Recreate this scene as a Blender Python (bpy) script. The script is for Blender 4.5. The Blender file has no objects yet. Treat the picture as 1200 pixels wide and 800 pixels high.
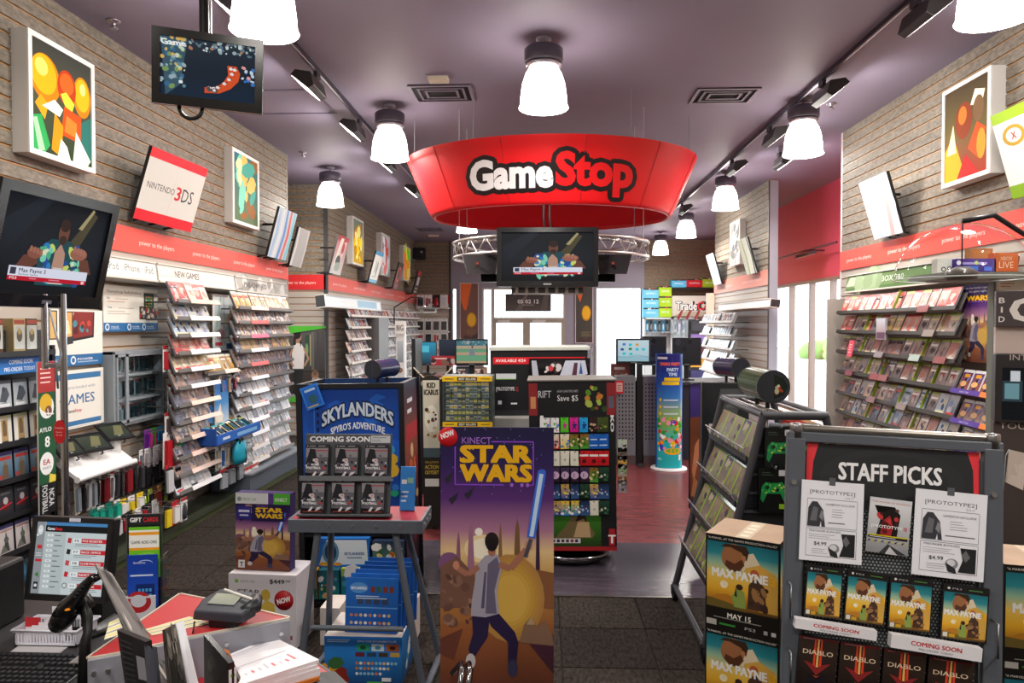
import bpy, bmesh, math, random
from mathutils import Vector, Matrix
random.seed(7)
SC = bpy.context.scene
COL = SC.collection
# ------------------------------------------------------------ camera
FPX = 850.0
ZC = 1.8
TH = math.atan(20 / FPX)
PH = math.atan(37 / FPX * math.cos(TH))
FW = Vector((-math.sin(PH) * math.cos(TH), math.cos(PH) * math.cos(TH), -math.sin(TH)))
RT = Vector((math.cos(PH), math.sin(PH), 0))
UP = RT.cross(FW)
CAM = Vector((0, 0, ZC))
cd = bpy.data.cameras.new('camera')
cam = bpy.data.objects.new('camera', cd)
COL.objects.link(cam)
cam.matrix_world = Matrix(((RT.x, UP.x, -FW.x, 0), (RT.y, UP.y, -FW.y, 0), (RT.z, UP.z, -FW.z, ZC), (0, 0, 0, 1)))
cd.sensor_fit = 'HORIZONTAL'
cd.sensor_width = 36
cd.lens = 36 * FPX / 1200
cd.clip_start = 0.05
SC.camera = cam
# ------------------------------------------------------------ world, exposure
W = bpy.data.worlds.new('world')
SC.world = W
W.use_nodes = True
W.node_tree.nodes['Background'].inputs[0].default_value = (0.93, 0.97, 1.0, 1)
W.node_tree.nodes['Background'].inputs[1].default_value = 7.0
SC.view_settings.view_transform = 'Standard'
SC.view_settings.look = 'None'
SC.view_settings.gamma = 1
SC.view_settings.exposure = 0.0
LAMP_GLOW = 14.0        # shade emission
LAMP_W = 52.0          # downlight watts
TRACK_W = 11.0
try:
    SC.cycles.max_bounces = 6
    SC.cycles.transparent_max_bounces = 12
    SC.cycles.use_denoising = True
    SC.cycles.sample_clamp_indirect = 6
except Exception:
    pass

# ------------------------------------------------------------ points of the room
def ray(px, py):
    return FW + RT * ((px - 600) / FPX) - UP * ((py - 400) / FPX)
def PY(px, py, y):
    r = ray(px, py); return CAM + r * (y / r.y)
def PX(px, py, x):
    r = ray(px, py); return CAM + r * (x / r.x)
def PZ(px, py, z):
    r = ray(px, py); return CAM + r * ((z - ZC) / r.z)
def Fm(o, u, v):
    o = Vector(o); u = Vector(u).normalized(); v = Vector(v); v = (v - u * v.dot(u)).normalized(); n = u.cross(v)
    return Matrix(((u.x, v.x, n.x, o.x), (u.y, v.y, n.y, o.y), (u.z, v.z, n.z, o.z), (0, 0, 0, 1)))
ZUP = Vector((0, 0, 1))
def front(px0, px1, pyt, pyb, y):
    """upright rectangle facing the counter at depth y: frame, width, height"""
    a = PY(px0, pyb, y); b = PY(px1, pyb, y); c = PY(px0, pyt, y)
    return Fm(a, b - a, ZUP), (b - a).length, c.z - a.z
def leftw(px0, px1, pyt, pyb, x, tilt=0):
    """rectangle on a left hand wall plane, px0 the near edge"""
    a = PX(px0, pyb, x); b = PX(px1, pyb, x); c = PX(px0, pyt, x)
    return Fm(a, (0, 1, 0), (-math.sin(tilt), 0, math.cos(tilt))), b.y - a.y, (c.z - a.z) / math.cos(tilt)
def rightw(px0, px1, pyt, pyb, x, tilt=0):
    """rectangle on a right hand wall plane, px1 the near edge"""
    a = PX(px0, pyb, x); b = PX(px1, pyb, x); c = PX(px1, pyt, x)
    o = Vector((x, a.y, b.z))
    return Fm(o, (0, -1, 0), (math.sin(tilt), 0, math.cos(tilt))), a.y - b.y, (c.z - b.z) / math.cos(tilt)

# ------------------------------------------------------------ colours and finishes
_lin = lambda c: c / 12.92 if c <= 0.04045 else ((c + 0.055) / 1.055) ** 2.4
_cc = {}
def hx(s):
    if not isinstance(s, str): return s
    if s not in _cc:
        t = s.lstrip('#')
        _cc[s] = tuple(_lin(int(t[i:i + 2], 16) / 255) for i in (0, 2, 4)) + (1.0,)
    return _cc[s]
_mats = {}
def finish(kind):
    if kind in _mats: return _mats[kind]
    m = bpy.data.materials.new(kind); m.use_nodes = True
    nt = m.node_tree; N = nt.nodes; L = nt.links
    bs = N['Principled BSDF']
    at = N.new('ShaderNodeAttribute'); at.attribute_name = 'Col'
    if kind == 'clear':
        N.remove(bs)
        tr = N.new('ShaderNodeBsdfTransparent'); gl = N.new('ShaderNodeBsdfGlossy'); mx = N.new('ShaderNodeMixShader')
        ge = N.new('ShaderNodeNewGeometry'); dt = N.new('ShaderNodeVectorMath'); dt.operation = 'DOT_PRODUCT'
        L.new(ge.outputs['Normal'], dt.inputs[0]); L.new(ge.outputs['Incoming'], dt.inputs[1]); x = dt.outputs['Value']
        for op, v, sw in (('ABSOLUTE', 0, 0), ('SUBTRACT', 1.0, 1), ('POWER', 5.0, 0), ('MULTIPLY', 0.75, 0), ('ADD', 0.03, 0)):
            mt = N.new('ShaderNodeMath'); mt.operation = op
            L.new(x, mt.inputs[1 if sw else 0]); mt.inputs[0 if sw else 1].default_value = v; x = mt.outputs[0]
        fr = mt
        gl.inputs['Roughness'].default_value = 0.04
        tr.inputs[0].default_value = (0.94, 0.96, 0.97, 1)
        L.new(fr.outputs[0], mx.inputs[0]); L.new(tr.outputs[0], mx.inputs[1]); L.new(gl.outputs[0], mx.inputs[2])
        L.new(mx.outputs[0], N['Material Output'].inputs[0])
        _mats[kind] = m; return m
    if kind in ('screen', 'glow', 'backlit'):
        L.new(at.outputs['Color'], bs.inputs['Emission Color'])
        bs.inputs['Emission Strength'].default_value = {'screen': 0.85, 'glow': LAMP_GLOW, 'backlit': 0.35}[kind]
        if kind == 'backlit': L.new(at.outputs['Color'], bs.inputs['Base Color'])
        else: bs.inputs['Base Color'].default_value = (0.006, 0.006, 0.006, 1)
        bs.inputs['Roughness'].default_value = 0.6 if kind == 'backlit' else 0.45; bs.inputs['Specular IOR Level'].default_value = 0.06
        _mats[kind] = m; return m
    rough, metal, spec, bump, scale = {
        'matte': (0.75, 0, 0.3, 0.0, 0), 'satin': (0.42, 0, 0.45, 0.0, 0), 'gloss': (0.16, 0, 0.5, 0.0, 0),
        'print': (0.45, 0, 0.4, 0.0, 0), 'metal': (0.32, 1, 0.5, 0.0, 0), 'chrome': (0.12, 1, 0.5, 0, 0),
        'paint': (0.6, 0, 0.3, 0.08, 60), 'wood': (0.6, 0, 0.3, 0.25, 14), 'carpet': (0.95, 0, 0.1, 0.9, 90),
        'laminate': (0.27, 0, 0.5, 0.0, 9), 'plastic': (0.5, 0, 0.4, 0.04, 220), 'wrap': (0.13, 0, 0.6, 0.35, 70), 'card': (0.7, 0, 0.25, 0.04, 80)}[kind]
    src = at.outputs['Color']
    geo = N.new('ShaderNodeNewGeometry')
    if kind in ('wood', 'carpet', 'laminate', 'card', 'paint'):
        mp = N.new('ShaderNodeMapping'); L.new(geo.outputs['Position'], mp.inputs[0])
        mp.inputs['Scale'].default_value = {'wood': (9, 9, 20), 'carpet': (60, 22, 60), 'laminate': (1.2, 7, 1), 'card': (6, 6, 6), 'paint': (1, 1, 1)}[kind]
        nz = N.new('ShaderNodeTexNoise'); L.new(mp.outputs[0], nz.inputs['Vector'])
        nz.inputs['Scale'].default_value = {'wood': 2.2, 'carpet': 1.0, 'laminate': 3.0, 'card': 1.0, 'paint': 0.7}[kind]
        nz.inputs['Detail'].default_value = 5
        rp = N.new('ShaderNodeMapRange'); L.new(nz.outputs[0], rp.inputs[0])
        rp.inputs[1].default_value = 0.3; rp.inputs[2].default_value = 0.7
        lo, hi = {'wood': (0.62, 1.22), 'carpet': (0.45, 1.5), 'laminate': (0.7, 1.2), 'card': (0.9, 1.06), 'paint': (0.95, 1.05)}[kind]
        rp.inputs[3].default_value = lo; rp.inputs[4].default_value = hi
        mu = N.new('ShaderNodeVectorMath'); mu.operation = 'SCALE'
        L.new(at.outputs['Color'], mu.inputs[0]); L.new(rp.outputs[0], mu.inputs['Scale'])
        src = mu.outputs[0]
    L.new(src, bs.inputs['Base Color'])
    bs.inputs['Roughness'].default_value = rough; bs.inputs['Metallic'].default_value = metal
    bs.inputs['Specular IOR Level'].default_value = spec
    if bump:
        n2 = N.new('ShaderNodeTexNoise'); n2.inputs['Scale'].default_value = scale
        L.new(geo.outputs['Position'], n2.inputs['Vector'])
        bp = N.new('ShaderNodeBump'); bp.inputs['Strength'].default_value = bump; bp.inputs['Distance'].default_value = 0.01
        L.new(n2.outputs[0], bp.inputs['Height']); L.new(bp.outputs[0], bs.inputs['Normal'])
    _mats[kind] = m; return m

# ------------------------------------------------------------ mesh builder
_txt = {}
def glyphs(s, bold=0.0, res=2):
    k = (s, bold, res)
    if k not in _txt:
        c = bpy.data.curves.new('t', 'FONT'); c.body = s; c.offset = bold; c.resolution_u = res
        o = bpy.data.objects.new('t', c); m = o.to_mesh()
        vs = [(v.co.x, v.co.y) for v in m.vertices]; fs = [tuple(p.vertices) for p in m.polygons]
        o.to_mesh_clear(); bpy.data.objects.remove(o); bpy.data.curves.remove(c)
        _txt[k] = (vs, fs)
    return _txt[k]
class B:
    def __init__(s, M=None): s.v = []; s.f = []; s.c = []; s.M = M; s.sm = []
    def add(s, vs, fs, col, smooth=False, M=None):
        n = len(s.v); col = hx(col)
        for p in vs:
            p = Vector(p)
            if M is not None: p = M @ p
            if s.M is not None: p = s.M @ p
            s.v.append(p)
        s.c += [col] * len(vs) if not isinstance(col, list) else [hx(c) for c in col]
        for f in fs: s.f.append(tuple(i + n for i in f)); s.sm.append(smooth)
        return s
    def box(s, x0, y0, z0, x1, y1, z1, col, M=None):
        v = [(x, y, z) for z in (z0, z1) for y in (y0, y1) for x in (x0, x1)]
        return s.add(v, [(0, 2, 3, 1), (4, 5, 7, 6), (0, 1, 5, 4), (2, 6, 7, 3), (0, 4, 6, 2), (1, 3, 7, 5)], col, False, M)
    def hexa(s, a, b, col):
        """two quads (lists of 4 points) joined"""
        return s.add(list(a) + list(b), [(3, 2, 1, 0), (4, 5, 6, 7), (0, 1, 5, 4), (1, 2, 6, 5), (2, 3, 7, 6), (3, 0, 4, 7)], col)
    def cyl(s, p0, p1, r0, r1=None, n=12, col='#888888', caps=True, smooth=True):
        p0 = Vector(p0); p1 = Vector(p1); r1 = r0 if r1 is None else r1
        d = (p1 - p0).normalized(); a = d.orthogonal().normalized(); b = d.cross(a)
        vs = []
        for p, r in ((p0, r0), (p1, r1)):
            for i in range(n):
                t = 2 * math.pi * i / n; vs.append(p + (a * math.cos(t) + b * math.sin(t)) * r)
        s.add(vs, [(i, (i + 1) % n, n + (i + 1) % n, n + i) for i in range(n)], col, smooth)
        if caps:
            s.add(vs[:n], [tuple(range(n))[::-1]], col); s.add(vs[n:], [tuple(range(n))], col)
        return s
    def tube(s, pts, r, n=8, col='#888888', closed=False):
        pts = [Vector(p) for p in pts]; k = len(pts); rings = []; a = None
        for i, p in enumerate(pts):
            q0 = pts[i - 1] if (i > 0 or closed) else p; q1 = pts[(i + 1) % k] if (i < k - 1 or closed) else p
            d = (q1 - q0).normalized()
            if a is None: a = d.orthogonal().normalized()
            else:
                a = a - d * a.dot(d)
                a = a.normalized() if a.length > 1e-6 else d.orthogonal().normalized()
            b = d.cross(a)
            rr = r[i] if isinstance(r, (list, tuple)) else r
            rings.append([p + (a * math.cos(2 * math.pi * j / n) + b * math.sin(2 * math.pi * j / n)) * rr for j in range(n)])
        vs = [v for g in rings for v in g]; fs = []
        for i in range(k if closed else k - 1):
            o = (i + 1) % k
            fs += [(i * n + j, i * n + (j + 1) % n, o * n + (j + 1) % n, o * n + j) for j in range(n)]
        if not closed: fs += [tuple(range(n))[::-1], tuple(range((k - 1) * n, k * n))]
        return s.add(vs, fs, col, True)
    def lathe(s, prof, n=24, col='#888888', c=(0, 0, 0), sx=1.0, sy=1.0, arc=(0, 2 * math.pi)):
        full = abs(arc[1] - arc[0] - 2 * math.pi) < 1e-6; m = n if full else n + 1
        vs = []
        for (r, z) in prof:
            for i in range(m):
                t = arc[0] + (arc[1] - arc[0]) * i / n; vs.append((c[0] + r * math.cos(t) * sx, c[1] + r * math.sin(t) * sy, c[2] + z))
        fs = []
        for k in range(len(prof) - 1):
            for i in range(n):
                j = (i + 1) % m; fs.append((k * m + i, k * m + j, (k + 1) * m + j, (k + 1) * m + i))
        return s.add(vs, fs, col, True)
    def prism(s, pts, z0, z1, col):
        n = len(pts); vs = [(p[0], p[1], z0) for p in pts] + [(p[0], p[1], z1) for p in pts]
        return s.add(vs, [tuple(range(n))[::-1], tuple(range(n, 2 * n))] + [(i, (i + 1) % n, n + (i + 1) % n, n + i) for i in range(n)], col)
    def text3(s, t, x, y, z, h, col, w=None, bold=0.0, align='c', th=0.0, shear=0.0):
        vs, fs = glyphs(t, bold)
        if not vs: return s
        x0 = min(v[0] for v in vs); x1 = max(v[0] for v in vs)
        sc = h / 0.72; sxx = (w / (x1 - x0)) if w else sc
        off = {'c': (x0 + x1) / 2, 'l': x0, 'r': x1}[align]
        return s.add([(x + (a - off) * sxx + shear * b * sc, y + b * sc, z) for a, b in vs], fs, col)
    def mesh(s, name='mesh'):
        m = bpy.data.meshes.new(name)
        m.from_pydata([tuple(v) for v in s.v], [], s.f)
        at = m.color_attributes.new('Col', 'FLOAT_COLOR', 'POINT')
        at.data.foreach_set('color', [x for c in s.c for x in c])
        m.polygons.foreach_set('use_smooth', s.sm)
        m.update()
        return m
class Art(B):
    """flat print on the panel's own x/y plane, coordinates are fractions of its size"""
    def __init__(s, W, H, z=0.0006, step=0.00004, bg=None, M=None):
        super().__init__(M); s.W = W; s.H = H; s.z = z; s.st = step
        if bg: s.rect(0, 0, 1, 1, bg)
    def lay(s): s.z += s.st; return s.z
    def rect(s, x, y, w, h, c, c2=None):
        z = s.lay(); q = [(x, y), (x + w, y), (x + w, y + h), (x, y + h)]
        col = hx(c) if c2 is None else [c, c, c2, c2]
        return s.add([(a * s.W, b * s.H, z) for a, b in q], [(0, 1, 2, 3)], col)
    def grad(s, stops, x=0, w=1):
        """vertical multi stop: [(y, colour)...] bottom up"""
        for (y0, c0), (y1, c1) in zip(stops, stops[1:]): s.rect(x, y0, w, y1 - y0, c0, c1); s.z -= s.st
        s.z += s.st
        return s
    def poly(s, pts, c):
        z = s.lay(); return s.add([(a * s.W, b * s.H, z) for a, b in pts], [tuple(range(len(pts)))], c)
    def ell(s, x, y, rx, ry, c, n=14, rot=0):
        z = s.lay(); vs = []
        for i in range(n):
            t = 2 * math.pi * i / n; a, b = rx * s.W * math.cos(t), ry * s.H * math.sin(t)
            vs.append((x * s.W + a * math.cos(rot) - b * math.sin(rot), y * s.H + a * math.sin(rot) + b * math.cos(rot), z))
        return s.add(vs, [tuple(range(n))], c)
    def circ(s, x, y, r, c, n=18): return s.ell(x, y, r, r * s.W / s.H, c, n)
    def line(s, pts, w, c):
        """stroke in fractions, width fraction of W"""
        for (x0, y0), (x1, y1) in zip(pts, pts[1:]):
            z = s.lay(); a = Vector((x0 * s.W, y0 * s.H)); b = Vector((x1 * s.W, y1 * s.H)); d = (b - a)
            if d.length < 1e-7: continue
            n = Vector((-d.y, d.x)).normalized() * w * s.W / 2
            s.add([(p.x, p.y, z) for p in (a - n, b - n, b + n, a + n)], [(0, 1, 2, 3)], c)
        return s
    def text(s, t, x, y, h, c, w=None, bold=0.0, align='c', shear=0.0, fn=None):
        vs, fs = glyphs(t, 0.0)
        if not vs: return s
        x0 = min(v[0] for v in vs); x1 = max(v[0] for v in vs); d = max(bold, 0) * 0.9
        sc = h * s.H / 0.72; sxx = (w * s.W / (x1 - x0 + 2 * d)) if w else sc
        off = {'c': (x0 + x1) / 2, 'l': x0 - d, 'r': x1 + d}[align]
        for ox, oy in (((0, 0),) if d < .004 else ((-d, -d * .6), (d, -d * .6), (-d, d * .6), (d, d * .6), (0, 0))):
            z = s.lay(); P = [(x * s.W + (a + ox - off) * sxx + shear * b * sc, y * s.H + (b + oy) * sc) for a, b in vs]
            if fn: P = [fn(a, b) for a, b in P]
            s.add([(a, b, z) for a, b in P], fs, c)
        return s
    def lines(s, x, y, w, n, dy, c, h=0.35):
        """small print too small to read: bars"""
        for i in range(n): s.rect(x, y - i * dy, w * random.uniform(0.6, 1), dy * h, c)
        return s
    def blobs(s, n, x0, y0, x1, y1, cols, r0=0.03, r1=0.1, asp=1.0, k=7):
        for _ in range(n):
            r = random.uniform(r0, r1)
            s.ell(random.uniform(x0, x1), random.uniform(y0, y1), r, r * asp * s.W / s.H * random.uniform(.6, 1.4), random.choice(cols), k, random.uniform(0, 3))
        return s
    def figure(s, x, y, h, skin, top, legs, hair, pose=0):
        """plain generic standing figure, h fraction of H, seen from behind or faceless"""
        k = s.H / s.W; w = h * k
        q = lambda a, b: (x + a * w, y + b * h)
        s.poly([q(-.10, 0), q(-.04, 0), q(-.01, .46), q(-.11, .48)], legs); s.poly([q(.04, 0), q(.10, 0), q(.11, .48), q(.01, .46)], legs)
        s.poly([q(-.11, .46), q(.11, .46), q(.14, .80), q(.05, .84), q(-.05, .84), q(-.14, .80)], top)
        s.line([q(-.13, .78), q(-.2, .62), q(-.12, .48)], .05 * w, skin); s.line([q(.13, .78), q(.2, .62), q(.12, .48)], .05 * w, skin)
        s.ell(x, y + .91 * h, .055 * w, .075 * h, skin); s.ell(x, y + .945 * h, .06 * w, .055 * h, hair)
        return s

# ------------------------------------------------------------ objects
def link(name, data, parent=None, M=None):
    o = bpy.data.objects.new(name, data); COL.objects.link(o)
    if parent is not None:
        o.parent = parent
        if M is not None: o.matrix_basis = M
    elif M is not None: o.matrix_world = M
    return o
def part(name, b, kind='satin', parent=None, M=None, bev=0, label=None, stuff=False):
    m = b.mesh(name) if isinstance(b, B) else b
    if not m.materials: m.materials.append(finish(kind))
    o = link(name, m, parent, M)
    if bev:
        d = o.modifiers.new('bevel', 'BEVEL'); d.width = bev; d.segments = 2; d.limit_method = 'ANGLE'
    if label: o['label'] = label
    if stuff: o['kind'] = 'stuff'
    return o
def tag(o, label, cat, group=None):
    o['label'] = label; o['category'] = cat
    if group: o['group'] = group
    return o
def thing(name, label, cat, M=None, group=None):
    o = link(name, None, None, M if M is not None else Matrix()); o.empty_display_size = 0.1
    return tag(o, label, cat, group)
def solid(name, label, cat, b, kind, M=None, group=None, bev=0):
    return tag(part(name, b, kind, None, M, bev), label, cat, group)
def struct(name, b, kind, M=None):
    o = part(name, b, kind, None, M); o['kind'] = 'structure'; return o
def T(x=0, y=0, z=0): return Matrix.Translation((x, y, z))
NTH = 'first second third fourth fifth sixth seventh eighth ninth tenth eleventh twelfth thirteenth fourteenth fifteenth'.split()
def ordinal(i): return ['top', 'second', 'third', 'fourth', 'fifth', 'sixth', 'seventh', 'eighth', 'ninth', 'tenth', 'eleventh', 'twelfth', 'thirteenth', 'fourteenth'][i]
# ============================================================ THE ROOM
XL, XR, XP, YB, ZT = -3.42, 3.52, 4.55, 19.6, 4.05
CEIL = '#8f8599'
# floor: substrate, carpet tiles, grey and maroon laminate
b = B().box(-5.5, -3, -0.1, 5.0, YB, -0.012, '#3a3430'); floor = struct('floor', b, 'paint')
tile_meshes = {}
def tile(x0, y0, x1, y1, cols, name, kind, z=0.0):
    k = (round(x1 - x0, 3), round(y1 - y0, 3), random.randrange(len(cols)), kind)
    if k not in tile_meshes:
        w, h = x1 - x0, y1 - y0
        bb = B(); g = 0.0015; e = 0.004
        vs = [(g, g, -0.012), (w - g, g, -0.012), (w - g, h - g, -0.012), (g, h - g, -0.012), (g + e, g + e, 0), (w - g - e, g + e, 0), (w - g - e, h - g - e, 0), (g + e, h - g - e, 0)]
        bb.add(vs, [(4, 5, 6, 7), (0, 1, 5, 4), (1, 2, 6, 5), (2, 3, 7, 6), (3, 0, 4, 7)], cols[k[2]])
        m = bb.mesh(name); m.materials.append(finish(kind)); tile_meshes[k] = m
    return link(name, tile_meshes[k], floor, T(x0, y0, z))
for i in range(14):
    for j in range(-2, 9):
        x0 = -3.4 + i * 0.5; y0 = 0.28 + j * 0.5
        tile(x0, y0, x0 + 0.5, y0 + 0.5, ['#37302c', '#332d29', '#352e2b', '#2f2926'], 'carpet_tile', 'carpet')
for i in range(4):                                   # darker carpet running back along the left wall
    for j in range(10):
        x0 = -3.4 + i * 0.5; y0 = 4.78 + j * 0.5
        tile(x0, y0, x0 + 0.5, y0 + 0.5, ['#2e2926', '#2b2623'], 'carpet_tile', 'carpet')
b = B().box(-1.4, 4.78, -0.012, 3.5, 5.98, 0.0, '#47404a'); part('grey_laminate', b, 'laminate', floor)
b = B().box(-1.4, 5.98, -0.012, 4.55, YB, 0.0, '#7d3b3d'); part('maroon_laminate', b, 'laminate', floor)
b = B().box(-1.4, 4.765, -0.01, 3.5, 4.785, 0.006, '#8d8780'); part('edge_strip', b, 'metal', floor)
# ceiling
b = B().box(-5.5, -3, ZT, 5.0, YB, ZT + 0.1, CEIL); ceiling = struct('ceiling', b, 'paint')
A1 = PZ(312, 147, ZT); b = B()
for (x0, y0, x1, y1) in ((-3.0, 6.9, -2.2, 6.93), (-3.0, 7.67, -2.2, 7.7), (-3.0, 6.93, -2.97, 7.67), (-2.23, 6.93, -2.2, 7.67)): b.box(x0, y0, ZT - 0.006, x1, y1, ZT, '#6c6274')
part('access_panel', b, 'paint', ceiling)

GROOVE = '#b8803f'
slat_meshes = {}
def slatwall(name, o, u, L, ztop=ZT, zs=2.40, z0=0.0, upc='#82786b', loc='#b5aa9f', pitch=0.1016, thick=0.08):
    """a wall of horizontal boards with metal lined grooves; local x along, y up"""
    M = Fm(o, u, ZUP); Z0 = M.translation.z
    w = struct(name, B().box(0, z0, -thick, L, ztop, 0, GROOVE), 'satin', M)
    n = int((ztop - z0) / pitch) + 1
    for i in range(n):
        za = z0 + i * pitch; zb = min(za + pitch - 0.010, ztop)
        if zb - za < 0.02: continue
        up = za > zs - 0.05; k = (round(L, 3), up, zb - za < 0.08)
        if k not in slat_meshes:
            bb = B(); e = 0.003; h = zb - za
            vs = [(0, 0, 0), (L, 0, 0), (L, h, 0), (0, h, 0), (0, e, 0.012), (L, e, 0.012), (L, h - e, 0.012), (0, h - e, 0.012)]
            bb.add(vs, [(4, 5, 6, 7), (0, 1, 5, 4), (1, 2, 6, 5), (2, 3, 7, 6), (3, 0, 4, 7)], upc if up else loc)
            m = bb.mesh('slat'); m.materials.append(finish('wood' if up else 'satin')); slat_meshes[k] = m
        link('slat', slat_meshes[k], w, T(0, za, 0))
    return w
W1E, RTY, R1E = 9.51, 11.57, 8.73
wl = slatwall('wall_left', (XL, -3, 0), (0, 1, 0), W1E + 3)
struct('trim_1', B().box(XL - 0.1, W1E, 0, XL + 0.015, W1E + 0.05, ZT, '#8f8577'), 'wood')
wr_ = slatwall('wall_left_return', (-5.2, RTY, 0), (1, 0, 0), 5.2 - 3.5)
wlb = slatwall('wall_left_rear', (-3.5, RTY, 0), (0, 1, 0), YB - RTY)
struct('trim_2', B().box(-3.53, RTY - 0.03, 0, -3.47, RTY + 0.02, ZT, '#3a3634'), 'satin')
struct('wall_left_recess', B().box(-5.3, 6, 0, -5.2, YB, ZT, '#5a5450'), 'paint')
wbl = slatwall('wall_back_left', (-3.5, YB, 0), (1, 0, 0), 0.97)
struct('trim_3', B().box(-2.56, YB - 0.03, 0, -2.51, YB + 0.02, ZT, '#3a3634'), 'satin')
wbr = slatwall('wall_back_right', (2.70, YB, 0), (1, 0, 0), 2.3, upc='#857868')
wr = slatwall('wall_right', (XR, R1E, 0), (0, -1, 0), R1E + 3, zs=2.45)
struct('trim_4', B().box(XR - 0.012, R1E, 0, XR + 0.08, R1E + 0.04, ZT, '#cfc8c4'), 'satin')
PW0, PW1 = 11.49, 15.06
wrp = slatwall('wall_right_panel', (XR, PW1, 0), (0, -1, 0), PW1 - PW0, upc='#9a9184', zs=2.45)
struct('trim_5', B().box(XR - 0.014, PW0 - 0.03, 0, XR + 0.115, PW0, ZT - 0.02, '#8e9098'), 'satin')
struct('trim_6', B().box(XR - 0.03, PW0 - 0.032, 0, XR - 0.014, PW0 + 0.0, ZT - 0.02, '#3c3433'), 'satin')
struct('wall_near', B().box(-5.5, -3.1, 0, 5.0, -3, ZT, '#8f8577'), 'paint')

# right window wall: pink above, tall panes
PK = '#d8566e'
def winwall(name, n0, M, L, H, ops, col, th=0.12, fr='#e8e6e2', bars=0):
    """wall with openings; each opening becomes a window"""
    ops = sorted(ops); b = B(); x = 0
    for (a, c, z0, z1) in ops:
        b.box(x, 0, -th, a, H, 0, col); b.box(a, 0, -th, c, z0, 0, col); b.box(a, z1, -th, c, H, 0, col); x = c
    b.box(x, 0, -th, L, H, 0, col); w = struct(name, b, 'paint', M)
    return w
Mp = Fm((XP, YB, 0), (0, -1, 0), ZUP)
ppy = [(11.05, 8.7)]
# window band from y=8.6 to y=16
ZWT = 2.55
winwall('wall_right_window', 0, Mp, YB - 8.4, ZT, [(YB - 18.9, YB - 8.6, 0.2, ZWT)], PK)
struct('wall_right_end', B().box(XR + 0.08, 8.62, 0, XP + 0.1, 8.72, ZT, PK), 'paint')
def window(n, M, w, h, mull, fr='#dedad6', t=0.05):
    f = B(); f.box(0, 0, -0.08, w, t, 0.02, fr); f.box(0, h - t, -0.08, w, h, 0.02, fr); f.box(0, t, -0.08, t, h - t, 0.02, fr); f.box(w - t, t, -0.08, w, h - t, 0.02, fr)
    o = struct('window_%d' % n, f, 'satin', M)
    xs = [t] + list(mull) + [w - t]
    for x in mull: part('mullion', B().box(x - t / 2, t, -0.08, x + t / 2, h - t, 0.02, fr), 'satin', o)
    for a, c in zip(xs, xs[1:]): part('pane', B().box(a, t, -0.045, c, h - t, -0.04, '#ffffff'), 'clear', o)
    return o
window(1, Fm((XP, 18.9, 0.2), (0, -1, 0), ZUP), 10.3, ZWT - 0.2, [1.2, 2.2, 3.3, 4.3, 5.3, 6.3, 7.2, 8.2, 9.2], fr='#8a7a72')
part('window_sill', B().box(0, -0.04, 0.0, 10.3, 0.02, 0.16, '#d9d2cc'), 'satin', bpy.data.objects['window_1'])

# back wall with the entrance
GB = '#9a94a0'
def bx(px, y=YB): return PY(px, 380, y).x
def bz(py, y=YB): return PY(620, py, y).z
Mb = Fm((-2.53, YB, 0), (1, 0, 0), ZUP); LB = 5.23
ox = lambda px: bx(px) + 2.53
ops = [(ox(530.5), ox(535), 0.0, bz(338)), (ox(565), ox(662), 0.0, bz(337)), (ox(697), ox(752.5), 0.0, bz(336))]
winwall('wall_back', 0, Mb, LB, ZT, ops, GB)
def wf(px0, px1, z0, z1): a = bx(px0); return Fm((a, YB, z0), (1, 0, 0), ZUP), bx(px1) - a, z1 - z0
M_, w_, h_ = wf(530.5, 535, 0, bz(338)); window(2, M_, w_, h_, [], t=0.015)
M_, w_, h_ = wf(697, 752.5, 0, bz(336)); window(3, M_, w_, h_, [], fr='#8d8a90')
M_, w_, h_ = wf(565, 577.5, 0, bz(337)); window(4, M_, w_, h_, [], fr='#c9c4bc')
M_, w_, h_ = wf(577.5, 662, bz(374), bz(337)); window(5, M_, w_, h_, [], fr='#b9b0a2')
for n, (p0, p1) in enumerate(((577.5, 617), (617, 662))):
    M_, w_, h_ = wf(p0, p1, 0, bz(374)); t = 0.1; dc = '#a89c8c'
    f = B(); f.box(0, 0, -0.06, w_, 0.25, 0, dc); f.box(0, h_ - t, -0.06, w_, h_, 0, dc); f.box(0, 0.25, -0.06, t, h_ - t, 0, dc); f.box(w_ - t, 0.25, -0.06, w_, h_ - t, 0, dc)
    d = struct('door_%d' % (n + 1), f, 'satin', M_)
    part('pane', B().box(t, 0.25, -0.035, w_ - t, h_ - t, -0.03, '#ffffff'), 'clear', d)
    part('door_closer', B().box(w_ * .15, h_ - .09, 0, w_ * .5, h_ - 0.02, 0.07, '#d8d4cc'), 'satin', d)
    part('push_bar', B().cyl((t * .5, 1.0, 0.06), (w_ - t * .5, 1.0, 0.06), 0.02, n=8, col='#b9b4aa'), 'metal', d)
M_, w_, h_ = front(592, 646, 344, 365, YB - 0.0)
s_ = solid('date_sign', 'dark banner with the date 05 02 12 hung over the entrance doors', 'sign', B().box(0, 0, -0.02, w_, h_, 0, '#4a4340'), 'satin', M_)
a = Art(w_, h_); a.grad([(0, '#5a514c'), (.5, '#453d3a'), (1, '#38322f')]); a.poly([(.2, 0), (.45, 1), (.5, 1), (.35, 0)], '#6b625b'); a.poly([(.75, 0), (.85, 1), (.95, 1), (.9, 0)], '#5f5650')
a.text('05 02 12', .5, .46, .22, '#f4f1ee', w=.46, bold=.01); a.rect(.38, .36, .24, .02, '#cfc8c2'); part('lettering', a, 'print', s_)
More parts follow.
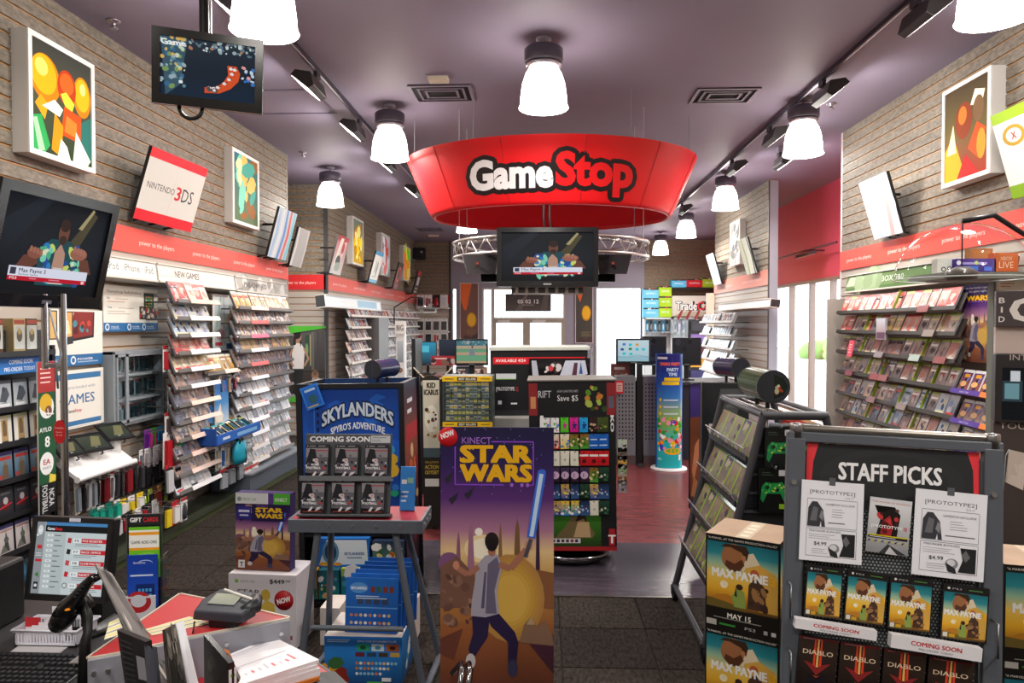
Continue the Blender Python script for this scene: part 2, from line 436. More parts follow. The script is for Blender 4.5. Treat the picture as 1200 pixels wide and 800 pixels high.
# outside
struct('ground', B().box(-40, YB + 0.15, -0.12, 60, 60, -0.02, '#c9c6c0').box(4.75, -10, -0.12, 60, YB + 0.15, -0.02, '#c9c6c0'), 'paint')
b = B()
for i in range(150):
    x = 15 + random.uniform(-1, 1); y = random.uniform(8, 40); r = random.uniform(.3, .6)
    b.lathe([(0, -r), (r * .8, -r * .5), (r, 0), (r * .7, r * .6), (0, r)], 7, random.choice(['#7fa05c', '#6f9450', '#92b06a']), (x, y, random.uniform(.3, .8)))
o = part('hedge', b, 'matte', None, None); o['kind'] = 'stuff'; tag(o, 'pale green hedge outside the tall right hand windows', 'hedge')

# red bands with the tiny slogan
def band(name, M, L, zc0=2.39, zc1=2.60, col='#e8503e', label='', txt=True, n=4):
    H = zc1 - zc0
    o = struct(name, B().box(0, 0, 0, L, H, 0.016, col), 'satin', M)
    if txt:
        A = Art(L, H, z=0.0166)
        for i in range(n): A.text('power to the players', (i + .5) / n, .38, .2, '#ffd9cf', w=.62 / n, bold=.0)
        part('lettering', A, 'print', o)
    return o
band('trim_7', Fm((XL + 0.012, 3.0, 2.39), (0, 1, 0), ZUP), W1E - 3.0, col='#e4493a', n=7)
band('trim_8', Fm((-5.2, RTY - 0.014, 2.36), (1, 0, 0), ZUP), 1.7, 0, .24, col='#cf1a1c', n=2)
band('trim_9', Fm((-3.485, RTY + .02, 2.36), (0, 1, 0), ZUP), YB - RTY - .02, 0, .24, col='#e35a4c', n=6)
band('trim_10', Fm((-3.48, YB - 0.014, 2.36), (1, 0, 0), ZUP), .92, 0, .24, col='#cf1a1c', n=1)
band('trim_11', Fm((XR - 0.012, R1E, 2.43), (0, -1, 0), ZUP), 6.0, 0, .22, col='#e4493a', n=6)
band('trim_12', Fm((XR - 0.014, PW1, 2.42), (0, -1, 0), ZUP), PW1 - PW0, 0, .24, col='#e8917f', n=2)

# ============================================================ CEILING FITTINGS
def lamp(x, y, n, lab):
    zb = ZC + 1.70
    t = thing('pendant_lamp', lab, 'lamp', T(x, y, ZT), 'pendant lamps on the ceiling')
    part('ceiling_plate', B().lathe([(0, 0), (.06, 0), (.06, -.02), (.02, -.035), (0, -.035)], 16, '#9a8fa0'), 'satin', t)
    h = zb - ZT
    part('stem', B().cyl((0, 0, -.03), (0, 0, h + .46), .011, n=8, col='#8a8090'), 'satin', t)
    part('housing', B().lathe([(0, h + .47), (.135, h + .47), (.152, h + .455), (.152, h + .365), (.145, h + .355), (.12, h + .345), (0, h + .345)], 28, '#4b4350'), 'satin', t)
    part('collar', B().lathe([(.10, h + .345), (.138, h + .345), (.142, h + .325), (.115, h + .31), (.10, h + .31)], 28, '#c9c2cc'), 'metal', t)
    part('glass_shade', B().lathe([(.07, h + .335), (.115, h + .31), (.145, h + .26), (.168, h + .19), (.18, h + .1), (.186, h + .02), (.196, h + 0.0), (.19, h - .004), (.178, h + .02), (.17, h + .1), (.157, h + .19), (.135, h + .25), (.1, h + .3)], 28, '#fff6ea'), 'glow', t)
    ld = bpy.data.lights.new('bulb', 'AREA'); ld.shape = 'DISK'; ld.size = 0.32; ld.energy = LAMP_W; ld.color = (1, .95, .88)
    lo = link('bulb', ld, t, T(0, 0, h + 0.0)); return t
LN = [(637, 127, 'pendant lamp hanging in front of the red canopy, central and nearest the middle'), (457, 186, 'pendant lamp left of the red canopy beside the left track'),
      (387, 241, 'small pendant lamp in front of the recess behind the left wall'), (941, 181, 'pendant lamp right of the red canopy, above the right window opening'),
      (850, 245, 'pendant lamp just right of the canopy, second in the right row'), (804, 278, 'pendant lamp right of the canopy, third in the right row'),
      (774, 298, 'smallest and farthest pendant lamp, at the back wall'), (310, 37, 'large bright pendant lamp at the top edge, left of the middle'),
      (1165, 22, 'large bright pendant lamp at the top right corner'), (547, 272, 'pendant lamp seen just below the left rim of the canopy')]
for px, py, lab in LN:
    p = PZ(px, py, ZC + 1.70); lamp(p.x, p.y, 0, lab)
for x, y, n in ((-1.6, 0.7, 'left'), (2.5, 0.7, 'right'), (0, -0.9, 'middle')): lamp(x, y, 0, 'pendant lamp out of view above the till, %s one' % n)

def track(name, x, y0, y1, lab):
    t = thing('ceiling_track', lab, 'track', T(x, y0, ZT))
    part('rail', B().box(-.018, 0, -.06, .018, y1 - y0, -.022, '#4a4450').box(-.006, 0, -.064, .006, y1 - y0, -.06, '#c9c2cc'), 'metal', t)
    n = int((y1 - y0) / 1.5)
    for i in range(n + 1): part('hanger', B().cyl((0, i * (y1 - y0) / n, 0), (0, i * (y1 - y0) / n, -.03), .01, n=6, col='#77707c'), 'satin', t)
XTL, XTR = -1.97, 2.5
track('t', XTL, 2.6, 13, 'black lighting track over the left aisle')
track('t', XTR, 2.2, 15, 'black lighting track over the right aisle')
def wallwasher(x, y, side, lab):
    """wedge shaped fitting clamped to the track, bright lens aimed at the wall"""
    t = thing('track_light', lab, 'light', T(x, y, ZT - .065) @ Matrix.Rotation(side * 0.0, 4, 'Z'), 'track lights aimed at the walls')
    s = side
    part('adapter', B().box(-.016, -.05, -.05, .016, .05, 0, '#2c2830'), 'satin', t)
    if x > 2.6: part('ceiling_mount', B().box(-.03, -.06, 0, .03, .06, .065, '#8a8292'), 'satin', t)
    pr = [(0, -.05), (s * .13, -.03), (s * .17, -.07), (s * .02, -.19), (s * -.03, -.16)]
    L_ = .19; n = len(pr)
    vs = [(p[0], -L_, p[1]) for p in pr] + [(p[0], L_, p[1]) for p in pr]
    fs = [tuple(range(n)), tuple(range(n, 2 * n))[::-1]] + [(i, n + i, n + (i + 1) % n, (i + 1) % n) for i in range(n)]
    part('housing', B().add(vs, fs, '#2b2729'), 'satin', t, bev=.004)
    a, c = Vector((s * .165, 0, -.075)), Vector((s * .025, 0, -.187)); nn = Vector((s * .12, 0, -.15)).normalized() * .003
    q = [a + nn + Vector((0, -L_ + .015, 0)), a + nn + Vector((0, L_ - .015, 0)), c + nn + Vector((0, L_ - .015, 0)), c + nn + Vector((0, -L_ + .015, 0))]
    part('lens', B().add(q, [(0, 1, 2, 3), (3, 2, 1, 0)], '#fffaf0'), 'glow', t)
    ld = bpy.data.lights.new('lamp_tube', 'AREA'); ld.shape = 'RECTANGLE'; ld.size = .34; ld.size_y = .12; ld.energy = TRACK_W; ld.color = (1, .97, .93)
    zax = -(Vector((s * .75, 0, -.66)).normalized()); ya = Vector((0, 1, 0)).cross(zax).normalized()
    M = Matrix(((0, ya.x, zax.x, s * .11), (1, ya.y, zax.y, 0), (0, ya.z, zax.z, -.15), (0, 0, 0, 1)))
    link('lamp_tube', ld, t, M)
for i, (px, py) in enumerate(((300, 10), (365, 97), (416, 150), (452, 190), (488, 222))):
    p = PZ(px, py, ZT - .15); wallwasher(XTL, p.y, -1, ['nearest black track light at the upper left, beside the big lamp', 'black track light left of the ceiling vent', 'black track light by the left middle pendant lamp', 'black track light behind the left pendant lamp', 'black track light beside the left edge of the canopy'][i])
for i, (px, py) in enumerate(((1086, 14), (976, 106), (911, 158), (903, 187), (868, 195), (820, 244))):
    x = XTR if i != 3 else 3.0
    p = PZ(px, py, ZT - .15); wallwasher(x, p.y, 1, ['large black track light near the top right lamp', 'black track light at the corner above the right wall', 'black track light left of the right pendant lamp', 'white edged strip light under the right pendant lamp', 'black track light behind the second right pendant lamp', 'farthest black track light on the right track'][i])
for y, n in ((2.45, 'near'), (3.3, 'nearer')): wallwasher(XTR, y, 1, 'track light out of view above the right wall, %s one' % n)
wallwasher(XTL, 2.8, -1, 'track light out of view above the left wall')

def vent(p0, p1, lab):
    w, d = p1.x - p0.x, p1.y - p0.y
    t = thing('ceiling_vent', lab, 'vent', T(p0.x, p0.y, ZT))
    part('backing', B().box(0, 0, -.004, w, d, 0, '#17141a'), 'matte', t)
    for k, (m, c) in enumerate(((0, '#8b8292'), (.075, '#776f80'), (.14, '#857c8c'), (.2, '#776f80'))):
        b = B(); i = m; t_ = .03 if k == 0 else .022; z = -.016
        if d / 2 - i < .05: break
        b.box(i, i, z, w - i, i + t_, z + .008, c); b.box(i, d - i - t_, z, w - i, d - i, z + .008, c); b.box(i, i + t_, z, i + t_, d - i - t_, z + .008, c); b.box(w - i - t_, i + t_, z, w - i, d - i - t_, z + .008, c)
        part('frame' if k == 0 else 'louvre', b, 'satin', t)
    return t
vent(PZ(477, 99.5, ZT), PZ(477, 99.5, ZT) + Vector((.6, .5, 0)), 'square louvred ceiling vent left of the canopy')
q_ = PZ(818, 103, ZT); vent(q_, q_ + Vector((.6, .46, 0)), 'square louvred ceiling vent right of the canopy')
q_ = PZ(486, 267, ZT); vent(q_, q_ + Vector((.62, .6, 0)), 'distant ceiling vent near the back left corner')
for px, py, s, lab in ((514, 90, .09, 'small white smoke detector above the left ceiling vent'), (508, 275, .12, 'white detector box near the far left vent')):
    p = PZ(px, py, ZT)
    o = thing('smoke_detector', lab, 'detector', T(p.x, p.y, ZT)); part('body', B().box(-s, -s * .7, -.045, s, s * .7, 0, '#d9cdb8'), 'satin', o, bev=.008); part('base_plate', B().box(-s * 1.2, -s * .8, -.01, s * 1.2, s * .8, 0, '#8b8292'), 'satin', o)
for px, py, lab in ((133, 24, 'small sprinkler head on the ceiling above the left wall'), (355, 178, 'small sprinkler head near the ceiling access panel'), (974, 121, 'small sprinkler head beside the right track light')):
    p = PZ(px, py, ZT)
    solid('sprinkler_head', lab, 'sprinkler', B().lathe([(0, 0), (.05, 0), (.045, -.012), (.015, -.016), (.012, -.05), (.03, -.055), (.03, -.06), (0, -.06)], 12, '#b5adb8'), 'metal', T(p.x, p.y, ZT))
q_ = PX(944, 297, XP - .3)
t = thing('wall_light', 'white strip light on a dark bar fixed to the pink wall above the tall window', 'light', T(q_.x, q_.y, q_.z))
part('housing', B().hexa([(-.06, -.3, -.05), (.06, -.3, -.02), (.06, .3, -.02), (-.06, .3, -.05)], [(-.05, -.3, 0), (.08, -.3, .03), (.08, .3, .03), (-.05, .3, 0)], '#4a4448'), 'satin', t)
part('lens', B().hexa([(-.05, -.28, -.056), (.05, -.28, -.031), (.05, .28, -.031), (-.05, .28, -.056)], [(-.05, -.28, -.05), (.05, -.28, -.025), (.05, .28, -.025), (-.05, .28, -.05)], '#f0e8e4'), 'satin', t)
part('bar', B().cyl((.02, -1.2, .05), (.02, 2.6, .05), .018, n=6, col='#6a3a48').cyl((.02, 0, .05), (.3, 0, .05), .014, n=6, col='#6a3a48'), 'satin', t)
# ============================================================ RED CANOPY, TRUSS, SCREENS
CX_, CY_ = PY(645, 380, 8.0).x, 8.0
can = thing('hanging_canopy', 'big red drum shaped canopy with the store logo hanging over the middle of the shop', 'canopy', T(CX_, CY_, 0))
RT_, RB_, ZTp, ZBt, SY = 1.57, 1.29, 3.56, 2.95, 0.8
prof = [(RT_, ZTp), (1.50, 3.40), (1.43, 3.24), (1.36, 3.08), (1.315, 2.99), (RB_, ZBt), (RB_ - .03, ZBt), (1.30, 3.0), (1.34, 3.09), (1.47, 3.4), (RT_ - .03, ZTp - .01), (RT_, ZTp)]
b = B().lathe(prof, 72, '#e8141b', sx=1, sy=SY); part('drum_skin', b, 'satin', can)
for i in range(12):
    t = math.radians(i * 30 + 12)
    P = [Vector((math.cos(t) * (r + .001), math.sin(t) * (r + .001) * SY, z)) for r, z in prof[:6]]
    part('seam', B().tube(P, .003, 5, '#b50f14'), 'satin', can)
for t in (60, 120, 240, 300, 0, 180):
    a = math.radians(t); part('hanging_wire', B().cyl((math.cos(a) * 1.5, math.sin(a) * 1.5 * SY, 3.5), (math.cos(a) * 1.5, math.sin(a) * 1.5 * SY, ZT), .004, n=5, col='#9a94a0'), 'satin', can)
part('cross_bar', B().cyl((-.8, -.96, 3.39), (.8, -.96, 3.39), .015, n=8, col='#3a2024'), 'satin', can)
def canmap(x, v, off):
    """x metres across, v metres below the top edge, on the front of the drum"""
    z = ZTp - v * .93; f = (ZTp - z) / (ZTp - ZBt); r = RT_ + (1.36 - RT_) * min(f, .787) / .787 if f < .787 else 1.36 + (RB_ - 1.36) * (f - .787) / .213
    th = math.asin(max(-.99, min(.99, x / r))); rr = r + off
    return (math.sin(th) * rr, -math.cos(th) * rr * SY, z)
def cantext(s, cx, base, h, w, col, off, shift=(0, 0), bold=.045, rise=0):
    vs, fs = glyphs(s, bold, 3); x0 = min(v[0] for v in vs); x1 = max(v[0] for v in vs); sx = w / (x1 - x0); sc = h / .72
    bm = bmesh.new(); V = [bm.verts.new((cx - w / 2 + (a - x0) * sx + shift[0], base - b_ * sc * 1 - rise * (cx + (a - x0) * sx) + shift[1], 0)) for a, b_ in vs]
    for f in fs:
        try: bm.faces.new([V[i] for i in f])
        except Exception: pass
    bmesh.ops.triangulate(bm, faces=bm.faces[:])
    es = [e for e in bm.edges if e.calc_length() > .06]
    if es: bmesh.ops.subdivide_edges(bm, edges=es, cuts=2)
    bmesh.ops.triangulate(bm, faces=bm.faces[:])
    bm.verts.index_update()
    out = [canmap(v.co.x, v.co.y, off) for v in bm.verts]; ff = [tuple(v.index for v in f.verts) for f in bm.faces]; bm.free()
    return out, ff
lo = B(); words = (('Game', -.385, .485, .27, .80, '#f3eef0', 0), ('Stop', .405, .465, .30, .74, '#e8141b', .0))
for s, cx, base, h, w, c, k in words:
    for i in range(12):
        a = i * math.pi / 6; v, f = cantext(s, cx, base, h, w, c, .007 + i * .0001, (.045 * math.cos(a), .045 * math.sin(a))); lo.add(v, f, '#1c1416')
part('logo_outline', lo, 'satin', can)
lw = B()
for s, cx, base, h, w, c, k in words:
    v, f = cantext(s, cx, base, h, w, c, .012); lw.add(v, f, c)
part('logo_lettering', lw, 'satin', can)

tr = thing('ring_truss', 'round silver lighting truss hanging under the red canopy', 'truss', T(CX_, 8.0, 0))
RR = 1.06
for z in (2.68, 2.52):
    for dr in ((0, 'o'),):
        part('ring_tube', B().tube([(RR * math.cos(i * math.pi / 36), RR * math.sin(i * math.pi / 36) * .85, z) for i in range(72)], .017, 8, '#d8d4d2', closed=True), 'metal', tr)
part('ring_tube', B().tube([((RR - .13) * math.cos(i * math.pi / 36), (RR - .13) * math.sin(i * math.pi / 36) * .85, 2.66) for i in range(72)], .014, 8, '#d8d4d2', closed=True), 'metal', tr)
for i in range(28):
    a, c = i * math.pi / 14, (i + .5) * math.pi / 14; e = (i + 1) * math.pi / 14
    f = lambda t, z, r=RR: (r * math.cos(t), r * math.sin(t) * .85, z)
    part('brace', B().tube([f(a, 2.68), f(c, 2.52), f(e, 2.68)], .007, 5, '#c9c4c2'), 'metal', tr)
    part('brace', B().tube([f(a, 2.66, RR - .13), f(c, 2.68), f(e, 2.66, RR - .13)], .006, 5, '#c9c4c2'), 'metal', tr)
for t in (25, 155, 205, 335):
    a = math.radians(t); part('hanging_wire', B().cyl((RR * math.cos(a), RR * math.sin(a) * .85, 2.68), (RR * math.cos(a), RR * math.sin(a) * .85, ZT), .004, n=5, col='#c9c4c2'), 'satin', tr)

def tv_art(A):
    """dim stage, figure in a bright patterned shirt, caption bars"""
    A.grad([(0, '#0d1016'), (.5, '#1a2029'), (1, '#10141b')])
    A.poly([(.0, .7), (.3, 1), (.42, 1), (.1, .45)], '#1d242e'); A.poly([(.62, .55), (.83, .95), (.88, .92), (.72, .5)], '#4d4632'); A.poly([(.70, .75), (.82, .99), (.84, .97), (.74, .74)], '#a89c70')
    A.poly([(.18, .27), (.24, .40), (.36, .42), (.38, .33), (.27, .24)], '#6a4034'); A.poly([(.92, .26), (.86, .42), (.70, .42), (.68, .33), (.82, .24)], '#6a4034')
    A.poly([(.38, .1), (.36, .48), (.46, .60), (.64, .60), (.76, .48), (.80, .1)], '#1f4a52')
    for x0, x1 in ((.38, .50), (.63, .78)):
        A.blobs(22, x0, .12, x1, .54, ['#4fb08c', '#2d7fc0', '#c9d86a', '#7ed0b0', '#254f9a', '#e0e2c0'], .012, .03, 1.6)
    A.poly([(.50, .12), (.51, .46), (.555, .56), (.61, .46), (.63, .12)], '#b98f7c'); A.poly([(.50, .12), (.52, .30), (.61, .30), (.63, .12)], '#cfc8c2')
    A.ell(.565, .68, .052, .135, '#6d4536', 18); A.ell(.565, .76, .05, .07, '#33221d', 16); A.ell(.565, .60, .036, .05, '#3c2a24', 14)
    A.ell(.33, .43, .07, .06, '#8a5546'); A.ell(.75, .47, .09, .07, '#9a6252')
    for k in range(4): A.ell(.29 + k * .03, .47 - k * .01, .014, .035, '#a36b58', 8); A.ell(.70 + k * .035, .52 - k * .012, .015, .04, '#ab725f', 8)
    A.rect(.13, .18, .75, .10, '#dfe2f2'); A.rect(.13, .135, .75, .045, '#c2122c'); A.rect(.145, .195, .05, .07, '#38394a')
    A.text('Max Payne 3', .22, .222, .042, '#15161e', w=.24, bold=.01, align='l'); A.text('Rockstar Games', .22, .192, .02, '#3c3d4a', w=.17, align='l')
    A.text('PS3', .15, .145, .026, '#ffffff', w=.06, align='l'); A.rect(.83, .142, .03, .03, '#f4dada'); A.lines(.32, .155, .1, 1, .03, '#e08a9a'); A.lines(.5, .155, .12, 1, .03, '#e08a9a')
def television(name, lab, M, w, h, artf, bez=.045, dep=.07, cat='television', group=None, case='#1b1a1c', logo=True, curved=0):
    t = thing(name, lab, cat, M, group)
    b = B(); b.box(0, 0, -dep, w, h, -.012, case); part('housing', b, 'satin', t, bev=.006)
    f = B(); f.box(0, 0, -.012, w, bez * 1.25, 0.006, case); f.box(0, h - bez, -.012, w, h, .006, case); f.box(0, bez * 1.25, -.012, bez, h - bez, .006, case); f.box(w - bez, bez * 1.25, -.012, w, h - bez, .006, case)
    part('bezel', f, 'gloss', t)
    sw, sh = w - 2 * bez, h - 2.25 * bez
    A = Art(sw, sh, z=.0005); artf(A); part('screen', A, 'screen', t, T(bez, bez * 1.25, -.011))
    part('back_cover', B().box(w * .2, h * .15, -dep - .04, w * .8, h * .8, -dep, case), 'satin', t)
    if logo: part('badge', B().box(w * .46, bez * .4, .006, w * .54, bez * .75, .0075, '#b9b7bb'), 'metal', t)
    return t
M_, w_, h_ = front(582, 701, 266.5, 336, 6.9)
tvc = television('television', 'widescreen television facing the counter under the red canopy', M_, w_, h_, tv_art)
p0 = M_.translation
b = B()
for x in (.46, .52): b.tube([(w_ * x + .02, h_ - .1, -.08), (w_ * x, h_ + .1, -.09), (w_ * x + .01, 3.38 - p0.z, -.12)], .011, 6, '#241d20')
part('ceiling_cable', b, 'satin', tvc)
b = B(); b.box(w_ * .14, -.06, -.14, w_ * .86, -.0, -.10, '#3a3436'); b.box(w_ * .16, -.065, -.2, w_ * .84, -.055, -.05, '#7d746e')
for k in range(7): b.box(w_ * (.18 + k * .1), -.055, -.09, w_ * (.21 + k * .1), 0, -.07, '#8a8078')
part('mounting_rack', b, 'satin', tvc)
for k, (l, r, lab) in enumerate(((541, 583, 'black slanted screen housing left of the middle television'), (700, 741, 'black slanted screen housing right of the middle television'))):
    t = thing('angled_monitor', lab, 'monitor', T(0, 0, 0)); D = 7.3
    a = [PY(l, 298, D), PY(r, 298, D), PY(r - 2, 321, D - .15), PY(l + 6, 321, D - .15)] if k == 0 else [PY(l, 298, D), PY(r, 298, D), PY(r - 6, 321, D - .15), PY(l + 2, 321, D - .15)]
    bk = [p + Vector((0, .28, .02)) for p in a]
    part('housing', B().hexa(a, bk, '#1d1a1c'), 'satin', t, bev=.006)
    c = (a[0] + a[2]) / 2; part('badge', B().box(c.x - .012, c.y - .1, c.z - .012, c.x + .012, c.y - .02, c.z + .012, '#8a2a20'), 'satin', t)
    q = (563, 584) if k == 0 else (700, 721); a2 = [PY(q[0], 318, D + .1), PY(q[1], 318, D + .1), PY(q[1], 330, D + .05), PY(q[0] + 1, 330, D + .05)]
    part('bracket', B().hexa(a2, [p + Vector((0, .2, 0)) for p in a2], '#141214'), 'satin', t)

def plan_art(A):
    A.grad([(0, '#16283c'), (.5, '#1b2430'), (1, '#27323d')]); A.poly([(.05, 0), (.0, 1), (.28, 1), (.2, .2)], '#3c5868')
    A.blobs(60, .0, .15, .25, 1, ['#9ab0b8', '#5f8a9a', '#c9d6c0', '#7a9a60', '#d8b060', '#3a6a90'], .01, .03); A.blobs(60, .3, .82, 1, 1, ['#9ab0b8', '#5f7a8a', '#c9d6d8', '#6a7a80', '#b0785a'], .008, .024)
    A.blobs(14, .86, .3, 1, .62, ['#c9d6e8', '#3a78c0', '#e0a0a0'], .01, .03)
    pts = [(.70, .62), (.80, .62), (.84, .50), (.82, .36), (.74, .22), (.62, .12), (.46, .10), (.46, .20), (.58, .22), (.66, .32), (.71, .46)]
    A.poly(pts, '#d8532a'); A.blobs(16, .5, .14, .6, .2, ['#e8e2e0', '#5a5050'], .01, .025)
    for x, y in ((.60, .22), (.67, .30), (.72, .38), (.75, .48), (.74, .57), (.78, .56)): A.ell(x, y, .025, .03, '#f0e2dc', 5); A.ell(x + .02, y + .02, .012, .014, '#7a2a1a', 5)
    A.text('Game', .14, .86, .10, '#f0f4f4', w=.26, bold=.04, shear=-.3); A.rect(.19, .22, .04, .05, '#e8f0f0')
M_ = Fm((-1.782, 3.25, 2.809), (.93, .33, -.03), (.1, -.1, .98))
tvq = television('television', 'small security television hanging from the ceiling at the upper left', M_, .475, .335, plan_art, bez=.035, dep=.05, logo=False)
Mi = M_.inverted(); up = M_ @ Vector((.21, .3, -.09))
part('ceiling_pole', B().cyl(Mi @ up, Mi @ Vector((up.x, up.y, ZT)), .022, n=12, col='#1d1a1c'), 'satin', tvq)
part('pole_sleeve', B().cyl(Mi @ Vector((up.x + .03, up.y, up.z)), Mi @ Vector((up.x + .03, up.y, ZT)), .006, n=6, col='#cfcacc'), 'metal', tvq)
part('hook_handle', B().tube([(.16 + .05 * math.cos(t / 10 * math.pi + math.pi), -.0 + .05 * math.sin(t / 10 * math.pi + math.pi), -.03) for t in range(11)], .009, 8, '#131214'), 'satin', tvq)
M_ = Fm((-2.5, 3.1, 1.884), (.06, .998, 0), (.228, 0, .974))
tvl = television('television', 'large tilted television at the left edge on a chrome pole', M_, .8, .58, tv_art, bez=.05)
Mi = M_.inverted()
for px, y, r, z1, z0 in ((75.5, 3.45, .0165, 1.95, 0), (54, 3.5, .015, 1.95, PY(54, 432, 3.5).z)):
    q = PY(px, 500, y); part('stand_pole', B().cyl(Mi @ Vector((q.x, q.y, z0)), Mi @ Vector((q.x, q.y, z1)), r, n=16, col='#b9bcc4'), 'chrome', tvl)
q = PY(54, 428, 3.5); r_ = PY(75.5, 428, 3.45); part('clamp', B().cyl(Mi @ q, Mi @ r_, .012, n=8, col='#8a8c92'), 'metal', tvl)
q = PY(75, 400, 3.47); part('stand_foot', B().lathe([(0, .03), (.18, .03), (.2, 0), (0, 0)], 20, '#8a8c92', (0, 0, 0)), 'metal', tvl, Mi @ T(q.x, q.y, 0))
part('cable', B().tube([Mi @ PY(58, 362, 3.5), Mi @ PY(72, 415, 3.42), Mi @ PY(66, 432, 3.42), Mi @ PY(68, 455, 3.45)], .005, 6, '#8e9096'), 'satin', tvl)

# ============================================================ TILTED SIGN BOARDS AND LIGHT BOXES
def board(lab, M, w, h, artf, wallx, edge='#1d1b1c', kind='print'):
    t = thing('tilted_sign_board', lab, 'sign', M)
    part('panel', B().box(0, 0, -.03, w, h, 0, edge), 'satin', t)
    A = Art(w, h, z=.0006); artf(A); part('poster', A, kind, t)
    Mi = M.inverted(); s = 1 if wallx > 0 else -1
    for fx in (.2, .5, .8):
        q = M @ Vector((w * fx, .02, -.03)); part('bracket', B().cyl(Mi @ q, Mi @ Vector((wallx, q.y, q.z - .02)), .01, n=6, col='#151314'), 'satin', t)
    q = M @ Vector((w * .5, h * .7, -.03)); part('wall_arm', B().cyl(Mi @ q, Mi @ Vector((wallx, q.y, q.z)), .015, n=6, col='#151314'), 'satin', t)
    return t
UL, VL = (0, 1, 0), (.26, 0, .966); UR, VR = (0, -1, 0), (-.275, 0, .962)
def a3(A):
    A.grad([(0, '#dcd8d0'), (1, '#d0ccc4')]); A.rect(0, .87, 1, .13, '#e0202e'); A.rect(0, 0, 1, .15, '#e0202e'); A.rect(.495, .15, .01, .72, '#cfcac2')
    A.text('NINTENDO', .30, .46, .09, '#3a3638', w=.46); A.text('3', .60, .40, .2, '#d01a28', w=.1, bold=.02); A.text('DS', .77, .40, .2, '#2a2628', w=.2)
board('white and red sign board reading 3DS on the left wall', Fm((-3.32, 5.75, 2.66), (.10, .995, -.02), (.29, 0, .956)), .80, .60, a3, XL)
def streaks(cols, bg):
    def f(A):
        A.grad([(0, bg), (1, bg)])
        for i, c in enumerate(cols):
            x = .1 + .8 * i / max(1, len(cols) - 1); A.poly([(x - .08, 0), (x + .04, 0), (x + .12, .5), (x + .02, 1), (x - .06, 1), (x, .5)], c)
    return f
board('pale glossy sign board with blue and red streaks, nearest the recess', Fm((-3.24, 8.4, 2.60), UL, VL), .6, .6, streaks(['#9ab8d8', '#d8dce0', '#5a8fd0', '#e05a50', '#7ad0e0'], '#c9ced2'), XL)
board('blank silver sign board behind the streaked one at the wall end', Fm((-3.22, 9.08, 2.55), UL, VL), .45, .5, streaks(['#e0dcda', '#d0ccca'], '#b8b4b0'), XL)
def bA(A): A.grad([(0, '#dfe3e0'), (1, '#c8303a')]); A.rect(0, .88, 1, .12, '#b01824'); A.poly([(.1, .1), (.3, .95), (.55, .95), (.4, .3)], '#f2e6d8'); A.poly([(.45, .2), (.6, .85), (.9, .9), (.7, .3)], '#e8c8c0'); A.ell(.45, .35, .2, .15, '#3a4038'); A.ell(.5, .2, .25, .12, '#a9b8a8'); A.ell(.65, .7, .12, .15, '#c02838')
def bB(A): A.grad([(0, '#f4f2ec'), (1, '#f4f2ec')]); A.rect(0, .88, 1, .12, '#4aa8dc'); A.rect(0, 0, 1, .1, '#7ac0e4'); A.ell(.4, .5, .1, .22, '#c9ccc4'); A.ell(.6, .45, .08, .25, '#8a9490'); A.lines(.2, .2, .6, 2, .04, '#9aa0a0')
def bC(A): A.grad([(0, '#8a1a1c'), (1, '#3a2622')]); A.ell(.5, .55, .4, .3, '#d8583a', 20); A.ell(.5, .55, .3, .22, '#7a2420', 18); A.ell(.5, .5, .12, .15, '#1a1414'); A.text('10', .5, .08, .1, '#f0d8d0')
def bD(A): A.grad([(0, '#1f1a1c'), (1, '#2a2224')]); A.rect(.0, .8, 1, .2, '#c01c2a'); A.rect(.3, .4, .6, .35, '#d8d4d0'); A.rect(.2, .22, .7, .07, '#b8b0ac'); A.rect(.2, .08, .7, .07, '#b8b0ac')
board('red topped sign board leaning over the rear left racks, first beyond the recess', Fm((-3.27, 10.96 + .0, 2.588), UL, VL), .6, .6, bA, -3.5)
board('white sign board with blue edges on the rear left wall', Fm((-3.27, 13.45, 2.60), UL, VL), .62, .6, bB, -3.5)
board('dark red sign board with a ring on the rear left wall', Fm((-3.27, 15.63, 2.588), UL, VL), .5, .58, bC, -3.5)
board('black and red narrow sign board nearest the back left corner', Fm((-3.27, 18.0, 2.56), UL, VL), .5, .6, bD, -3.5)
board('pale blue sign board tilted from the right wall beside the window opening', Fm((3.40, 7.644, 2.67), UR, VR), .6, .6, streaks(['#c8d0dc', '#a8b4c4', '#e4e8ee', '#b89a98', '#ccd4e0'], '#b4bac2'), XR)
def bG(A): A.grad([(0, '#eef0ea'), (1, '#f4f4f0')]); A.rect(0, .88, 1, .12, '#a4cc1c'); A.rect(0, 0, 1, .15, '#8cb81c'); A.ell(.25, .7, .16, .12, '#c8a030'); A.ell(.25, .7, .11, .08, '#f4f0e8'); A.text('X', .25, .66, .08, '#c83a2a', bold=.03)
board('white sign board with lime green ends at the right edge of the view', Fm(PX(1187, 233.5, 3.40), UR, VR), .75, .62, bG, XR)
board('white sign board hanging off the far end of the free standing right wall', Fm((3.42, 14.75, 2.58), UR, VR), .62, .62, streaks(['#dfe6f4', '#f2f4fa', '#c8d4ec'], '#c4cad8'), XR)
board('white sign board with green marks on the free standing right wall', Fm((3.42, 12.40, 2.63), UR, VR), .58, .6, streaks(['#e8f0c8', '#b8d860', '#f4f6ea', '#4a5a2a'], '#f2f6e8'), XR)

